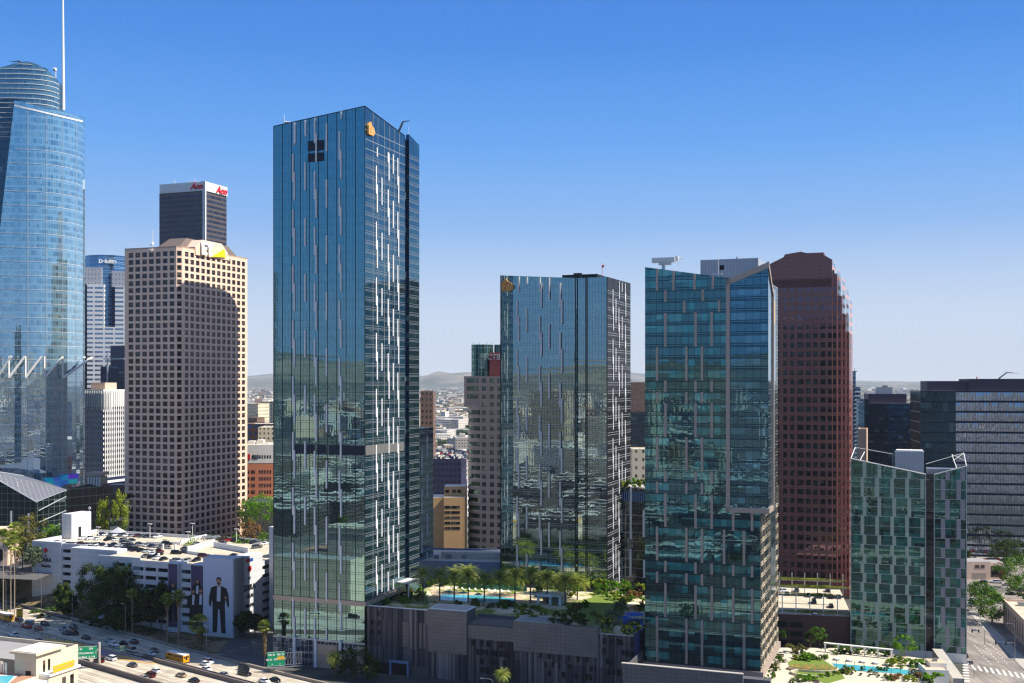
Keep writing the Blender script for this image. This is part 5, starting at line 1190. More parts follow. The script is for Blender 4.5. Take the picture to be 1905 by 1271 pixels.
# ---- freeway traffic: photo position of the wheels, kind, colour, direction (+1 away to the left-back, -1 towards the right)
TR=[(207,1228,'suv','white',1,'white suv beside the gantry pole on the lower carriageway'),(184,1232,'suv','dark red',1,'dark red suv right behind the gantry pole'),(158,1233,'saloon','black',1,'black saloon partly under the large green sign'),(246,1240,'saloon','grey',1,'brown-grey saloon alone in the middle of the near lanes'),
 (289,1251,'hatchback','white',1,'white hatchback tucked behind the dark red suv on the near lanes'),(279,1259,'suv','dark red',1,'dark red suv between the white hatchback and the pale saloon'),(266,1264,'saloon','silver',1,'pale silver saloon, last of the bunched three on the near lanes'),(337,1259,'saloon','tan',1,'olive-tan saloon right of the bunched three'),(361,1269,'saloon','black',1,'dark saloon cut by the bottom edge, middle of the near lanes'),
 (245,1213,'van','beige',-1,'beige minivan next to the small green sign'),(281,1219,'saloon','white',-1,'white saloon left of the yellow school bus'),(287,1213,'saloon','grey',-1,'dark grey car just beyond the white saloon left of the bus'),(388,1234,'suv','white',-1,'white suv, farther one of the stacked pair under the lamp'),(382,1238,'saloon','white',-1,'white saloon overlapping the white suv under the lamp'),
 (384,1248,'saloon','white',-1,'white car nearest the brown rail, right of the bus'),(417,1258,'saloon','silver',-1,'silver saloon between the white car and the black pickup'),(454,1247,'suv','black',-1,'black suv, upper one of the dark pair by the edge wall'),(455,1256,'pickup','black',-1,'black pickup, lower one of the dark pair by the edge wall'),(492,1270,'saloon','white',-1,'white saloon cut by the bottom edge in tower shade'),(512,1268,'saloon','black',-1,'black saloon at the bottom edge beside the white one'),
 (212,1202,'suv','white',-1,'white suv in shade above the small green sign'),(204,1195,'saloon','silver',-1,'silver saloon farther back in the shaded lanes'),(230,1200,'saloon','black',-1,'black saloon in shade just right of the white suv'),(160,1189,'saloon','black',-1,'black saloon alone in the shaded middle lane'),(138,1181,'suv','dark red',-1,'dark red suv in the middle of the shaded traffic'),(124,1181,'saloon','black',-1,'black saloon left of the shaded dark red suv'),(118,1173,'saloon','silver',-1,'silver saloon farther left in the shaded traffic'),(137,1169,'saloon','grey',-1,'grey saloon, rearmost of the shaded traffic cluster'),
 (84,1164,'suv','black',-1,'black suv behind the shaded red pickup'),(36,1156,'suv','dark blue',-1,'dark blue suv behind the partly hidden bus at the left'),(25,1184,'suv','white',1,'white suv beside the cream building, left edge'),(70,1197,'suv','dark blue',1,'dark blue suv right behind the cream building roof'),(250,1197,'saloon','dark red',-1,'dark red saloon at the right end of the shaded queue')]
for px,py,kd,cl,dr,lab in TR:
    D=GD(py,0.1); vehicle(kd,cl,PX(px,D),D,0.12,FROT+(0 if dr<0 else math.pi)+0.0,lab,'cars on the freeway')
D=GD(1168,0.1); t=vehicle('pickup','red',PX(50,D),D,.12,FROT,'red pickup in shade, front one of a red pair','cars on the freeway'); D=GD(1172,.1); vehicle('saloon','red',PX(72,D),D,.12,FROT,'orange-red saloon in shade just ahead of the red pickup','cars on the freeway')
def bus(px,py,lab,L=11.5):
    D=GD(py,0.1); root=tag(empty('school_bus',(PX(px,D),D,.12),FROT),lab,'bus','yellow buses on the freeway'); Y=plain('bus_yellow',S(232,160,20),0.4,var=0.03)
    MB().box(-L/2+1.6,-1.25,.5,L/2,1.25,2.9).box(-L/2,-1.1,.5,-L/2+1.6,1.1,1.7).build('body',Y,root); MB().prism([(-L/2+1.55,-1.2),(L/2,-1.2),(L/2,1.2),(-L/2+1.55,1.2)],2.9,3.2).build('roof',M['white'],root)
    mb=MB()
    for s_ in(-1,1):
        for k in range(9): mb.box(-L/2+2.2+k*1.0,s_*1.26,1.85,-L/2+3.0+k*1.0,s_*1.2,2.65)
    mb.box(L/2-.02,-1.0,1.9,L/2+.03,-.45,2.6).box(L/2-.02,-.35,1.2,L/2+.03,.35,2.6).box(L/2-.02,.45,1.9,L/2+.03,1.0,2.6).box(-L/2+1.57,-1.0,1.9,-L/2+1.62,1.0,2.7); mb.build('window_glass',M['carglass'],root)
    MB().box(-L/2+1.6,-1.27,1.2,L/2,1.27,1.32).build('rub_rail',M['black'],root)
    for sx in(-L/2+1.3,L/2-2.6):
        for sy in(-1.1,1.1): add_part('wheel','buswheel',lambda:MB().tube((0,-.16,0),(0,.16,0),.5,.5,12),M['tyre'],root,(sx,sy,.5))
    return root
bus(329,1230,'yellow school bus with a white roof on the freeway, rear towards us'); bus(8,1154,'yellow bus partly out of frame at the left edge behind the cream building')
# signs
M['signgreen']=plain('sign_green',S(0,140,96),0.5,var=0.03); M['signyel']=plain('sign_yellow',S(236,178,20),0.5,var=0.03)
def road_sign(px,D,z0,z1,w,lines,label,rot,name='highway_sign',mat='signgreen',posts=(0,),pz=0,sub=None,flip=True):
    root=tag(empty(name,(PX(px,D),D,0),rot),label,'road sign'); b=MB().box(-w/2,-.08,z0,w/2,0,z1); b.build('sign_panel',M[mat],root)
    bw=.1; f=MB().box(-w/2,-.1,z1-bw,w/2,-.08,z1).box(-w/2,-.1,z0,w/2,-.08,z0+bw); f.build('sign_border',M['white'],root)
    n=len(lines); 
    for k,(txt,sz,ox) in enumerate(lines): text_mesh(txt,sz,M['white'] if mat!='signyel' else M['black'],root,(ox,-.12,z1-(k+.6)*(z1-z0)/n),FRONT,.01,bold=.03,name='sign_lettering')
    for p in posts: MB().tube((p,.2,pz),(p,.2,z0+.3),.14,.14,6).build('post',M['steel'],root)
    return root
SR=FROT+R(52)
r_=road_sign(156,384,PZ(1226,384),PZ(1205,384)+.4,8.6,[('5th St        3/4',1.0,0),('3rd St Downtown  1',1.0,0),('Sunset Blvd  2 1/4',1.0,0)],'large green distance sign on a gantry above the lower freeway lanes',R(14),posts=())
MB().tube((5.0,.6,0),(5.0,.6,PZ(1200,382)),.42,.42,10).box(-4.2,.3,PZ(1213,384),5.2,.7,PZ(1209,384)).build('gantry_pole',M['concrete'],r_)
road_sign(227,402,PZ(1210,402),PZ(1201,402),2.2,[('EXIT',.7,0),('22A',.7,0)],'small green exit sign on two posts at the painted gore',R(12),posts=(-.7,.7))
r_=road_sign(513.5,380,PZ(1239,380),PZ(1216,380)+.6,5.9,[('9th St   8th St',.95,0),('6th St   EXIT ONLY',.8,0),('v         v',.9,0)],'green overhead freeway sign with a yellow panel at the foot of the tallest tower',R(14),posts=(-1.6,-.6))
MB().box(.4,-.13,PZ(1228,380),2.8,-.1,PZ(1222,380)).build('yellow_panel',M['signyel'],r_)
mb=MB(); za_=PZ(1238,380); zb_=PZ(1216,380)
for k in range(6):
    x=3.0+k*.95; mb.tube((x,.2,za_),(x+.95,.2,zb_),.07,.07,5); mb.tube((x,.2,za_),(x,.2,zb_),.07,.07,5)
mb.tube((2.9,.2,za_),(8.8,.2,za_),.1).tube((2.9,.2,zb_),(8.8,.2,zb_),.1).tube((8.7,.2,za_),(8.7,.2,zb_),.08); mb.build('truss',M['steel'],r_); MB().box(-2.9,-1.3,za_-.6,9.0,-.2,za_-.45).build('catwalk',M['steel'],r_)
r_=road_sign(36.5,455,3.0,6.6,2.6,[('EXIT',.8,0),('22',.8,0),('35 MPH',.55,0)],'yellow advisory road sign on a single post beside the ramp',R(5),mat='signyel')
lamp_post(PX(384,402),402,0,GD and (100-(1156-HY)*402/FPX),'tall street lamp with an arm at the freeway edge before the suited man poster','lamps along the freeway',arm=4.0)
for px,D,yt,lab in ((233,425,1123,'slim lamp post in the shaded freeway edge left of the tall one'),(77,470,1068,'slim lamp post on the bank under the white garage corner'),(11,470,1080,'slim lamp post at the left frame edge'),(135,452,1100,'slim lamp post in the shade under the garage trees')):
    lamp_post(PX(px,D),D,hterr(PX(px,D),D),PZ(yt,D)-hterr(PX(px,D),D),lab,'lamps along the freeway',arm=.8,r=.1)
lamp_post(PX(86,436),436,0,4.6,'short lamp on the median in the shaded traffic','lamps along the freeway',arm=1.8,dirx=1,r=.08)
lamp_post(PX(687,372),372,0,PZ(1216,372),'street lamp standing before the grey podium corner at the tall tower','lamps along the freeway',arm=2.6)
lamp_post(PX(916,350),350,0,PZ(1262,350),'street lamp whose bright arm just shows at the bottom before the podium','lamps along the freeway',arm=3.0)
for px,D,yt,lab in ((476,400,1195,'thin pole in the dark yard right of the garage'),(392,412,1192,'thin pole beside the skirted palm in the shade')): lamp_post(PX(px,D),D,0,PZ(yt,D),lab,'lamps along the freeway',arm=.6,r=.08)
# side road in the shade between garage and tower
mb=MB(); P=[fw(18,-1.5),fw(62,-1.5),(PX(560,450),450),(PX(450,452),452)]
mb.face([(*p,.06) for p in P][::1]); o_=mb.build('side_road',M['asphalt']); tag(o_,kind='structure')
if o_.data.polygons[0].normal.z<0: o_.data.flip_normals()
mb=MB()
for k in range(5): 
    a=(PX(405+k*13,422-k*3),GD(1224-k*6)); mb.box(a[0],a[1],.08,a[0]+3.0,a[1]+.25,.1)
tag(mb.build('road_hatching',M['laneline']),kind='structure')
# trees in front of the garage
for px,D,h_,rx,m_,sd,lab in ((176,458,26,8.0,'dark',3,'large dark tree with a sunlit top at the left front of the garage'),(222,452,27,9.5,'dark',4,'tallest broad dark tree with a sunlit crown before the garage'),(205,447,20,9,'dark',5,'dense dark tree low between the two tall ones before the garage'),(118,470,15,4.2,'dark',6,'narrow dark tree against the white garage left wall'),(128,466,11,4.0,'dark',7,'short dark tree below the narrow one by the garage'),
   (252,446,17,7.5,'dark',8,'dark tree in deep shade right of the tallest one'),(282,442,18,6.5,'dark',9,'dark tree before the garage slots, left of the two palms'),(300,440,21,3.6,'dark',10,'dark round-topped tree touching the first poster'),(232,440,11,7,'dark',11,'low dark tree at the shaded bank bottom'),(455,432,11,4.5,'dark',12,'dark bush-like tree before the blue side wall with wall lettering'),(474,436,9,3.5,'dark',13,'smaller dark tree at the side wall near the tall tower')):
    x=PX(px,D); z=hterr(x,D); tree(x,D,z-.2,h_*(1 if z<5 else .72),rx,lab,m_,sd,leaf=.62,nclump=60,per=150,trunk=.25)
for px,D,yt,lab,s_,sk in ((246,436,1107,'fan palm in shade at the left of the three by the garage',1.3,2.5),(311,418,1118,'fan palm with a brown skirt, left of the sunlit-topped pair',1.5,3.4),(332,416,1112,'fan palm with a brown skirt, right one of the pair under the first poster',1.5,3.4),(371,414,1165,'stout short fan palm with a wide grey skirt beside the street lamp',2.3,6.5),(493,388,1167,'shaggy fan palm with a thick skirt standing alone left of the tall tower',1.35,9.0)):
    x=PX(px,D); H=PZ(yt,D)+.8; fan_palm(x,D,0,H-.5,lab,int(px),'fan palms by the freeway',skirt=sk,s=s_)
# left edge palms and trees, pale arch building
for k,(px,D,yb,yt,lab,s_) in enumerate(((27,468,1095,1012,'fan palm at left, shorter one beside the pair',1.5),(20,480,1110,1002,'tall thin fan palm at the left frame edge',1.4),(6,474,1115,1000,'fan palm cut by the left frame edge',1.6),(29,500,1050,985,'fan palm rising highest against the dark glass block',1.5))):
    x=PX(px,D); z=hterr(x,D); fan_palm(x,D,z,PZ(yt,D)-z,lab,k,'fan palms at the left edge',s=s_*1.3)
for k,(px,D,H,rx,m_,lab) in enumerate(((58,520,26,10,'olive','large hazy olive tree between the glass block and the garage'),(42,508,20,8,'olive','olive tree left of the large one, over the street'),(98,528,20,7,'bright','bright yellow-green tree left of the white stair tower'),(62,498,14,5,'grey','thin grey-brown tree low before the large olive tree'),(190,560,30,4,'yellow','pale sunlit tree seen in the slot left of the pink stone tower'),(222,560,34,5,'yellow','yellow-green tree right at the foot of the pink tower'))):
    x=PX(px,D); tree(x,D,13,H,rx,lab,m_,20+k,leaf=.8,nclump=34,per=70,trunk=.3)
mb=at('arch_building',-30,520,'cream building with a round arch at the left edge','building',z=12,rot=0)
MB().box(-10,0,0,PX(14,520)-PX(-30,520),12,PZ(985,520)-12).build('wall',M['pink'],mb)
MB().tube((6.5,-.1,6.6),(6.5,.6,6.6),3.2,3.2,20).build('arch_recess',M['black'],mb)
# glass-roofed hall below the spire tower
K=at('glass_hall',68,566,'low dark glass hall with a folded grey roof at the foot of the spire skyscraper','building',rot=R(0))
def kp(px,py,D): return (PX(px,D)-PX(68,566),D-566,PZ(py,D))
a=kp(-40,872,566); b=kp(68,934,560); c3=kp(127,912,600); d=kp(60,888,640); e=kp(-40,874,640); mb=MB()
mb.face([a,b,c3,d]); mb.face([a,d,e]); 
g=NG('grey_panel_roof'); o=g.sep(g.obj()); ln=g.m('MAXIMUM',g.m('LESS_THAN',g.m('FRACT',g.m('DIVIDE',g.m('ADD',o[0],g.m('MULTIPLY',o[1],.6)),3.0)),.1),g.m('LESS_THAN',g.m('FRACT',g.m('DIVIDE',g.m('SUBTRACT',g.m('MULTIPLY',o[0],.5),o[1]),4.0)),.1)); M['panelroof']=g.done(g.prin(g.mix(ln,S(120,122,128),S(170,172,176)),0.45,0.4))
mb.build('folded_roof',M['panelroof'],K)
GTh=glass_wall('hall_glass',base=(14,30,36),tint=(70,90,96),pw=3.2,fh=3.6,mw=.2,mh=.22,mcol=(120,140,140),spand=0.0,r0=.3,warp=.01)
mb=MB()
def wallq(p,q,z0=10): mb.face([(p[0],p[1],z0),(q[0],q[1],z0),q,p])
wallq(a,b); wallq(b,kp(125,912,575)); mb.build('glass_wall',GTh,K)
mb=MB(); arc_=[kp(px,py,576+ (px-125)*.25) for px,py in ((125,910),(140,906),(158,904),(178,904),(198,909),(215,916),(232,930))]
for p,q in zip(arc_,arc_[1:]): wallq(p,q)
mb.face([(p[0],p[1],p[2]) for p in arc_]+[(arc_[-1][0],arc_[-1][1]+20,arc_[-1][2]),(arc_[0][0],arc_[0][1]+30,arc_[0][2])]); mb.build('arched_glass_wall',glass_wall('dark_arch_glass',base=(14,16,24),tint=(54,58,66),pw=4,fh=4.4,mw=.12,mh=.25,mcol=(60,84,90),spand=.0,r0=.3,warp=.012),K)
mb=MB()
for p,q in ((a,b),(b,c3),(a,d)): mb.tube(p,q,.35,.35,5)
mb.build('roof_edge',M['lines'],K)
mb=MB()
for k in range(4): mb.box(b[0]-4-k*9,b[1]-1.5+k*.4,12,b[0]-3.2-k*9,b[1]-1+k*.4,PZ(952,566)+k*1.2)
for p_,q_ in ((kp(72,950,559),kp(123,924,574)),(kp(72,972,559),kp(123,950,574)),(kp(88,985,559),kp(112,975,570))): mb.tube(p_,q_,.25,.25,5)
mb.build('steel_frame',M['lines'],K)
MB().tube(kp(33,904,563),kp(33,897,563),.2,.1).build('roof_antenna',M['white'],K)
# small fin wall and cornice by it
F_=at('finned_pavilion',160,640,'small cream pavilion with white vertical fins at the foot of the spire skyscraper','building',rot=0)
fx_=lambda px:PX(px,640)-PX(160,640)
MB().box(fx_(162),1,0,fx_(186),12,PZ(888,640)).box(fx_(159),.4,PZ(886,640),fx_(187),13,PZ(880,640)).build('wall',M['tan'],F_)
for k in range(5):
    x=fx_(163+k*5.1); MB().box(x,0,PZ(906,640),x+.8,1,PZ(887,640)).build('fin',M['white'],F_)
simple_block(190,240,640,905,'brownish low roofed block between the glass hall and the pink stone tower',plain('brown_render',S(120,92,84),0.8),depth=20,rot=R(0))
# cream apartment block at bottom left
H_=at('apartment_block',110,292,'cream stucco apartment block with a rooftop pool and terraces at the bottom left corner','building',rot=R(-20.5))
def hp(px,py,z):   # point on a horizontal plane z -> local of H_
    D=GD(py,z); x=PX(px,D)-PX(143,292); y=D-292; c_,s_=math.cos(-ROT),math.sin(-ROT); return (x*c_-y*s_,x*s_+y*c_)
M['stucco']=plain('cream_stucco',S(212,198,174),0.85,var=0.08,streak=0.05); M['stucco2']=plain('ochre_stucco',S(214,176,120),0.85,var=0.08)
zr_=PZ(1205,300); c0=hp(127,1202,zr_); c1=hp(58,1202,zr_); c2=hp(48,1214,zr_); c4=hp(100,1214,zr_)
mb=MB(); x0,x1=c4[0]-7.4,c4[0]; y0_=c4[1]; y1_=y0_+9
mb.box(x0,y0_,0,x1,y1_,zr_-.8); mb.build('corner_tower',M['stucco'],H_)
MB().box(x0-.9,y0_-.9,zr_-.8,x1+.9,y1_+.9,zr_-.2).box(x0-.5,y0_-.5,zr_-.2,x1+.5,y1_+.5,zr_,mt=1).build('tower_roof',[M['stucco'],M['rooflight']],H_)
mb=MB(); mb.box(x0+3.8,y0_-.05,zr_-9,x0+5.6,y0_+.02,zr_-5.2).build('arched_door',M['black'],H_)
MB().box(x1-.02,y0_+2.4,zr_-6.5,x1+.08,y0_+3.2,zr_-2.8).build('window',M['pane_dark'],H_); MB().box(x1-.02,y0_+4.2,zr_-6.5,x1+.08,y0_+5.0,zr_-2.8).build('window',M['pane_dark'],H_)
z_t=PZ(1256,296)   # terrace deck
mb=MB(); mb.box(-60,-22,0,x1-.2,y0_,z_t,m=0,mt=1); mb.build('terrace_block',[M['stucco'],plain('terracotta_paving',S(172,130,104),0.85,var=0.15)],H_)
pl=[hp(10,1271,z_t+.03),hp(48,1271,z_t+.03),hp(60,1257,z_t+.03),hp(25,1257,z_t+.03)]
M['pool']=plain('pool_water',S(78,176,190),0.1,var=0.05,scale=.5,spec=.5)
MB().face([(p[0],p[1],z_t+.06) for p in pl]).build if False else None
mb=MB(); mb.face([(p[0],p[1],z_t+.06) for p in pl]); o_=mb.build('pool_water',M['pool'],H_)
mb=MB(); mb.prism([(p[0]+(-.6 if i in(0,3) else .6),p[1]+(-.5 if i<2 else .6)) for i,p in enumerate(pl)],z_t,z_t+.03); mb.build('pool_edge',M['white'],H_)
mb=MB()
zq2=zr_-4.5; mb.box(x1,y0_+1,0,x1+3.2,y0_+12,zq2-2.0); mb.box(x1-.3,y0_-14,0,x1+2.4,y0_+1,zq2-3.5); mb.build('side_wing',M['stucco'],H_)
MB().box(x1-.6,y0_-14.4,zq2-3.5,x1+2.9,y0_+1,zq2-2.9).box(x1-.4,y0_+1,zq2-2.0,x1+3.7,y0_+12.5,zq2-1.4).build('cornice',M['white'],H_)
for k in range(3):
    MB().box(x1+2.36,y0_-12.5+k*4.2,zq2-9,x1+2.46,y0_-11+k*4.2,zq2-5.5).build('window',M['pane_dark'],H_)
MB().box(x1+3.16,y0_+6,zq2-7,x1+3.26,y0_+7.4,zq2-3.4).build('window',M['pane_dark'],H_); MB().box(x1+3.16,y0_+9,zq2-7,x1+3.26,y0_+10.4,zq2-3.4).build('window',M['pane_dark'],H_)
MB().box(x1+3.7,y0_+2,zq2-1.2,x1+3.8,y0_+10,zq2+.6).build('yellow_banner',M['signyel'],H_)
text_mesh('NOW LEASING',1.2,M['stucco2'],H_,(x1+3.85,y0_+6,zq2-.3),SIDE,.01,name='banner_lettering')
MB().box(x1+2.5,y0_-13,zq2-5.3,x1+2.6,y0_-6,zq2-3.8).build('yellow_banner',M['signyel'],H_)
mb=MB(); mb.box(-60,y0_+9,0,x0-2,y0_+26,zr_-5.5,mt=1); mb.build('rear_wing',[M['stucco'],M['roofgrey']],H_)
mb=MB(); mb.box(-60,y0_+25.6,zr_-5.5,x0-2,y0_+26,zr_-4.4); mb.box(x0-2.4,y0_+9,zr_-5.5,x0-2,y0_+25.6,zr_-4.4); mb.build('parapet',M['stucco'],H_)
zl=PZ(1163,300); a_=hp(14,1163,zl); mb=MB(); mb.box(a_[0]-20,a_[1]-9,0,a_[0],a_[1],zl-.6); mb.build('left_tower',M['stucco'],H_)
MB().box(a_[0]-20,a_[1]-9.7,zl-.6,a_[0]+.8,a_[1]+.7,zl).box(a_[0]-20,a_[1]-9.5,zl-3.6,a_[0]+.5,a_[1]+.5,zl-3.2).build('tower_roof',M['stucco'],H_)
for k in range(9):
    p_=hp(7+k*4.6,1224+k*1.6,z_t+2.5); MB().box(p_[0]-.25,p_[1]-.1,z_t,p_[0]+.25,p_[1]+.1,z_t+3.0).build('baluster',M['white'],H_)
# ================================================================== grey podium with the roof garden
PD=tag(empty('garden_podium',(PX(684,382),382,0),ROT),'long dark grey parking podium with vertical ribs, carrying a roof garden and pool','parking podium')
GZp=20.6
LX=97.0
g=NG('ribbed_dark_panel'); uv=g.sep(g.uv()); cu=g.m('DIVIDE',uv[0],0.9); iu=g.m('FLOOR',cu); r=g.wn(g.comb(iu,3.0,1.0))[0]; r2=g.wn(g.comb(g.m('FLOOR',g.m('DIVIDE',uv[0],2.7)),g.m('FLOOR',g.m('DIVIDE',uv[1],9.0)),1.0))[0]
c=g.ramp(g.m('ADD',g.m('MULTIPLY',r,.6),g.m('MULTIPLY',r2,.4)),[(0.2,S(46,50,60)),(0.5,S(80,82,90)),(0.75,S(112,108,110)),(0.95,S(150,148,152))])
st=g.noise(g.v('MULTIPLY',g.obj(),(1,1,.1)),.5,3.0)[0]; c=g.v('SCALE',c,None,g.m('MULTIPLY_ADD',st,.5,.75)); M['ribbed_dark']=g.done(g.prin(c,0.55,0.3,0.4))
g=NG('perforated_grey_panel'); uv=g.sep(g.uv()); jn=g.m('MAXIMUM',g.m('LESS_THAN',g.m('FRACT',g.m('DIVIDE',uv[0],1.5)),.06),g.m('LESS_THAN',g.m('FRACT',g.m('DIVIDE',uv[1],1.2)),.08)); n=g.noise(g.obj(),.25,4.0)[0]; r=g.wn(g.comb(g.m('FLOOR',g.m('DIVIDE',uv[0],6.0)),g.m('FLOOR',g.m('DIVIDE',uv[1],4.8)),1.0))[0]
c=g.mix(jn,S(112,112,114),S(80,80,84)); c=g.v('SCALE',c,None,g.m('MULTIPLY_ADD',n,.4,g.m('MULTIPLY_ADD',r,.14,.75))); M['perf']=g.done(g.prin(c,0.5,0.35,0.4))
pk=lambda px: (PX(px,1)*0)+(-tu(684,382,px)) 
px_=lambda p:pk(p)
z_a=PZ(1128,381)-.2
secs=[(684,798,0,22.6,'ribbed_dark'),(798,870,-.9,23.4,'perf'),(870,957,-.1,19.0,'perf'),(957,1115,-1.1,21.6,'perf'),(1115,1180,0,19.6,'ribbed_dark')]
def ribbed_wall(x0,x1,y,z0,z1,seed):
    rnd=random.Random(seed); mb=MB(); x=x0
    while x<x1-.2:
        w=rnd.choice([.45,.7,.9,1.2]); w=min(w,x1-x); d=rnd.choice([0,.12,.3,.45,.6]); mb.box(x,y-d,z0,x+w,y+.7,z1,bottom=False); x+=w
    return mb
core=MB(); core.box(.2,.8,0,px_(1180)-.2,60,GZp-.9,m=0); core.build('wall',[M['darkconc'],M['concrete']],PD)
for k,(a,b,y,zt3,mt) in enumerate(secs):
    x0,x1=px_(a),px_(b)
    if mt=='ribbed_dark': ribbed_wall(x0,x1,y,3.6,zt3,k).build('ribbed_cladding',M['ribbed_dark'],PD)
    else:
        zc_={1:9.0,2:14.5,3:12.0}[k]
        MB().box(x0,y,zc_,x1,y+(8 if k==1 else 1.2),zt3,mt=0).build('metal_cladding',M['perf'],PD)
        ribbed_wall(x0,x1,y+.9,0,zc_,k+7).build('ribbed_cladding',M['ribbed_dark'],PD)
MB().box(px_(700),-.1,9.5,px_(798),.5,18.2).build('metal_cladding',M['perf'],PD)
rnd=random.Random(8); items=[]
for (pa,pb,rows,y) in ((688,712,[19.5,16.4,13.2,10],-.7),(875,950,[12.2,9.3,6.4,3.5],-.3),(1000,1112,[10.2,7.4,4.6],-.75),(1118,1178,[16.6,13.4,10.2,7.0],-.7)):
    n=int((pb-pa)/8.2)
    for i in range(n):
        for z in rows:
            if rnd.random()<.42: continue
            x=px_(pa+ (i+.2+rnd.random()*.4)*(pb-pa)/n); items.append(([(x,y,z),(x+.9,y,z),(x+.9,y,z+1.7),(x,y,z+1.7)],lambda mb,x=x,y=y,z=z:mb.box(x,y,z,x+.9,.3,z+1.7)))
repeats(PD,'window',items,M['black'])
M['bluedoor']=plain('blue_grey_frame',S(120,140,176),0.6)
MB().box(px_(728),-1.6,4.2,px_(763),-.8,5.0).box(px_(728),-1.6,0,px_(730.5),-.8,4.2).box(px_(760.5),-1.6,0,px_(763),-.8,4.2).build('entrance_frame',M['bluedoor'],PD)
MB().box(px_(695),-.9,0,px_(728),.5,3.6).box(px_(731),-.7,0,px_(760),.5,4.2).build('dark_entrance',M['black'],PD)
MB().box(px_(1180)-.3,0,0,px_(1180)+.2,60,20.2).build('end_wall',plain('blue_end_wall',S(58,70,120),0.6),PD)
MB().box(px_(684),.0,22.6,px_(798),.5,22.9).box(px_(1115),-.1,19.6,px_(1180),.6,19.8).build('parapet_cap',M['white'],PD)
# roofs
MB().box(px_(798)+.1,-.7,23.4,px_(870)-.1,8.3,23.6).box(px_(800)+.8,.4,23.6,px_(869)-.9,7.2,23.7,m=1).build('flat_roof',[M['white'],plain('pinkish_roof',S(204,186,176),0.85)],PD)
MB().box(px_(957)+.1,-.7,21.6,px_(1050),9,21.8).box(px_(968),.6,21.8,px_(1030),7.6,21.9,m=1).build('flat_roof',[M['concrete'],M['roofgrey']],PD)
mb=MB(); mb.box(px_(870)+.2,1.4,17.9,px_(957)-.3,9,18.1); mb.build('spa_terrace',M['deck'],PD)
mb=MB(); c_=((px_(880)+px_(915))/2,3.6); mb.face([(c_[0]+5*math.cos(t),c_[1]+1.4*math.sin(t),18.16) for t in [2*math.pi*k/20 for k in range(20)]]); mb.build('spa_pool',M['pool'],PD)
MB().box(px_(870),9,17.9,px_(975),9.6,GZp+.3).build('retaining_wall',M['perf'],PD)
gar=MB(); X1=px_(1180)-.3
gar.prism([(0.2,1.0),(px_(798),1.0),(px_(798),8.2),(px_(870),8.2),(px_(870),9.6),(px_(957),9.6),(px_(957),9.0),(px_(1050),9.0),(px_(1050),.9),(X1,.9),(X1,62),(.2,62)],GZp-.9,GZp-.1)
g=NG('garden_ground'); o=g.obj(); n=g.noise(o,.12,4.0)[0]; c=g.ramp(n,[(.42,S(112,130,56)),(.5,S(196,182,146)),(.62,S(214,204,178))]); gar.build('roof_deck',g.done(g.prin(c,.9,0,.1)),PD)
def gp(px,py,z=GZp):
    D=GD(py,z); x=PX(px,D); L=PD.location; dx,dy=x-L.x,D-L.y; c_,s_=math.cos(ROT),math.sin(ROT); return (dx*c_+dy*s_,-dx*s_+dy*c_)
def wpd(px,py,z=GZp): D=GD(py,z); return PX(px,D),D
def flat(name,pts,mat,dz,z=GZp,parent=PD):
    P=[gp(a,b,z) for a,b in pts]; mb=MB(); mb.prism(P if sum((P[i][0]*P[(i+1)%len(P)][1]-P[(i+1)%len(P)][0]*P[i][1]) for i in range(len(P)))>0 else P[::-1],z-.1,z+dz); return mb.build(name,mat,parent)
M['lawn']=plain('lawn_grass',S(106,126,46),.95,var=.2,scale=.4); M['lawn2']=plain('grey_green_planting',S(112,128,84),.95,var=.3,scale=.6)
flat('lawn',[(1060,1150),(1075,1128),(1108,1107),(1140,1104),(1172,1112),(1156,1150),(1110,1160)],M['lawn'],.04)
flat('planting_bed',[(1092,1166),(1105,1150),(1150,1150),(1140,1172)],M['lawn2'],.1)
flat('pool_water',[(822,1106),(900,1108),(958,1114),(953,1127),(905,1122),(815,1116)],M['pool'],.05)
flat('pool_deck',[(800,1098),(960,1106),(975,1112),(965,1130),(905,1124),(812,1120)],plain('pool_deck_stone',S(196,176,150),.85),.02)
flat('planting_bed',[(700,1118),(760,1090),(792,1098),(798,1125)],M['lawn2'],.12)
flat('play_surface',[(1158,1150),(1196,1152),(1196,1172),(1160,1172)],plain('blue_play_surface',S(30,96,190),.8),.07)
# glass screens, sandstone planters
M['screen_glass']=plain('pale_green_glass',S(178,214,192),.2,.0,var=.04)
a=gp(708,1126); b=gp(746,1104); v_=Vector(b)-Vector(a); mb=MB(); mb.prism([tuple(a),(a[0]+.3,a[1]-.15),(b[0]+.3,b[1]-.15),tuple(b)],GZp,GZp+2.2); tag(mb.build('glass_screen',M['screen_glass'],PD))
a=gp(856,1094); b=gp(980,1100); mb=MB(); mb.prism([tuple(a),(b[0],b[1]),(b[0],b[1]+.2),(a[0],a[1]+.2)],GZp,GZp+1.6); mb.build('teal_glass_fence',plain('teal_fence_glass',S(40,120,110),.2),PD)
# pavilion
Pv=tag(empty('garden_pavilion',(*wpd(1022,1124),GZp),ROT),'white open-sided pavilion with a flat canopy roof on the roof garden','pavilion'); wv=7.2
MB().box(-6.6,-2,3.2,4.8,6,3.6).box(-3.4,-2.6,3.0,2.0,-1.6,3.9).build('roof',M['white'],Pv)
for x,y in ((-4.2,-1.6),(0.4,-1.6),(4.0,-1.6),(-4.2,5),(4.0,5),(4,1.6)): MB().box(x,y,0,x+.8,y+.5,3.2).build('column',M['white'],Pv)
MB().box(-4,4.4,0,4,4.6,3.0).build('screen_wall',M['tan'],Pv)
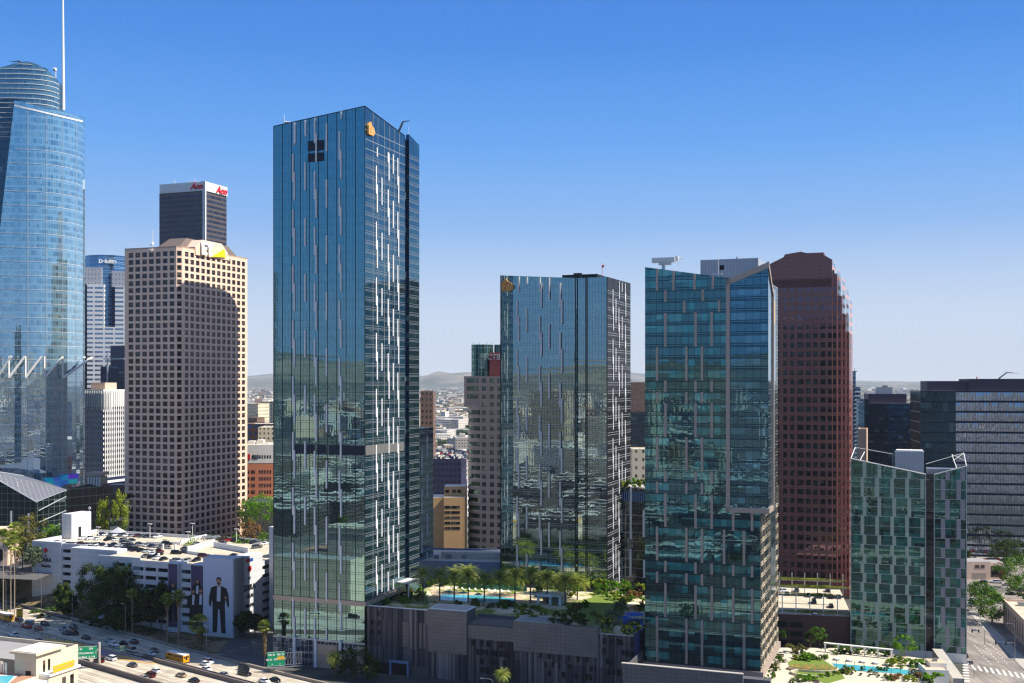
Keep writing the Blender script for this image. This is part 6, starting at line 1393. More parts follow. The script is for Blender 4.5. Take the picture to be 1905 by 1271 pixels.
# loungers and umbrellas
rnd=random.Random(3)
def lounger_set():
    for k in range(11):
        px=838+k*12.2; py=1097+ k*.7; x,y=wpd(px,py)
        r_=tag(empty('sun_lounger',(x,y,GZp),ROT+R(60)),f'white sun lounger at the far pool edge, {ORD[k]} from the left','lounger','sun loungers along the far pool edge')
        add_part('seat','lseat',lambda:MB().box(-.35,-.95,.3,.35,.5,.42),M['white'],r_); add_part('backrest','lback',lambda:MB().box(-.35,.0,0,.35,.8,.1),M['white'],r_,(0,.5,.4)).rotation_euler=(R(45),0,0)
        for sx in(-.3,.3):
            for sy in(-.8,.4): add_part('leg','lleg',lambda:MB().box(-.03,-.03,0,.03,.03,.3),M['steel'],r_,(sx,sy,0))
lounger_set()
for k,(px,py) in enumerate(((834,1112),(862,1114),(890,1117))):
    x,y=wpd(px,py); r_=tag(empty('parasol',(x,y,GZp),0),f'turquoise parasol on the pool deck, {ORD[k]} from the left','parasol','turquoise parasols by the roof garden pool')
    add_part('canopy','parc',lambda:MB().tube((0,0,2.2),(0,0,2.8),1.6,.08,10),plain('turquoise_canvas',S(60,180,176),.7) if k==0 else None,r_); add_part('pole','parp',lambda:MB().tube((0,0,0),(0,0,2.3),.05,.05,6),M['white'],r_)
# play dome and blue sails
x,y=wpd(1178,1143); r_=tag(empty('climbing_dome',(x,y,GZp),0),'orange play dome of bent ribs at the right of the roof garden','play dome'); Od=plain('rust_orange_metal',S(186,110,66),.5)
for k in range(5):
    a=k*math.pi/5; mb=MB(); P=[(2.2*math.cos(t)*math.cos(a),2.2*math.cos(t)*math.sin(a),2.9*math.sin(t)) for t in [math.pi*j/8 for j in range(9)]]
    for p,q in zip(P,P[1:]): mb.tube(p,q,.12,.12,6)
    mb.build('rib',Od,r_)
for k,(px,py,s_) in enumerate(((1180,1155,3.4),(1162,1161,2.4))):
    x,y=wpd(px,py); o_=MB().tube((0,0,2.2),(0,0,2.7),s_,.2,9).tube((0,0,0),(0,0,2.3),.06,.06,6).build('blue_parasol',plain('blue_canvas',S(20,100,200),.7),loc=(x,y,GZp)); tag(o_,['wide bright blue sunshade before the orange play dome','smaller blue sunshade left of the wide blue one'][k],'sunshade')
# date palms
DP=[(787,1122,1052),(818,1118,1054),(845,1112,1055),(871,1120,1057),(871,1104,1050),(901,1119,1060),(930,1121,1058),(958,1124,1055),(958,1108,1058),(987,1122,1052),(1018,1123,1060),(1013,1104,1062),(1051,1126,1066),(1040,1112,1064),(1074,1116,1066)]
DL=['leftmost date palm of the roof garden row','second date palm from the left on the roof garden','third date palm from the left on the roof garden','front date palm of the overlapping pair above the pool left','rear date palm of the overlapping pair above the pool left','date palm with its trunk before the pool middle','date palm whose trunk stands in front of the bright pool end','date palm right of the bright pool end, front one','date palm right of the bright pool end, rear one','tall date palm left of the white pavilion','date palm standing right before the white pavilion','date palm rising behind the white pavilion','date palm at the right corner of the white pavilion','date palm hidden half behind the one at the pavilion corner','rightmost slender date palm by the small lawn']
for k,((px,pb,pt),lab) in enumerate(zip(DP,DL)):
    D=GD(pb,GZp); H=PZ(pt+16,D)-GZp; date_palm(PX(px,D),D,GZp-.1,H,lab,k,'date palms of the roof garden',s=1.75)
# garden trees and shrubs
GT=[(728,1108,3.0,3.4,'yellow','low yellow-green bush beside the glass screen'),(716,1115,2.6,3,'bright','leftmost bright bush on the roof garden corner'),(748,1098,3.0,3.6,'yellow','yellow-green bush behind the glass screen'),(768,1110,3.0,2.8,'green','green hedge-like bush left of the first palm'),(782,1112,2.8,2.8,'green','green bush under the first palm'),(757,1118,2.2,2.0,'olive','small olive bush at the podium edge'),(800,1092,2.6,3.8,'green','dark green bush between the first and second palm'),(826,1090,2.6,3.6,'dark','dark bush behind the second palm'),(852,1088,2.6,3.6,'green','green bush behind the third palm'),(880,1090,2.6,3.6,'green','green bush behind the overlapping palm pair'),(906,1092,2.6,3.6,'dark','dark bush behind the pool palm'),(930,1094,2.4,3.6,'green','green bush at the far pool fence'),(955,1096,2.6,3.6,'dark','dark bush behind the bright pool end'),(850,1127,2.0,2.0,'olive','olive bush before the pool at the flat roof corner'),(884,1129,2.0,1.8,'green','green bush along the spa terrace wall'),(912,1131,1.8,1.6,'grey','grey bush along the spa terrace wall'),(938,1132,1.8,1.7,'green','green bush right end of the spa terrace wall'),(1000,1134,1.8,1.8,'yellow','yellow bush before the pavilion columns'),(975,1130,1.6,1.8,'green','green bush left before the pavilion'),
(1094,1096,3.4,4.2,'yellow','feathery yellow-green bush by the second tower base, left'),(1118,1092,3.4,4.8,'yellow','feathery yellow-green bush by the second tower base, middle'),(1136,1098,3.2,5.0,'bright','feathery bright bush by the second tower base, right'),(1142,1116,3.0,3.6,'yellow','yellow bush at the right edge of the lawn'),(1170,1104,2.8,4.2,'green','green bush at the annex foot, left'),(1186,1112,2.6,3.4,'autumn','reddish-brown bush at the annex foot'),(1195,1100,2.8,4.2,'yellow','yellow-green bush touching the teal tower'),(1176,1118,2.2,3,'bright','bright bush behind the play dome'),(1162,1122,2,2.6,'green','green bush left of the play dome'),(1152,1130,2.4,3,'grey','grey-green bush left of the blue sunshades'),(1072,1136,2.0,1.6,'olive','low olive bush at the left lawn edge'),(1085,1160,2.4,2.4,'grey','grey low bush before the lawn'),(1190,1134,2.2,2.8,'dark','dark bush beside the play dome against the teal tower')]
for k,(px,py,r_,h_,m_,lab) in enumerate(GT):
    x,y=wpd(px,py); shrub(x,y,GZp-.1,r_*.95,h_*.95,lab,m_,k,'shrubs of the roof garden')
for k,(px,py,H,rx,m_,lab) in enumerate(((1001,1120,7.2,2.4,'green','small round green tree just left of the pavilion'),(1038,1166,5.2,3.2,'dark','dark tree clump at the podium edge, leftmost of the dark ones'),(1060,1165,5.8,3.0,'dark','dark tree at the podium edge, second of the dark ones'),(1078,1168,5.4,2.6,'dark','dark tree at the podium edge above the cladding corner'),(1140,1176,8.0,3.8,'grey','large grey-green tree at the podium edge before the lawn'),(1152,1160,7.6,3.2,'grey','pale grey-green tree behind the large one'),(1124,1180,6.0,3.0,'dark','dark tree left below the large grey-green one'),(1180,1182,4.8,3.2,'dark','dark tree in front of the blue sunshades'),(1166,1184,4.2,2.6,'dark','low dark tree at the right end of the podium edge'))):
    D=GD(py,GZp); tree(PX(px,D),D,GZp-.1,H,rx,lab,m_,40+k,leaf=.38,nclump=26,per=80,trunk=.2,r=.14,name='small_tree')
rnd=random.Random(17); n_=0
for (a,b,c3,d,nn,mats) in ((700,792,1092,1124,34,['yellow','bright','green','olive']),(796,985,1082,1094,30,['green','dark','yellow']),(1040,1196,1086,1112,40,['yellow','bright','green']),(1150,1196,1108,1136,14,['green','bright','autumn']),(845,960,1125,1131,12,['green','olive','dark']),(960,1120,1128,1156,26,['green','olive','yellow'])):
    for k in range(nn):
        px=rnd.uniform(a,b); py=rnd.uniform(c3,d)-0; x,y=wpd(px,py)
        if 1018<px<1062 and py>1112: continue
        lx,ly=gp(px,py)
        if ly<10 and px>798 and px<960: continue
        shrub(x,y,GZp-.1,rnd.uniform(1.3,2.3),rnd.uniform(1.6,3.2),'leafy bush of the dense mixed planting on the roof garden',rnd.choice(mats),k,'bushes of the dense roof garden planting'); n_+=1
# trees at the podium and tower foot
for k,(px,D,H,rx,m_,lab) in enumerate(((662,372,13,5.5,'dark','dark tree in front of the tall tower base, right'),(640,374,10,5,'dark','dark tree in front of the tall tower base, left of the other'),(690,368,9,4,'dark','dark tree at the podium left end, by the lamp'))):
    tree(PX(px,D),D,0,H,rx,lab,m_,60+k,leaf=.5,nclump=30,per=70,trunk=.15)
date_palm(PX(622,372),372,0,7.2,'date palm in shade before the tall tower base',2,'shaded street palms',s=1.25,name='date_palm')
date_palm(PX(934,346),346,0,PZ(1250,346)-1,'date palm in shade before the podium at the bottom edge',1,'shaded street palms',s=1.0)
# lower grey wall in front of the teal tower
tag(MB().box(0,0,0,36,1.2,PZ(1243,325)).box(0,-.1,PZ(1243,325),36,1.3,PZ(1243,325)+.25,m=1).build('terrace_wall',[M['perf'],M['concrete']],loc=(PX(1156,330),330,0),rz=ROT),'grey panelled terrace wall at the bottom below the teal tower','wall')
tag(MB().box(0,0,0,.4,26,PZ(1212,352)).build('terrace_side_wall',M['perf'],loc=(PX(1156,330),330,0),rz=ROT),'grey side wall running back from the low terrace wall to the podium','wall')
tag(MB().box(0,0,4,38,3,PZ(1245,330)-1).build('planter_wall',M['perf'],loc=(PX(1195,334),334,0),rz=ROT),'grey planter wall at the foot of the teal tower','planter')
for k,(px,D,m_,lab) in enumerate(((1262,331,'autumn','brownish bush on the terrace below the teal tower, left'),(1282,330,'yellow','yellow-green bush on the terrace below the teal tower'),(1236,333,'dark','dark bush on the terrace under the teal tower corner'))):
    shrub(PX(px,D),D,PZ(1268,D)-2,2.0,3.6,lab,m_,k,'bushes below the teal tower')
# ================================================================== right side: brown tower, hotel, gardens, street
g=NG('brown_granite'); uv=g.sep(g.uv()); jn=g.m('MAXIMUM',g.m('LESS_THAN',g.m('FRACT',g.m('DIVIDE',uv[0],1.55)),.05),g.m('LESS_THAN',g.m('FRACT',g.m('DIVIDE',uv[1],1.9)),.05)); n=g.noise(g.obj(),.2,4.0)[0]
c=g.mix(jn,S(140,88,80),S(92,58,54)); c=g.v('SCALE',c,None,g.m('MULTIPLY_ADD',n,.2,.9)); M['granite']=g.done(g.prin(c,0.22,0,0.55))
M['copper_edge']=plain('polished_edge',S(196,140,116),.25,.3)
M['pane_pink']=pane_mat('bronze_window_glass',(26,16,22),(164,128,140),.42,.1,(120,80,70),warp=.006,tilt=.003)
TW=at('office_tower',1548,505,'dark reddish-brown granite tower with stepped right corner and gabled top','office tower')
Wt=tu(1548,505,1432); zt_=PZ(483,505); fh=4.24
yr0=PZ(530,505)   # first row of windows top
rows=[PZ(531,505)-3.0-fh*k for k in range(0,40)]; rows=[z for z in rows if z>10]
tx=lambda px:-tu(1548,505,px)
# front face with windows
cols=[(1432,1436),(1444,1450),(1457,1464),(1470,1477.5),(1483,1495),(1499,1508),(1512.5,1521),(1526,1535.5),(1540,1547.5)]
mb=MB(); items=[]; prev=0
def gable(x):
    k=tx(1489); r_=tx(1512); 
    if x<=k: return zt_+ (x-(-Wt))/(k+Wt)*(PZ(466,505)-zt_)
    if x<=r_: return PZ(466,505)-(x-k)/(r_-k)*1.8
    return PZ(466,505)-1.8
wx=[(tx(a),tx(b)) for a,b in cols if a>1436]
for z in sorted(rows):
    mb.box(-Wt,0,prev,0,.5,z); e=[-Wt]+[v for ab in wx for v in ab]+[0]
    for k in range(0,len(e),2): mb.box(e[k],0,z,e[k+1],.5,z+2.5)
    for a,b in wx:
        pts=[(a,.35,z),(b,.35,z),(b,.35,z+2.5),(a,.35,z+2.5)]; items.append((pts,lambda q,pts=pts:q.face(pts,uv=[(0,0),(2,0),(2,2.4),(0,2.4)])))
    prev=z+2.5
zz=zt_-.5
mb.box(-Wt,0,prev,0,.5,zz-8); 
g_=[(-Wt,zt_-1),(tx(1458),zt_+2.0),(tx(1460),zt_+3.2),(tx(1489),PZ(466,505)),(tx(1510),PZ(471,505)),(tx(1532),PZ(470,505)),(tx(1533),PZ(474,505)),(0,PZ(483,505))]
mb.face([(-Wt,0,prev),(0,0,prev)]+[(a,0,z) for a,z in g_[::-1]])
mb.face([(a,8,z) for a,z in g_]+[(0,8,prev),(-Wt,8,prev)])
for p,q in zip(g_,g_[1:]): mb.face([(p[0],0,p[1]),(q[0],0,q[1]),(q[0],8,q[1]),(p[0],8,p[1])])
mb.face([(-Wt,8,0),(-Wt,0,0),(-Wt,0,zt_-1),(-Wt,8,zt_-1)])
mb.build('granite_wall',M['granite'],TW)
# stepped right corner: four facets, each lower than the last
xs_=[0,2.2,4.1,5.7,7.2]; ys_=[0,1.9,3.9,6.1,8.6]; tops=[PZ(509,505),PZ(550,505),PZ(584,505),PZ(617,505)]
for k in range(4):
    a,b=xs_[k],xs_[k+1]; y=ys_[k]+.9; m2=MB(); prev=0
    for z in sorted(rows):
        if z+2.5>tops[k]: break
        m2.box(a,y,prev,b,y+.5,z); m2.box(b-.55,y,z,b,y+.5,z+2.5); m2.box(a,y,z,a+.3,y+.5,z+2.5)
        pts=[(a+.3,y+.3,z),(b-.55,y+.3,z),(b-.55,y+.3,z+2.5),(a+.3,y+.3,z+2.5)]; items.append((pts,lambda q,pts=pts:q.face(pts,uv=[(0,0),(1,0),(1,2.4),(0,2.4)]))); prev=z+2.5
    m2.box(a,y,prev,b,y+.5,tops[k]); m2.box(a,y+.5,0,b,y+24,tops[k]-.3)
    m2.build('stepped_facet',M['granite'],TW)
    MB().box(a-.18,y-.35,0,a+.18,y-.0,tops[k]).build('polished_edge',M['copper_edge'],TW)
# far right face with striped glazing; sunlight put into a paler granite
ybk=24; m3=MB(); 
WGr=window_wall('sunlit_striped_granite',(206,150,136),(90,60,64),pw=40,fh=fh,wx=(0,1),wz=(.3,.85),r0=.8,rough=.3)
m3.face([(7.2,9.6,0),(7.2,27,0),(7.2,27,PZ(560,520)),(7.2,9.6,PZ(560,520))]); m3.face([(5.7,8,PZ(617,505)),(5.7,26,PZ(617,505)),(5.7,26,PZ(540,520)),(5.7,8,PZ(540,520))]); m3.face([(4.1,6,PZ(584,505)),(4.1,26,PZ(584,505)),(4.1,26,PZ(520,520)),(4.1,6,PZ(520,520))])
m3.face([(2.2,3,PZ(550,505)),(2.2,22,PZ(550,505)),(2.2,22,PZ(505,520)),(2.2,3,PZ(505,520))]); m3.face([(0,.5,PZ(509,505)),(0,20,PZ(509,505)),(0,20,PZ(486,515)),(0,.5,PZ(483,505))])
m3.build('sunlit_side_wall',WGr,TW)
MB().box(-Wt+2,9,0,0,26,zt_-5).box(-12,3,zt_-6,tx(1532),12,PZ(471,512)).build('core_wall',M['granite'],TW)
repeats(TW,'window',items,M['pane_pink'],100)
MB().box(0.05,6,PZ(512,510),.35,9,PZ(502,510)).build('emblem',M['darkmetal'],TW)
MB().tube((tx(1490),4,PZ(466,505)-1),(tx(1490),4,PZ(459,505)),.25,.15).build('roof_mast',M['white'],TW)

# stepped garage terraces at its foot
TG=at('parking_garage',1585,408,'brown parking garage with open roof decks and hanging green planters below the brown tower','parking garage',rot=R(-12))
rot12=R(-12); tgx=lambda px,D=408:-tu(1585,D,px,rot12)
zk=PZ(1148,408); x0=tgx(1440)
MB().box(x0,0,0,0,56,zk,m=0,mt=1).build('wall',[plain('brown_tile',S(104,68,62),.6,var=.1),M['deck']],TG)
it=[]
for r_ in range(3):
    z=PZ(1172+r_*17,408)
    for a,b in ((1444,1466),(1470,1494)):
        xa,xb=tgx(a),tgx(b); it.append(([(xa,-.06,z),(xb,-.06,z),(xb,-.06,z+2),(xa,-.06,z+2)],lambda mb,xa=xa,xb=xb,z=z:mb.box(xa,-.06,z,xb,.1,z+2.0)))
repeats(TG,'opening',it,M['black'])
for k,(yy,zdn) in enumerate(((0,PZ(1143,408)),(9,PZ(1110,418)),(20,PZ(1094,430)),(36,PZ(1080,446)))):
    mb=MB(); mb.box(x0,yy,zdn-.35,0,yy+.5,zdn+.25); mb.build('planter_beam',M['concrete'],TG)
    h=crown_mb(70+k,18,.9,.7,60,60,.3,cz=0,hollow=.2); h.v=[(v[0]+x0/2,v[1]+yy,v[2]+zdn+.5) for v in h.v]; o_=h.build('hanging_plants',LM['yellow'],TG)
mb=MB(); mb.box(x0,6,zk+.1,0,55,zk+.3); mb.build('roof_deck',M['deck'],TG)
for k in range(6):
    x=x0+3+k*(-x0-3.2)/5; mb=MB(); mb.box(x-.18,-.2,zk,x+.18,.1,PZ(1106,411)); mb.box(x-.18,36,zk,x+.18,36.3,PZ(1080,430)); mb.build('white_post',M['white'],TG)
def place_on(par,x,y,z):
    c_,s_=math.cos(par.rotation_euler.z),math.sin(par.rotation_euler.z); L=par.location; return (L.x+x*c_-y*s_,L.y+x*s_+y*c_,z)
TL=['white','white','silver','grey','black','black','dark blue','black','grey','black','white','black']
tl=[(1450,1096),(1459,1096),(1464,1107),(1482,1096),(1540,1098),(1504,1110),(1524,1112),(1546,1113),(1560,1113),(1514,1122),(1516,1142),(1546,1130)]
for k,((px,py),cl) in enumerate(zip(tl,TL)):
    D=GD(py,zk+.3); 
    if D>456: D=456
    vehicle('suv' if k%3==0 else 'saloon',cl,PX(px,D),D,zk+.3,rot12+R(90),f'{cl} car on the deck below the brown tower, {ORD[k]} from its upper left','cars on the open deck below the brown tower',detail=1)

# ---- hotel with staggered panels
HT=at('glass_hotel',1798,392,'green glass hotel block with pale staggered panels and a V-shaped open roof frame','hotel')
Wh=tu(1798,392,1583); fh=3.5; zn=[PZ(1225,392)+.4+fh*k for k in range(0,20)]
GTg=glass_wall('hotel_green_glass',base=(6,50,54),tint=(118,160,156),pw=1.75,fh=fh,mw=.08,mh=.14,mcol=(36,70,70),spand=0.0,r0=.38,warp=.008,tilt=.003,blind=.4,blindcol=(60,120,104),teal=(24,130,124),wsc=(.8,.8))
hx=lambda px:-tu(1798,392,px)
xA,xB=hx(1722),hx(1738)
zL=PZ(855,400); zM=PZ(883,395); zR=PZ(868,390)
mb=MB(); mb.face([(-Wh,0,0),(xA,0,0),(xA,0,zM),(-Wh,0,zL)],m=0); mb.face([(xA,0,0),(xA,1.2,0),(xA,1.2,zM),(xA,0,zM)],m=0); mb.face([(xA,1.2,0),(xB,1.2,0),(xB,1.2,zM),(xA,1.2,zM)],m=1); mb.face([(xB,1.2,0),(xB,0,0),(xB,0,zM),(xB,1.2,zM)],m=0)
mb.face([(xB,0,0),(0,0,0),(0,0,zR),(xB,0,zM)],m=0); mb.face([(0,0,0),(0,14,0),(0,14,zR+2),(0,0,zR)],m=0); mb.face([(0,14,0),(-Wh,14,0),(-Wh,14,zM),(0,14,zM)],m=0); mb.face([(-Wh,14,0),(-Wh,0,0),(-Wh,0,zL),(-Wh,14,zL)],m=0)
mb.face([(-Wh,.3,zM-2),(0,.3,zM-2),(0,14,zM-2),(-Wh,14,zM-2)],m=2)
GTk=glass_wall('dark_slot_glass',base=(24,30,38),tint=(120,124,132),pw=3.6,fh=fh,mw=.1,mh=.2,mcol=(60,66,70),spand=0,r0=.25,warp=.01)
mb.build('curtain_wall',[GTg,GTk,M['roofgrey']],HT)
items=[]; P1=plain('pale_green_panel',S(176,188,174),.4,.1,var=.06); P2=plain('pale_mauve_panel',S(158,152,158),.4,.1,var=.05)
def topz(x): return (zL+(zM-zL)*(x+Wh)/(xA+Wh)) if x<xA else (zM+(zR-zM)*(x-xB)/(0-xB) if x>xB else zM)
rowsets=[0,1,1,0,0,1,0,1,0,1,0,1,0,0,1,1,0,0,1,1]
per=(xA+Wh)/5.0
i2=[]
for r_,z in enumerate(zn):
    off=rowsets[r_%20]
    for k in range(5):
        x=-Wh+per*(k+ (.80 if off else .66)); w=per*.25
        zt4=min(z+fh-.14,topz(x)-.1)
        if zt4-z>.6 and x+w<xA+.05: items.append(([(x,-.22,z),(x+w,-.22,z),(x+w,-.22,zt4),(x,-.22,zt4)],lambda mb,x=x,w=w,z=z,zt4=zt4:mb.box(x,-.22,z,x+w,0,zt4)))
    for k in range(2):
        x=xB+ (2.2+k*5.2 if not off else 3.7+k*5.0); w=1.5; zt4=min(z+fh-.14,topz(x)-.1)
        if zt4-z>.6: i2.append(([(x,-.22,z),(x+w,-.22,z),(x+w,-.22,zt4),(x,-.22,zt4)],lambda mb,x=x,w=w,z=z,zt4=zt4:mb.box(x,-.22,z,x+w,0,zt4)))
repeats(HT,'pale_panel',items,P1,64); repeats(HT,'mauve_panel',i2,P2,36)
mb=MB()
for z in zn: mb.box(-Wh,-.12,z-.14,xA,0,z) if z<topz(xA) else None; mb.box(xB,-.12,z-.14,0,0,z) if z<zM else None
for x in (-Wh,xA,xB,0): mb.box(x-.12,-.3,0,x+.12,0.0,topz(x))
mb.build('floor_trim',M['lines'],HT)
mb=MB(); mb.tube((-Wh,0,zL),(xA,0,zM),.22,.22,5); mb.tube((xB,0,zM),(0,0,zR),.22,.22,5); 
mb.tube((-Wh,0,zL),(-Wh+1,9,zL+3.6),.16,.16,5); mb.tube((-Wh+3,0,zL-1),(-Wh+4.5,6,zL+2.2),.14,.14,5); mb.tube((-Wh+1,9,zL+3.6),(hx(1660),9,zL+1.4),.12,.12,5); mb.tube((hx(1660),9,zM-2),(hx(1660),9,zL+1.4),.12,.12,5)
mb.tube((0,0,zR),(-.6,10,zR+4),.18,.18,5); mb.tube((-3.2,0,zR-1),(-4.6,10,zR+3.4),.16,.16,5); mb.tube((-.6,10,zR+4),(-4.6,6,zR+1.2),.1,.1,5); mb.tube((-4.6,10,zR+3.4),(-.3,4,zR+1.6),.1,.1,5); mb.tube((-.6,10,zR+4),(hx(1723),10,zM+3),.12,.12,5)
mb.build('open_roof_frame',M['white'],HT)
MB().box(hx(1664),4,zM-2,hx(1722)-.6,11,PZ(842,398)).build('plant_room',M['ribbed'],HT)
MB().box(hx(1664)+.5,4.5,PZ(842,398),hx(1722)-1,10.5,PZ(842,398)+.5).build('plant_room_roof',M['white'],HT)
MB().box(-Wh+3,4,zM-2,hx(1664)-1,12,zM+1.5).build('rooftop_unit',M['steel'],HT); MB().box(hx(1723),6,zM-2,-2,12,zM+1.6).build('rooftop_unit',M['steel'],HT)
MB().box(-Wh,-.3,0,0,0,3.4).build('base_band',M['white'],HT)

# ---- ground level garden at the bottom right
TZ=6.0
def tp(px,py,z=TZ): D=GD(py,z); return (PX(px,D),D)
def sheet(name,pts,mat,z,th=None,kind=None,label=None,cat=None):
    P=[tp(a,b,z) for a,b in pts]; A=sum(P[i][0]*P[(i+1)%len(P)][1]-P[(i+1)%len(P)][0]*P[i][1] for i in range(len(P)))
    if A<0: P=P[::-1]
    mb=MB(); mb.prism(P,0 if th is None else z-th,z); o_=mb.build(name,mat); return tag(o_,label,cat,None,kind)
M['paving']=plain('cream_paving',S(204,194,172),.85,var=.1,scale=.5)
sheet('garden_terrace',[(1420,1290),(1425,1240),(1447,1205),(1582,1206),(1735,1228),(1735,1290)],M['paving'],TZ,kind='structure')
sheet('swimming_pool',[(1548,1234),(1650,1242),(1703,1248),(1703,1257),(1660,1252),(1560,1246)],M['pool'],TZ+.1,.2,label='long turquoise swimming pool in the lower right garden before the green hotel',cat='pool')
sheet('lawn',[(1466,1232),(1480,1222),(1530,1226),(1560,1246),(1572,1262),(1540,1271),(1490,1262),(1470,1250)],M['lawn'],TZ+.12,.2,kind='structure')
q=tp(1513,1247); OB=tag(empty('oval_planter',(q[0],q[1],TZ),R(-12)),'oval raised flower bed with a cream rim in the lower right garden','planter')
P=[(8.2*math.cos(t),3.6*math.sin(t)) for t in [2*math.pi*k/28 for k in range(28)]]; MB().prism(P,0,.9).build('rim',M['paving'],OB)
g=NG('flower_bed'); o=g.obj(); n=g.noise(o,1.1,3.0)[0]; c=g.ramp(n,[(.35,S(70,96,36)),(.5,S(112,124,50)),(.6,S(150,74,50)),(.7,S(196,180,90))]); MB().prism([(x*.93,y*.9) for x,y in P],.9,1.15).build('planting',g.done(g.prin(c,.95)),OB)
q=tp(1487,1256); o_=MB().prism([(9.6*math.cos(t)-0,4.6*math.sin(t)) for t in [math.pi*(.75+k/14) for k in range(11)]]+[(9.0*math.cos(t),4.2*math.sin(t)) for t in [math.pi*(.75+k/14) for k in range(11)]][::-1],0,.8).build('curved_garden_wall',M['paving'],loc=(q[0]+7,q[1],TZ),rz=R(-12)); tag(o_,'low curved cream wall wrapping the oval flower bed','wall')
q0=tp(1535,1213); q1=tp(1658,1226); PG=tag(empty('pergola',(q0[0],q0[1],TZ),math.atan2(q1[1]-q0[1],q1[0]-q0[0])),'long white pergola with tapered posts beyond the lower right pool','pergola'); Lp=math.hypot(q1[0]-q0[0],q1[1]-q0[1])
MB().box(-.4,-.3,2.9,Lp+.4,.9,3.25).build('beam',M['white'],PG)
for k in range(6): MB().tube((k*Lp/5,.2,0),(k*Lp/5,.2,2.95),.18,.42,6).build('post',M['white'],PG)
for k in range(5):
    q=tp(1556+k*24,1228+k*2.4); r_=tag(empty('daybed',(q[0],q[1],TZ),R(-12)),f'pale round daybed under the pergola, {ORD[k]} from the left','daybed','daybeds under the pergola')
    add_part('base','dbb',lambda:MB().tube((0,0,0),(0,0,.45),1.1,1.1,12),M['steel'],r_); add_part('cushion','dbc',lambda:MB().tube((0,0,.45),(0,0,.7),1.0,.9,12),M['white'],r_)
for k in range(7):
    q=tp(1552+k*16.5,1252+k*1.5); r_=tag(empty('sun_lounger',(q[0],q[1],TZ+.05),R(170)),f'dark sun lounger on the near side of the lower pool, {ORD[k]} from the left','lounger','dark loungers by the lower pool'); 
    dup_=add_part('seat','dls',lambda:MB().box(-.35,-.95,.28,.35,.5,.4),M['darkmetal'],r_); add_part('backrest','dlb',lambda:MB().box(-.35,.0,0,.35,.8,.1),M['darkmetal'],r_,(0,.5,.38)).rotation_euler=(R(45),0,0)
for k in range(8):
    q=tp(1556+k*17,1245+k*1.4); tag(MB().tube((0,0,0),(0,0,2.6),.07,.05,6).box(-.12,-.12,2.6,.12,.12,2.9).build('garden_lamp',M['darkmetal'],loc=(q[0],q[1],TZ)),f'thin dark garden lamp in front of the lower pool, {ORD[k]} from the left','lamp','garden lamps by the lower pool')
SHR=[(1472,1214,2.4,3.4,'olive','round olive tree-like bush, left one of the pair by the hotel garden'),(1492,1216,2.4,3.4,'olive','round olive bush, right one of the pair by the hotel garden'),(1500,1228,3.2,2.2,'bright','feathery bright grass bush behind the oval bed'),(1484,1226,2.6,1.8,'yellow','yellow grass bush left of the oval bed'),(1540,1206,2.0,3,'dark','dark bush at the left end of the pergola'),(1560,1212,2.2,2.4,'green','green hedge bush behind the pergola, first'),(1580,1214,2.2,2.4,'green','green hedge bush behind the pergola, second'),(1602,1216,2.2,2.4,'green','green hedge bush behind the pergola, third'),(1624,1218,2.2,2.4,'green','green hedge bush behind the pergola, fourth'),(1646,1221,2.2,2.4,'green','green hedge bush behind the pergola, fifth'),(1660,1238,2.4,2.4,'yellow','feathery yellow bush at the right end of the pool'),(1700,1240,3.2,3.0,'bright','wide bright bush between the pool and the beige roof'),(1672,1262,2.4,1.4,'autumn','low reddish planting at the bottom right garden'),(1690,1264,2.4,1.4,'yellow','low yellow planting at the bottom right garden'),(1652,1262,2.2,1.3,'autumn','low reddish planting left of the yellow one'),(1735,1268,3.4,3.2,'bright','bright bush cut by the bottom edge under the beige roof'),(1452,1232,1.4,2.6,'green','small tree-like bush on the cream paving, upper'),(1442,1248,1.4,2.4,'olive','small olive bush on the cream paving, middle'),(1436,1262,1.6,2.6,'green','small green bush on the cream paving, lower'),(1500,1268,1.6,1.6,'bright','bright bush at the bottom edge below the oval bed'),(1456,1190,1.6,4.0,'green','tall green bush at the foot of the teal tower right face')]
for k,(px,py,r_,h_,m_,lab) in enumerate(SHR):
    q=tp(px,py); shrub(q[0],q[1],TZ-.05,r_*1.05,h_*1.15,lab,m_,k,'shrubs of the lower right garden')
q=tp(1524,1200); tree(q[0],q[1],TZ,7,3.4,'round green tree before the brown garage wall','green',81,leaf=.45,trunk=.2,r=.2)
q=tp(1684,1222); tree(q[0],q[1],TZ,8,4.4,'large round green tree at the hotel base, right of the pergola','bright',82,leaf=.45,trunk=.15,r=.2)
q=tp(1508,1205); tree(q[0],q[1],TZ,6.5,2.6,'dull dark tree left of the round green tree','dark',83,leaf=.45,trunk=.2,r=.2)
for k,(px,py) in enumerate(((1453,1222),(1446,1238),(1462,1232),(1440,1254),(1486,1268),(1520,1270))):
    q=tp(px,py); r_=tag(empty('garden_sofa',(q[0],q[1],TZ),R(-12+30*k)),['brown garden sofa nearest the teal tower corner','brown garden sofa on the upper cream paving','brown garden sofa left of the oval bed','brown garden sofa on the lower cream paving','brown garden bench at the bottom edge, left','brown garden bench at the bottom edge, right'][k],'sofa','garden sofas on the cream paving')
    add_part('seat','gss',lambda:MB().box(-1,-.4,.1,1,.4,.45),M['tan'],r_); add_part('backrest','gsb',lambda:MB().box(-1,.3,.45,1,.45,.9),M['bark'],r_)
rnd=random.Random(29)
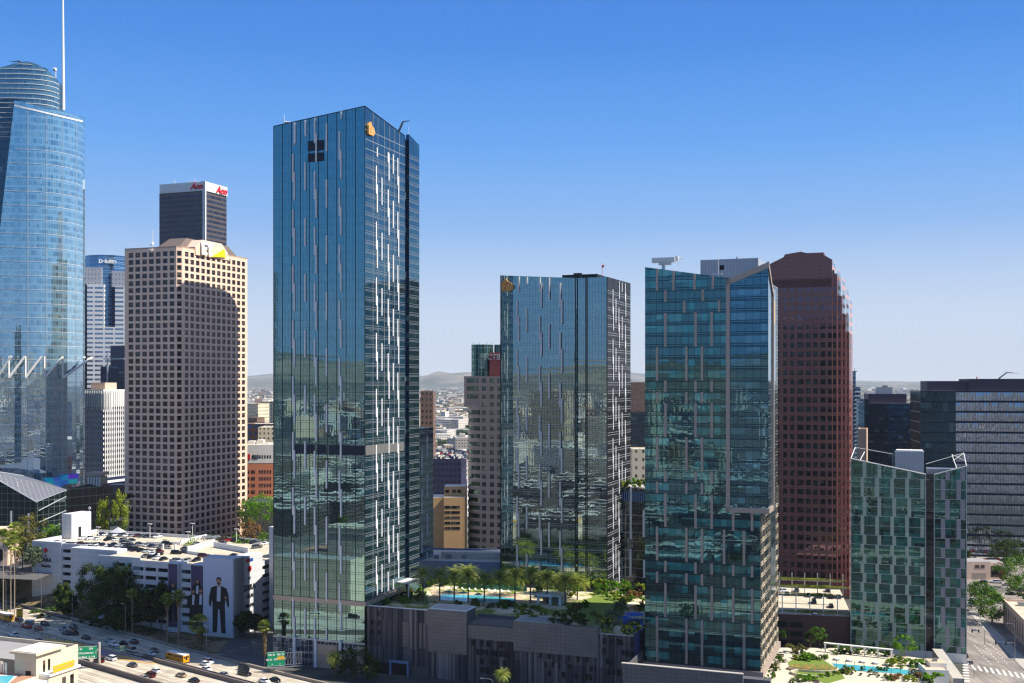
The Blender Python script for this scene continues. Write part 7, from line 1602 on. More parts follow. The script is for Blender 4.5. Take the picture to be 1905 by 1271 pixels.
for (a,b,c3,d,nn,mats) in ((1470,1540,1218,1230,12,['bright','yellow','green']),(1545,1660,1247,1258,14,['green','yellow','olive']),(1655,1735,1228,1246,12,['bright','green','yellow']),(1640,1735,1255,1271,12,['autumn','yellow','green']),(1425,1450,1210,1271,8,['green','olive']),(1475,1545,1256,1271,9,['bright','green']),(1550,1665,1208,1222,12,['green','dark'])):
    for k in range(nn):
        q=tp(rnd.uniform(a,b),rnd.uniform(c3,d)); shrub(q[0],q[1],TZ-.05,rnd.uniform(1.0,1.9),rnd.uniform(1.2,2.3),'leafy bush of the dense planting around the lower right pool',rnd.choice(mats),k,'bushes around the lower right pool')
# beige roof box and grey ramp at the hotel corner
RB=at('service_building',1722,352,'small beige flat-roofed service building at the bottom before the hotel corner','building',rot=R(-6))
MB().box(0,0,0,7.2,9,PZ(1250,352),mt=1).box(3.0,6,PZ(1250,352),8.2,12,PZ(1236,356),mt=1).build('wall',[M['white'],plain('beige_roof',S(202,180,154),.85)],RB)
MB().box(0,0,PZ(1250,352),7.2,.3,PZ(1250,352)+.7).box(0,.3,PZ(1250,352),.3,9,PZ(1250,352)+.7).build('parapet',M['white'],RB); MB().box(4.4,8,PZ(1236,356),5.8,9,PZ(1236,356)+1).build('roof_vent',M['steel'],RB)
tag(MB().box(0,0,0,3.4,40,5.6).build('grey_wing_wall',M['concrete'],loc=(PX(1773,352),352,0),rz=R(-12)),'long grey flat-topped wall block between the service building and the street','wall')
# ---- street on the right
SA=R(-11.0); g=NG('street_asphalt'); o=g.obj(); n=g.noise(o,.08,5.0,.6)[0]; n2=g.noise(g.v('MULTIPLY',o,(1,.06,1)),.8,3.0)[0]; c=g.ramp(g.m('ADD',g.m('MULTIPLY',n,.5),g.m('MULTIPLY',n2,.5)),[(.38,S(112,106,100)),(.55,S(146,138,130)),(.66,S(166,158,148))]); M['street']=g.done(g.prin(c,.9,0,.2))
gx0=lambda px,D:PX(px,D)
ST=[(PX(1792,352),352),(PX(1905,352)+20,352),(PX(1905,410)+20,410),(PX(1905,700)+60,700),(PX(1796,700)-10,700),(PX(1796,500),500)]
mb=MB(); mb.face([(*p,.05) for p in ST][::1]); o_=mb.build('street',M['street']); tag(o_,kind='structure')
if o_.data.polygons[0].normal.z<0: o_.data.flip_normals()
def sp3(px,py,z=0): D=GD(py,z); return PX(px,D),D
mb=MB()
def quad_px(P,z=.08): 
    q=[(*sp3(a,b),z) for a,b in P]; A=sum(q[i][0]*q[(i+1)%4][1]-q[(i+1)%4][0]*q[i][1] for i in range(4)); mb.face(q if A>0 else q[::-1])
for k in range(10): quad_px([(1806+k*11.5,1237+k*1.9),(1809.5+k*11.5,1237.5+k*1.9),(1817+k*11.5,1247.5+k*2),(1812+k*11.5,1247+k*2)])
for k in range(7): quad_px([(1791,1236+k*5),(1801+k*.5,1236.5+k*5),(1801+k*.5,1238.6+k*5),(1791,1238+k*5)])
for k in range(8):
    for j,(a,b) in enumerate(((1812,1200),(1826,1196),(1842,1198))): 
        t=k*9; quad_px([(a+k*4.2,b+k*5),(a+1.2+k*4.2,b+k*5),(a+2.6+k*4.2,b+2+k*5),(a+1.4+k*4.2,b+2+k*5)])
tag(mb.build('crosswalk_markings',M['laneline']),kind='structure')
mb=MB(); P=[sp3(1801,1137),sp3(1822,1162),sp3(1860,1200),sp3(1905,1246)]; Q=[(x+4.5,y+1) for x,y in P]
for a,b,c2,d in zip(P,P[1:],Q,Q[1:]):
    for f in ([(*a,.17),(*c2,.17),(*d,.17),(*b,.17)],[(*a,.0),(*a,.17),(*b,.17),(*b,0)]): 
        mb.face(f if (Vector(f[1])-Vector(f[0])).cross(Vector(f[2])-Vector(f[0])).z>=-1e-6 else f[::-1])
tag(mb.build('sidewalk',M['concrete']),kind='structure')
# building at the right edge
RBD=at('pale_building',1866,458,'pale flat-roofed building with tall narrow windows at the right frame edge','building',rot=R(-14+90+90))
RBD.rotation_euler=(0,0,R(-14)); wz_=PZ(1118,458)
MB().box(0,-62,0,30,0,wz_,m=0,mt=1).build('wall',[plain('pale_render',S(206,192,176),.8,var=.06),M['deck']],RBD)
MB().box(0,-62,wz_,.5,0,wz_+.9).box(.5,-.5,wz_,30,0,wz_+.9).build('parapet',M['pink'],RBD)
it=[]
for k in range(13): 
    y=-3-k*4.4; mb=MB(); mb.box(-.08,y-1.0,1.5,.0,y,wz_-1.4); mb.build('window',M['pane_dark'],RBD)
for k in range(5): MB().box(4+k*4,-10-k*3,wz_,6.4+k*4,-8-k*3,wz_+1.3).build('rooftop_unit',M['steel'],RBD)
# small garage building and tan block across the street
CB=at('small_building',1800,560,'small pinkish two-window building with a roller door across the street','building',rot=R(-3))
x1=PX(1870,560)-PX(1800,560); z1=PZ(1045,560); MB().box(-4,0,0,PX(1842,560)-PX(1800,560),12,z1,m=0,mt=1).box(PX(1842,560)-PX(1800,560),2,0,x1,12,z1-.8,m=0,mt=1).build('wall',[M['pink'],M['roofgrey']],CB)
sx=lambda px:PX(px,560)-PX(1800,560)
MB().box(sx(1810),-.1,.1,sx(1834),0,PZ(1066,560)).build('roller_door',M['tan'],CB); MB().box(sx(1814),-.1,PZ(1057,560),sx(1821),0,PZ(1051,560)).build('window',M['pane_dark'],CB); MB().box(sx(1824),-.1,PZ(1057,560),sx(1831),0,PZ(1051,560)).build('window',M['pane_dark'],CB); MB().box(sx(1843),1.9,1,sx(1866),2.05,PZ(1054,560)).build('window_strip',M['pane_dark'],CB)
# street trees
for k,(px,D,H,rx,m_,lab) in enumerate(((1826,478,14,8.5,'green','big green street tree left of the pale building, upper left'),(1846,458,13.5,8.5,'green','big green street tree overlapping the first, nearer the pale building'),(1893,530,17,11,'green','large green tree at the right edge across the street'),(1905,500,14,8,'green','green tree cut by the right frame edge'),(1868,600,15,9,'dark','dark tree behind the small pinkish building'),(1896,610,14,9,'dark','dark tree behind, at the right frame edge'),(1800,590,10,5,'dark','dark tree behind the hotel corner'),(1866,556,6,2,'autumn','thin reddish tree before the small pinkish building'))):
    tree(PX(px,D),D,0,H,rx,lab,m_,90+k,leaf=.7,nclump=40,per=80,trunk=.12,r=.3)
SC_=[(1828,1086,'suv','black',80,'black suv crossing at the top of the right street'),(1853,1085,'pickup','white',80,'white pickup parked under the large right tree'),(1873,1090,'saloon','silver',80,'silver car beside the white pickup in tree shade'),(1832,1106,'suv','black',95,'black suv in the middle of the upper right street'),(1815,1108,'saloon','dark blue',95,'dark blue saloon left of the black suv on the street'),(1808,1118,'saloon','white',95,'white saloon near the kerb by the hotel corner'),(1820,1122,'hatchback','red',95,'small red hatchback beside the white saloon by the kerb'),(1806,1128,'suv','silver',95,'silver suv closest to the hotel corner'),(1836,1121,'saloon','white',90,'white saloon just above the street trees'),(1795,1222,'saloon','dark red',0,'dark red saloon at the hotel corner near the crosswalk'),(1890,1130,'saloon','white',80,'white saloon behind the pale building roof'),(1900,1100,'suv','grey',80,'grey suv at the right frame edge in shade'),(1880,1107,'saloon','black',80,'black saloon in the shade below the large right tree')]
for px,py,kd,cl,hd,lab in SC_:
    D=GD(py,.05); vehicle(kd,cl,PX(px,D),D,.06,R(hd-90) if False else R(180+hd-90-11),lab,'cars on the right street',detail=1)
# rear parking strip with cars behind the small building
rnd=random.Random(12)
for k in range(14):
    px=1802+k*7.4; D=618; vehicle(rnd.choice(['suv','saloon']),rnd.choice(['white','silver','black','red','grey']),PX(px,D),D,.05,R(90),f'car in the far parking strip behind the small pinkish building, {ORD[k]} from the left','cars in the far right parking strip',detail=1)
# signals, lamp, wires
def signal(px,py,H,arm,dirx,lab,z=0):
    D=GD(py,z); root=tag(empty('traffic_signal',(PX(px,D),D,z),0 if dirx>0 else math.pi),lab,'traffic light'); MB().tube((0,0,0),(0,0,H),.14,.1,8).build('pole',M['steel'],root); MB().tube((0,0,H-.3),(arm,0,H+.2),.1,.07,6).build('arm',M['steel'],root)
    for t in (.45,.95): MB().box(arm*t-.2,-.3,H-.9,arm*t+.2,.1,H+.3).build('signal_head',M['darkmetal'],root)
    MB().box(arm*.6,-.05,H-.2,arm*.6+1.5,.02,H+.3).build('street_sign',plain('blue_street_sign',S(30,80,160),.5),root)
    return root
signal(1888,1228,6.4,7.2,-1,'traffic signal with a long arm and blue street sign, lower right'); signal(1812,1262,5.5,1.4,-1,'traffic signal on a short pole by the hotel corner crosswalk'); signal(1832,1200,5.6,5,-1,'traffic signal arm across the street lanes, farther one')
lamp_post(PX(1888,396),396,0,13.5,'tall street lamp at the corner of the pale right building','lamps on the right street',arm=2.2,dirx=-1); lamp_post(PX(1859,500),500,0,8,'thin lamp post before the pale building far corner','lamps on the right street',arm=.8,dirx=1,r=.08); lamp_post(PX(1814,520),520,0,10,'dark utility-like pole in the upper street','lamps on the right street',arm=1,dirx=-1,r=.12)
lamp_post(PX(1566,430),430,TZ,6,'thin white lamp at the arch by the brown garage','lamps on the right street',arm=.6,r=.08)
# ================================================================== middle and far background
# pink-brown tower with round green glass drum
CT=at('office_tower',893,560,'brownish-pink granite tower with a round green glass drum and red penthouse sign','office tower')
zc1=PZ(700,560); Wc=tu(893,560,857); xe=-tu(893,560,960)
fh=4.05; rows=[zc1-3.4-fh*k for k in range(0,40)]; rows=[z for z in rows if z>6]
M['mauve_granite']=plain('mauve_granite',S(190,164,146),.5,var=.08,scale=.2)
M['pane_green']=pane_mat('green_window_glass',(22,36,34),(130,150,140),.34,.15,(140,150,130),warp=.02,tilt=.01)
mb=MB(); items=[]; prev=0; ct=lambda px:-tu(893,560,px)
wc=[(ct(896.5),ct(904.5)),(ct(911),ct(919)),(ct(925),ct(934)),(ct(940),ct(949))]
for z in sorted(rows):
    mb.box(0,0,prev,xe,.5,z); e=[0]+[v for ab in wc for v in ab]+[xe]
    for k in range(0,len(e),2): mb.box(e[k],0,z,e[k+1],.5,z+2.3)
    for a,b in wc:
        pts=[(a,.35,z),(b,.35,z),(b,.35,z+2.3),(a,.35,z+2.3)]; items.append((pts,lambda q,pts=pts:q.face(pts,uv=[(0,0),(2,0),(2,2.4),(0,2.4)])))
    prev=z+2.3
mb.box(0,0,prev,xe,.5,zc1); mb.box(0,.5,0,xe,18,zc1-.5)
mb.build('granite_wall',M['mauve_granite'],CT)
# curved left part: bands of glass and stone
cc=(0.2,9.0); Rr_=9.0; sx_=Wc/9.6
def arcp(r): return [(cc[0]-math.sin(t)*r*sx_*1.0,cc[1]-math.cos(t)*r) for t in [math.pi*.62*(1-k/12) for k in range(13)]]
mb=MB(); st=MB(); A=arcp(9.0); prev=0
lowz=PZ(757,560)
for z in sorted(rows):
    if z>lowz: break
    st.prism(A,prev,z,closed=False,cap=False,smooth=True); mb.prism(arcp(8.7),z,z+2.3,closed=False,cap=False,smooth=False); prev=z+2.3
st.prism(A,prev,lowz+.8,closed=False,cap=True,smooth=True); st.build('curved_granite_bands',M['mauve_granite'],CT); mb.build('curved_glass_band',M['pane_green'],CT)
MB().box(-Wc+1.4,1.2,lowz,0,12,zc1).build('upper_granite_wall',M['mauve_granite'],CT)
it=[]
for z in rows[:3]: it.append(([(-Wc+3,1.1,z),(-1.5,1.1,z),(-1.5,1.1,z+2.3),(-Wc+3,1.1,z+2.3)],lambda q,z=z:q.box(-Wc+3,1.1,z,-1.5,1.25,z+2.3)))
repeats(CT,'window',items+it,M['pane_green'],100)
GTr=glass_wall('green_drum_glass',base=(10,60,50),tint=(90,140,136),pw=1.6,fh=3.1,mw=.16,mh=.16,mcol=(150,170,170),spand=0,r0=.35,warp=.012)
cxd=(ct(868)+ct(905))/2; rd=(ct(905)-ct(868))/2; zd=PZ(641,562)
mb=MB(); pts=[(cxd+rd*math.cos(t),8+rd*math.sin(t)*1.2) for t in [2*math.pi*k/28 for k in range(28)]]; mb.prism(pts,zc1-15,zd,mt=1); mb.build('glass_drum',[GTr,M['roofgrey']],CT)
mb=MB()
for k in range(8): mb.tube((cxd+rd*math.cos(k*.8)*.9,8+rd*math.sin(k*.8)*.9,zd),(cxd+rd*math.cos(k*.8)*.9,8+rd*math.sin(k*.8)*.9,zd+1.4),.08,.06,5)
mb.build('rooftop_railing',M['steel'],CT)
MB().box(ct(905),4,zc1-.5,xe,14,PZ(656,562)).build('red_penthouse',plain('red_brown_panel',S(168,84,78),.6,var=.05),CT)
MB().box(ct(906),10,PZ(656,562),xe,17,PZ(641,565)).build('green_penthouse',GTr,CT)
text_mesh('CTBC BANK',3.9,M['white'],CT,(ct(938),3.8,PZ(665,562)),FRONT,.2,name='sign_lettering')

# ---- big mirrored blocks on the right
GTm=glass_wall('mirror_band_glass',base=(20,34,44),tint=(176,192,214),pw=1.5,fh=5.9,mw=.12,mh=1.2,mcol=(16,28,56),spand=0,r0=.8,warp=.024,tilt=.012,wsc=(.6,.5))
GTmd=glass_wall('dark_reflection_glass',base=(6,26,40),tint=(60,96,116),pw=1.5,fh=5.9,mw=.1,mh=.6,mcol=(8,24,50),spand=0,r0=.5,warp=.012,tilt=.004)  # copy of the mirror glass with the dark reflection put into its colour
BB=at('office_block',1712,640,'wide dark mirrored office block with navy floor bands at the right edge','office block',rot=R(-12))
ra=R(-12); bx_=lambda px:-tu(1712,640,px,ra); zb1=PZ(727,640)
mb=MB(); xq=bx_(1778); x9=bx_(1925)
mb.face([(0,0,0),(xq,0,0),(xq,0,zb1),(0,0,zb1)],m=1); mb.face([(xq,-.02,0),(x9,-.02,0),(x9,-.02,zb1),(xq,-.02,zb1)],m=0); mb.face([(x9,0,0),(x9,40,0),(x9,40,zb1),(x9,0,zb1)],m=1); mb.face([(0,40,0),(0,0,0),(0,0,zb1),(0,40,zb1)],m=1); mb.face([(0,0,zb1),(x9,0,zb1),(x9,40,zb1),(0,40,zb1)],m=2)
mb.build('curtain_wall',[GTm,GTmd,M['roofgrey']],BB)
M['maroon']=plain('dark_maroon_panel',S(62,52,72),.6,var=.05)
MB().box(bx_(1727),4,zb1,bx_(1815),30,PZ(709,645)).box(bx_(1804),2,zb1,x9,34,PZ(705,643)).build('roof_screen',M['maroon'],BB)
mb=MB(); mb.tube((bx_(1862),6,PZ(705,643)),(bx_(1878),6,PZ(693,643)),.5,.4,6).tube((bx_(1878),6,PZ(693,643)),(bx_(1890),6,PZ(694,643)),.4,.3,6).tube((bx_(1890),6,PZ(694,643)),(bx_(1900),6,PZ(695,643)),.15,.1,6); mb.build('cleaning_crane',M['steel'],BB)
MB().tube((bx_(1820),4,PZ(705,643)),(bx_(1820),4,PZ(701,643)),.3,.3).build('roof_mast',M['red'],BB)
B2=at('office_block',1608,760,'dark navy glass block with a mechanical box on its roof, right of the brown tower','office block',rot=R(-10))
rb_=R(-10); b2=lambda px:-tu(1608,760,px,rb_); z2_=PZ(750,760)
GT2b=glass_wall('navy_block_glass',base=(4,34,62),tint=(50,110,150),pw=1.6,fh=4.0,mw=.1,mh=.2,mcol=(8,20,40),spand=.2,r0=.45,warp=.012)
MB().box(0,0,0,b2(1698),30,z2_,m=0,mt=1).box(0,.2,z2_,3,6,z2_+2.6,m=0).build('curtain_wall',[GT2b,M['roofgrey']],B2)
MB().box(b2(1617),3,z2_,b2(1688),26,PZ(733,760)).build('roof_screen',M['maroon'],B2); MB().box(b2(1638),6,PZ(733,760),b2(1663),20,PZ(720,760)).build('penthouse',M['rooflight'],B2); MB().box(b2(1646),8,PZ(720,760),b2(1655),12,PZ(717.5,760)).build('roof_unit',M['bark'],B2)
# slender residential tower with white balconies
SL=at('residential_tower',1579,920,'slender blue glass apartment tower with white balconies just right of the brown tower','apartment tower',rot=R(-8))
s3=lambda px:-tu(1579,920,px,R(-8)); zs3=PZ(692,920)
GTs=glass_wall('balcony_blue_glass',base=(40,90,130),tint=(110,160,200),pw=2,fh=3.4,mw=.1,mh=.4,mcol=(200,206,210),spand=0,r0=.4,warp=.006)
MB().box(s3(1576),0,0,s3(1592),20,zs3,mt=0).box(s3(1592),1,0,s3(1601),20,PZ(720,920)).build('glass_wall',[GTs],SL)
mb=MB()
for k in range(0,int(PZ(720,920)/3.4)): mb.box(s3(1590),-.8,k*3.4,s3(1601.5),1.5,k*3.4+1.2)
mb.build('balcony_band',M['white'],SL); mb=MB(); mb.box(s3(1580),-1,zs3,s3(1594),2,zs3+.8); mb.tube((s3(1590),0,zs3),(s3(1590),0,PZ(685,920)),.3,.2); mb.build('roof_frame',M['steel'],SL)
S2=at('apartment_block',1600,860,'teal and white balcony block low behind the slender apartment tower','building',rot=R(-8)); s4=lambda px:-tu(1600,860,px,R(-8))
MB().box(0,0,0,s4(1609),16,PZ(742,860)).build('glass_wall',GTs,S2)
simple_block(1596,1612,700,800,'tan narrow building wall between the apartment tower and the hotel roof',plain('tan_wall',S(196,164,140),.8),depth=20,rot=R(-20))
simple_block(1697,1716,900,766,'white gridded old office block in the gap between the two dark blocks',window_wall('white_old_wall',(196,192,196),(70,76,100),pw=2.6,fh=3.6,wx=(.25,.75),wz=(.25,.7)),depth=25,rot=R(-12))
simple_block(1699,1710,850,838,'low reddish roof block in the gap before the white gridded one',plain('dark_red_roof',S(104,60,64),.8),depth=20,rot=R(-12))
# gap between second tower and teal tower
simple_block(1172,1205,760,713,'brown gridded building top in the gap left of the teal tower',W_brown,depth=24,rot=R(0))
simple_block(1172,1206,640,770,'dark blue-grey glass building in the gap left of the teal tower',GTmd if False else glass_wall('gap_glass',base=(22,34,44),tint=(90,110,126),pw=2,fh=4,mw=.15,mh=.3,mcol=(70,80,90),spand=.3,r0=.35,warp=.01),depth=20,rot=R(0))
simple_block(1176,1210,560,838,'cream building with small windows above the annex roof garden',window_wall('cream_gap_wall',(232,220,194),(120,104,84),pw=3.6,fh=4.2,wx=(.4,.75),wz=(.3,.7)),depth=16,rot=R(0))
for k,(px,m_) in enumerate(((1156,'yellow'),(1168,'green'),(1180,'bright'),(1192,'yellow'),(1200,'green'))):
    D=450; shrub(PX(px,D),D,PZ(909,446),2.2,4.2,['yellow bush at the left of the annex roof','green bush second on the annex roof','bright bush in the middle of the annex roof','yellow bush fourth on the annex roof','green bush at the right end of the annex roof'][k],m_,k,'plants on the annex roof')
# gap between tall tower and second tower
bd,w,z_=simple_block(782,806,640,730,'brown brick tower block directly behind the tall tower right edge',W_brown,depth=20,rot=R(0))
NV=plain('navy_screen_wall',S(30,34,66),.6,var=.1)
g=NG('navy_gridded_wall'); uv=g.sep(g.uv()); w_1=g.m('MULTIPLY',band(g,g.m('FRACT',g.m('DIVIDE',uv[0],2.4)),.2,.8),band(g,g.m('FRACT',g.m('DIVIDE',uv[1],3.4)),.3,.7)); M['navygrid']=g.done(g.prin(g.mix(w_1,S(44,46,78),S(16,18,36)),.7))
PK,wp,zp=simple_block(800,862,640,856,'navy walled parking structure with a roof full of cars behind the tall tower',M['navygrid'],depth=74,rot=R(0),roofmat='deck')
PK.location.x=PX(796,640)
rnd=random.Random(77); n_=0
for r_ in range(7):
    for k in range(9):
        if rnd.random()<.12: continue
        D=646+r_*10; x=PX(809,646)+k*2.55+rnd.uniform(-.3,.3)+r_*.3
        vehicle(rnd.choice(['suv','saloon','hatchback']),rnd.choice(['white','silver','black','red','dark blue','grey','white']),x,D,zp+.05,R(90),f'car on the navy parking structure roof, {ORD[k]} from left in {ORD[r_]} row','cars on the navy parking structure roof',detail=1)
OT=at('tan_building',806,560,'tan stucco office building with long window strips behind the roof garden','building',rot=R(0))
tn=plain('tan_stucco',S(206,166,116),.85,var=.06); o5=lambda px:PX(px,560)-PX(806,560)
MB().box(-6,0,0,o5(826),16,PZ(926,560),mt=1).build('wall',[tn,M['rooflight']],OT); MB().box(o5(826),-2,0,o5(866),16,PZ(926,556),mt=1).box(o5(826),2,PZ(926,556),o5(866),14,PZ(906,560),mt=1).build('projecting_wall',[tn,M['rooflight']],OT)
it=[]
for r_ in range(5):
    z=PZ(946+r_*9.8,558)
    for a,b in ((828,838),(840,856)): it.append(([(o5(a),-2.1,z),(o5(b),-2.1,z),(o5(b),-2.1,z+1.3),(o5(a),-2.1,z+1.3)],lambda mb,a=a,b=b,z=z:mb.box(o5(a),-2.1,z,o5(b),-2,z+1.3)))
for a,b in ((828,835),(841,848),(850,857)): z=PZ(918,560); it.append(([(o5(a),1.9,z),(o5(b),1.9,z),(o5(b),1.9,z+1.6),(o5(a),1.9,z+1.6)],lambda mb,a=a,b=b,z=z:mb.box(o5(a),1.9,z,o5(b),2.02,z+1.6)))
repeats(OT,'window_strip',it,M['pane_dark'])
# surface lot with cars
tag(MB().box(PX(760,500),488,0,PX(880,500),545,12.0,mt=1).build('raised_lot',[M['darkconc'],M['street']]),kind='structure')
n_=0
for r_,(D,) in enumerate(((500,),(508,),(517,),(528,),(538,))):
    for k in range(7):
        if rnd.random()<.1: continue
        x=PX(808,D)+k*2.7
        vehicle(rnd.choice(['suv','saloon','hatchback']),rnd.choice(['white','silver','black','dark blue','grey','white']),x,D,12.05,R(90),f'car in the small lot below the tan building, {ORD[k]} from left, {ORD[r_]} row','cars in the lot below the tan building',detail=1)
# flat white roof with units just behind the palms
WR,ww_,zz_=simple_block(770,940,452,1046,'low flat-roofed building with a pale roof and square roof units behind the palms',plain('blue_shade_wall',S(110,130,170),.8),depth=35,rot=ROT*.35,roofmat='rooflight')
for k,px in enumerate((812,834,864,878,902,915)):
    D=462; q=(PX(px,D)-WR.location.x,D-WR.location.y); c_,s_=math.cos(WR.rotation_euler.z),math.sin(WR.rotation_euler.z); x,y=(q[0]*c_+q[1]*s_,-q[0]*s_+q[1]*c_)
    MB().box(x-1,y-.8,zz_,x+1,y+.8,zz_+1.3).box(x-1.2,y-.9,zz_+1.3,x+1.2,y+.9,zz_+1.5).build('rooftop_unit',M['steel'],WR)
MB().prism([(9,12),(40,12),(40,13),(9,13)],zz_,zz_+2.6).build('roof_curb',M['rooflight'],WR)
# trees at the foot of the pink tower
for k,(px,D,z,H,rx,m_,lab) in enumerate(((354,500,12,19,9,'bright','round bright green tree peeking over the garage roof before the pink tower'),(395,520,12,18,9,'dark','dark green tree behind the garage roof, centre of the pink tower'),(432,512,12,18,8,'green','green tree over the garage roof at the pink tower right corner'),(455,505,12,18,8,'bright','bright green tree beside the yellow flag of leaves'),(478,506,12,18,9,'green','broad green tree right of the bright one behind the garage'),(497,512,12,20,8,'green','green tree touching the white pylon'),(463,560,12,30,7,'green','round umbrella-like green tree below the beige block, left'),(490,556,12,33,11,'bright','large umbrella-like bright tree below the beige block, right'),(468,530,12,23,6,'autumn','reddish-brown tree under the umbrella trees'),(300,515,12,15,6,'green','low green tree just over the garage back wall'),(415,516,12,16,7,'dark','dark tree in the gap behind the middle ramp'))):
    tree(PX(px,D),D,0,z+H,rx,lab,m_,110+k,leaf=.7,nclump=34,per=70,trunk=.45,rz=min(8,H*.42))

# ---- buildings farther out, in the gaps between the towers
rnd=random.Random(21)
FW=[window_wall('far_masonry',(206,190,164),(70,70,74),pw=3.4,fh=3.6,rnd_tint=.8,wx=(.25,.7),wz=(.3,.7)),window_wall('far_pale_block',(226,222,214),(80,84,92),pw=3.0,fh=3.4,rnd_tint=.35,wx=(.2,.75),wz=(.3,.72)),window_wall('far_glass_block',(150,156,164),(40,56,76),pw=2.6,fh=3.4,rnd_tint=.3,wx=(.08,.92),wz=(.25,.85),r0=.35)]
WN={0:'masonry block',1:'pale block',2:'glass-faced block'}
wedges=[(457,510,'between the pink stone tower and the tall tower'),(780,860,'between the tall tower and the pink-brown tower'),(1172,1202,'left of the teal tower'),(1580,1716,'right of the brown tower')]
cnt={}
for (a,b,where) in wedges:
    n=int((b-a)*.9)+14
    for k in range(n):
        D=760*math.exp(rnd.random()*math.log(3.6)); px=rnd.uniform(a-4,b+4); 
        if a==780 and D<800: D+=120
        w=rnd.uniform(16,42); d=rnd.uniform(15,36); h=rnd.choice([8,10,12,14,18,22,28,34])*(1.0 if D<1500 else .8)
        lim=CAM_H-(752-HY if D<1000 else 742-HY)*D/FPX
        h=min(h,max(7,lim)); ty=rnd.choice([0,0,1,1,2]); key=(ty,where); cnt[key]=cnt.get(key,0)+1
        mb=MB().box(-w/2,0,0,w/2,d,h); 
        if rnd.random()<.6: mb.box(-w*.2,d*.3,h,w*.15,d*.7,h+rnd.uniform(2,4))
        o_=mb.build('city_block',FW[ty],loc=(PX(px,D),D,0),rz=R(rnd.choice([-20,-20,8,16])))
        tag(o_,f'distant low {WN[ty]} {where}','building',f'distant {WN[ty]}s {where}')
# city stretching to the horizon: far too many small roofs to count
rnd=random.Random(5); mb=MB(); 
for k in range(9000):
    D=2300*math.exp(rnd.random()*math.log(8)); x=rnd.uniform(-.50,.50)*D; w=rnd.uniform(10,40)*(1+D/14000); d=rnd.uniform(10,40); h=rnd.uniform(4,13)*(1 if rnd.random()<.94 else 2.6); a=rnd.choice([-.35,.2]); c_,s_=math.cos(a),math.sin(a)
    P=[(x+u*c_-v*s_,D+u*s_+v*c_) for u,v in ((-w,-d),(w,-d),(w,d),(-w,d))]; P=[((p[0]+x)/2,(p[1]+D)/2) for p in P]
    mb.prism(P,0,h,m=k%5)
FC=[plain('far_roof_%d'%i,S(*c),.9,var=.05) for i,c in enumerate(((224,216,204),(196,176,150),(170,166,160),(206,196,184),(150,120,104)))]
tag(mb.build('distant_city',FC),kind='stuff')
mb=MB()
for k in range(9000):
    D=1200*math.exp(rnd.random()*math.log(13)); x=rnd.uniform(-.50,.50)*D; r_=rnd.uniform(4,9)*(1+D/9000); h=rnd.uniform(6,13)
    pts=[(x+r_*math.cos(t)*rnd.uniform(.7,1.2),D+r_*math.sin(t)) for t in [k2*1.2566 for k2 in range(5)]]; mb.prism(pts,h*.25,h*.8); mb.face([(x+(p[0]-x)*.6,D+(p[1]-D)*.6,h) for p in pts])
tag(mb.build('distant_tree_cover',plain('far_foliage',S(66,84,50),.95,var=.3,scale=.02)),kind='stuff')
# hills
def hill_range(name,D,profile,col,depth,seed):
    rnd=random.Random(seed); mb=MB(); n=240; rows_=14; xs=[-.55+1.1*i/n for i in range(n+1)]
    def prof(px):
        for (a,h0),(b,h1) in zip(profile,profile[1:]):
            if a<=px<=b: t=(px-a)/(b-a); return h0+(h1-h0)*t
        return profile[-1][1] if px>profile[-1][0] else profile[0][1]
    from mathutils import noise as mn
    G=[]
    for j in range(rows_+1):
        t=j/rows_; row=[]
        for i,x in enumerate(xs):
            px=CX+x*FPX; h=prof(px)*D/FPX+CAM_H; wx_,wy_=x*D,D+depth*(t-.0)
            k=math.sin(math.pi/2*min(1,t*1.6)); nz=mn.fractal(Vector((wx_/1800,wy_/1800,seed)),1.0,2.0,5)*.30*max(h,0); z=max(0,h*k*(1-.0*t))+nz*k*(1 if h>20 else 0)
            row.append((wx_,wy_,max(-5,z)))
        G.append(row)
    for j in range(rows_):
        for i in range(n): mb.face([G[j][i],G[j][i+1],G[j+1][i+1],G[j+1][i]],smooth=True)
    tag(mb.build(name,col),kind='structure')
g=NG('dry_hills'); o=g.obj(); n=g.noise(o,.0012,6.0,.65)[0]; c=g.ramp(n,[(.38,S(60,66,52)),(.52,S(104,98,80)),(.66,S(140,126,104))]); HM=g.done(g.prin(c,.95,0,.05))
hill_range('near_hills',19000,[(300,4),(440,8),(470,12),(500,10),(560,7),(700,5),(775,11),(800,20),(830,17),(860,21),(900,18),(1000,10),(1150,8),(1190,14),(1230,8),(1400,0),(1905,-8)],HM,4200,3)
hill_range('far_hills',26000,[(300,10),(450,14),(520,12),(760,14),(900,22),(1000,18),(1150,20),(1185,25),(1215,20),(1400,14),(1560,6),(1700,2),(1905,0)],HM,5000,9)

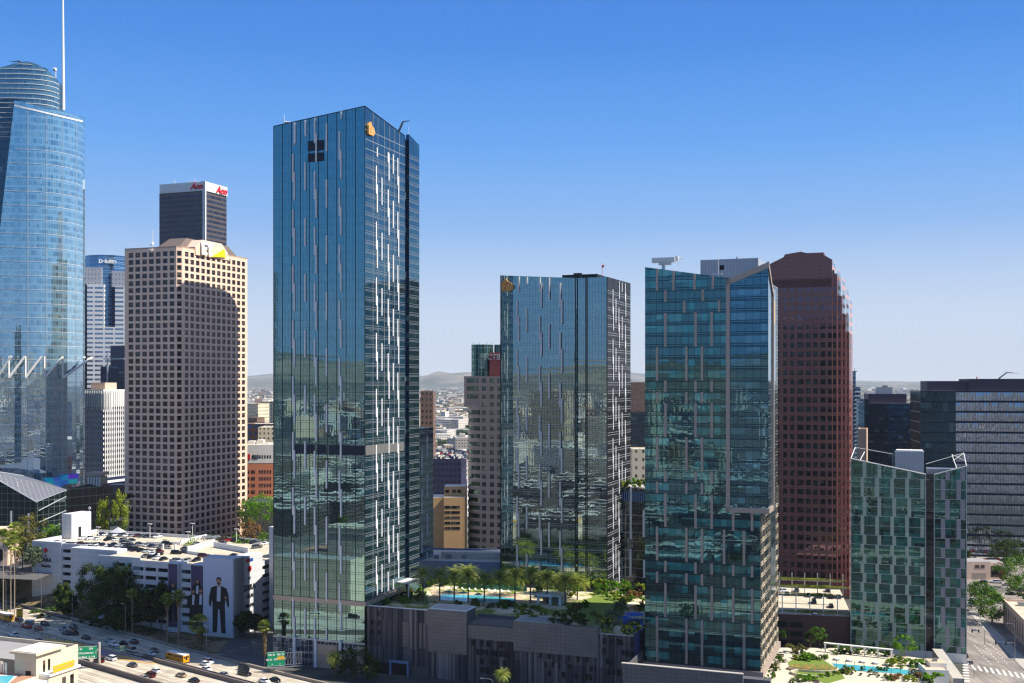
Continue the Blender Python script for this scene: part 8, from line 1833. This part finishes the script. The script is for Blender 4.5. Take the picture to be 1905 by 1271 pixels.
# ---- the district behind the eye, which the glass towers mirror
rnd=random.Random(31); n_=0
RW=[window_wall('mirrored_wall_%d'%i,c,(40,50,62),pw=3.2,fh=3.5,rnd_tint=t,wx=(.2,.78),wz=(.28,.74)) for i,(c,t) in enumerate((((244,232,206),.4),((214,186,146),.5),((232,230,226),.3)))]
RD=window_wall('mirrored_dark_wall',(92,84,78),(20,26,34),pw=3.0,fh=3.4,wx=(.15,.8),wz=(.25,.75))
cs_,sn_=math.cos(ROT),math.sin(ROT)
cells=[]
for i in range(-16,15):
    for j in range(-17,6):
        cells.append((i,j))
cells.sort(key=lambda c:math.hypot(c[0]*56+20,c[1]*60))
for i,j in cells:
    if n_>=255: break
    if rnd.random()<.10: continue
    a=i*56+rnd.uniform(-5,5); b=j*60-20+rnd.uniform(-4,4); x=a*cs_-b*sn_; y=a*sn_+b*cs_
    if y>-35:
        n__=(x-FO.x)*FN.x+(y-FO.y)*FN.y
        if math.hypot(x,y)<62 or n__<118 or (CAM_H-24-4)/max(y+35,1)*FPX+HY<1330: continue
    w=rnd.uniform(26,46); d=rnd.uniform(26,46); far=abs(j)>6; h=(rnd.choice([8,11,14,18]) if y>-35 else rnd.choice([9,12,15,18,24,30,36])) if not far else rnd.choice([12,16,22,30,40,56,74,90])
    o_=MB().box(-w/2,-d/2,0,w/2,d/2,h).box(-w*.2,-d*.2,h,w*.2,d*.2,h+3).box(w*.28,-d*.4,h,w*.44,-d*.2,h+2).build('mirrored_block',(RW[rnd.randrange(3)] if y<-35 else RD),loc=(x,y,0),rz=ROT)
    tag(o_,'city block west of the freeway, seen only as a reflection in the glass towers','building','city blocks mirrored in the glass towers'); n_+=1
mb=MB()
for k in range(2600):
    D=950*math.exp(rnd.random()*math.log(6)); a=rnd.uniform(-1.15,1.15); x=math.sin(a)*D; y=-math.cos(a)*D; w=rnd.uniform(14,50); h=rnd.choice([7,9,12,16,24,40]); mb.box(x-w/2,y-w/2,0,x+w/2,y+w/2,h,m=k%5,bottom=False)
tag(mb.build('western_city',FC),kind='stuff')
for k,(x,y,w,h,c) in enumerate(((-545,95,46,236,0),(-640,10,40,205,1),(-470,150,34,150,2),(-700,120,50,180,2),(-330,-90,30,150,0))):  # invented towers, added for the dark reflection in the curved facade
    o_=MB().box(-w/2,-w/2,0,w/2,w/2,h).box(-w/4,-w/4,h,w/4,w/4,h+8).build('added_mirror_tower',window_wall('mirrored_tower_wall_%d'%k,((70,84,84),(96,104,96),(60,72,80))[c],(24,36,40),pw=3,fh=4,wx=(.1,.9),wz=(.25,.85)),loc=(x,y,0),rz=ROT)
    tag(o_,'made-up dark high-rise left of the camera, added to darken the spire skyscraper reflection','skyscraper','added high-rises mirrored in the spire skyscraper')
for k in range(22):
    x=rnd.uniform(-420,380); y=rnd.uniform(20,330)
    if abs(x)<25 and y<60: continue
    px=CX+x/y*FPX
    z0=0; H=rnd.uniform(7,12)
    # only where the eye does not look: below the frame
    if (CAM_H-H-2)/y*FPX+HY<1300 and -60<px<1965: continue
    tree(x,y,0,H,rnd.uniform(4,6),'street tree west of the freeway, seen only as a reflection','green',200+k%3,leaf=.9,nclump=20,per=40,group='street trees mirrored in the glass towers')
for k in range(0):
    x=rnd.uniform(-330,300); y=rnd.uniform(120,300); w=rnd.uniform(16,34); d=rnd.uniform(14,30); h=rnd.uniform(7,16)
    if (CAM_H-h-4)/(y+d)*FPX+HY<1310 and -60<CX+x/y*FPX<1965: continue
    o_=MB().box(-w/2,-d/2,0,w/2,d/2,h).build('mirrored_block',FW[k%3],loc=(x,y,0),rz=ROT); tag(o_,'low block under the camera, seen only as a reflection in the glass towers','building','low blocks mirrored in the glass towers')
mb=MB(); N_=60
for i in range(N_):
    a0=math.pi*(1.02+.96*i/N_); a1=math.pi*(1.02+.96*(i+1)/N_); h0=170+70*math.sin(i*.7)+40*math.sin(i*1.9); h1=170+70*math.sin((i+1)*.7)+40*math.sin((i+1)*1.9); r0,r1=7000,9500
    mb.face([(r0*math.cos(a0),r0*math.sin(a0),0),(r0*math.cos(a1),r0*math.sin(a1),0),(r1*math.cos(a1),r1*math.sin(a1),h1+100),(r1*math.cos(a0),r1*math.sin(a0),h0+100)],smooth=True)
o_=mb.build('western_hills',HM); tag(o_,kind='structure')
rnd=random.Random(9)
for k in range(44):
    n_=rnd.choice([40,44,48,56,60,64,74,78,82,86,90]); f_=-150+k*7.2+rnd.uniform(-2,2); X,Y=fw(f_,n_)
    if (CAM_H-2)/max(Y,1)*FPX+HY<1285 and -20<CX+X/max(Y,1)*FPX<1925: continue
    vehicle(rnd.choice(['suv','saloon','van','hatchback']),rnd.choice(['white','white','silver','black','red','dark blue','grey']),X,Y,.12,FROT,'freeway car below the frame, mirrored in the foot of the tallest tower','cars mirrored in the tallest tower',detail=1)
for k in range(46):
    X,Y=fw(-160+k*7.5,99+rnd.uniform(0,14)); 
    if (CAM_H-12)/max(Y,1)*FPX+HY<1310 and -60<CX+X/max(Y,1)*FPX<1965: continue
    tree(X,Y,0,rnd.uniform(6,10),rnd.uniform(3,4.5),'street tree west of the freeway, seen only as a reflection','dark',200+k%3,leaf=.9,nclump=20,per=40,group='street trees mirrored in the glass towers')
o_=fsheet('freeway_far_lanes',[(-400,70.1),(300,70.1),(300,96),(-400,96)],.06,M['freeway'])
# ------------------------------------------------------------------ ground
g=NG('city_ground'); o=g.obj(); n=g.noise(o,0.004,6.0,0.65)[0]; n2=g.noise(o,0.03,4.0)[0]
c=g.ramp(g.m('ADD',g.m('MULTIPLY',n,0.6),g.m('MULTIPLY',n2,0.4)),[(0.36,S(62,68,56)),(0.5,S(86,86,82)),(0.64,S(130,124,116))])
M['ground']=g.done(g.prin(c,0.95,0,0.1))
gr=MB(); gr.face([(-40000,-20000,0),(40000,-20000,0),(40000,60000,0),(-40000,60000,0)]); tag(gr.build('ground',M['ground']),kind='structure')

# ------------------------------------------------------------------ haze: the air itself
g=NG('haze_air'); vn=g.new('ShaderNodeVolumePrincipled'); vn.inputs['Color'].default_value=(0.78,0.89,1.0,1); vn.inputs['Density'].default_value=HAZE; vn.inputs['Anisotropy'].default_value=0.0
g.t.links.new(vn.outputs[0], g.out.inputs['Volume'])
hz=MB().box(-25000,-10500,-6,25000,33500,1250).build('haze',g.mat); tag(hz,kind='stuff')
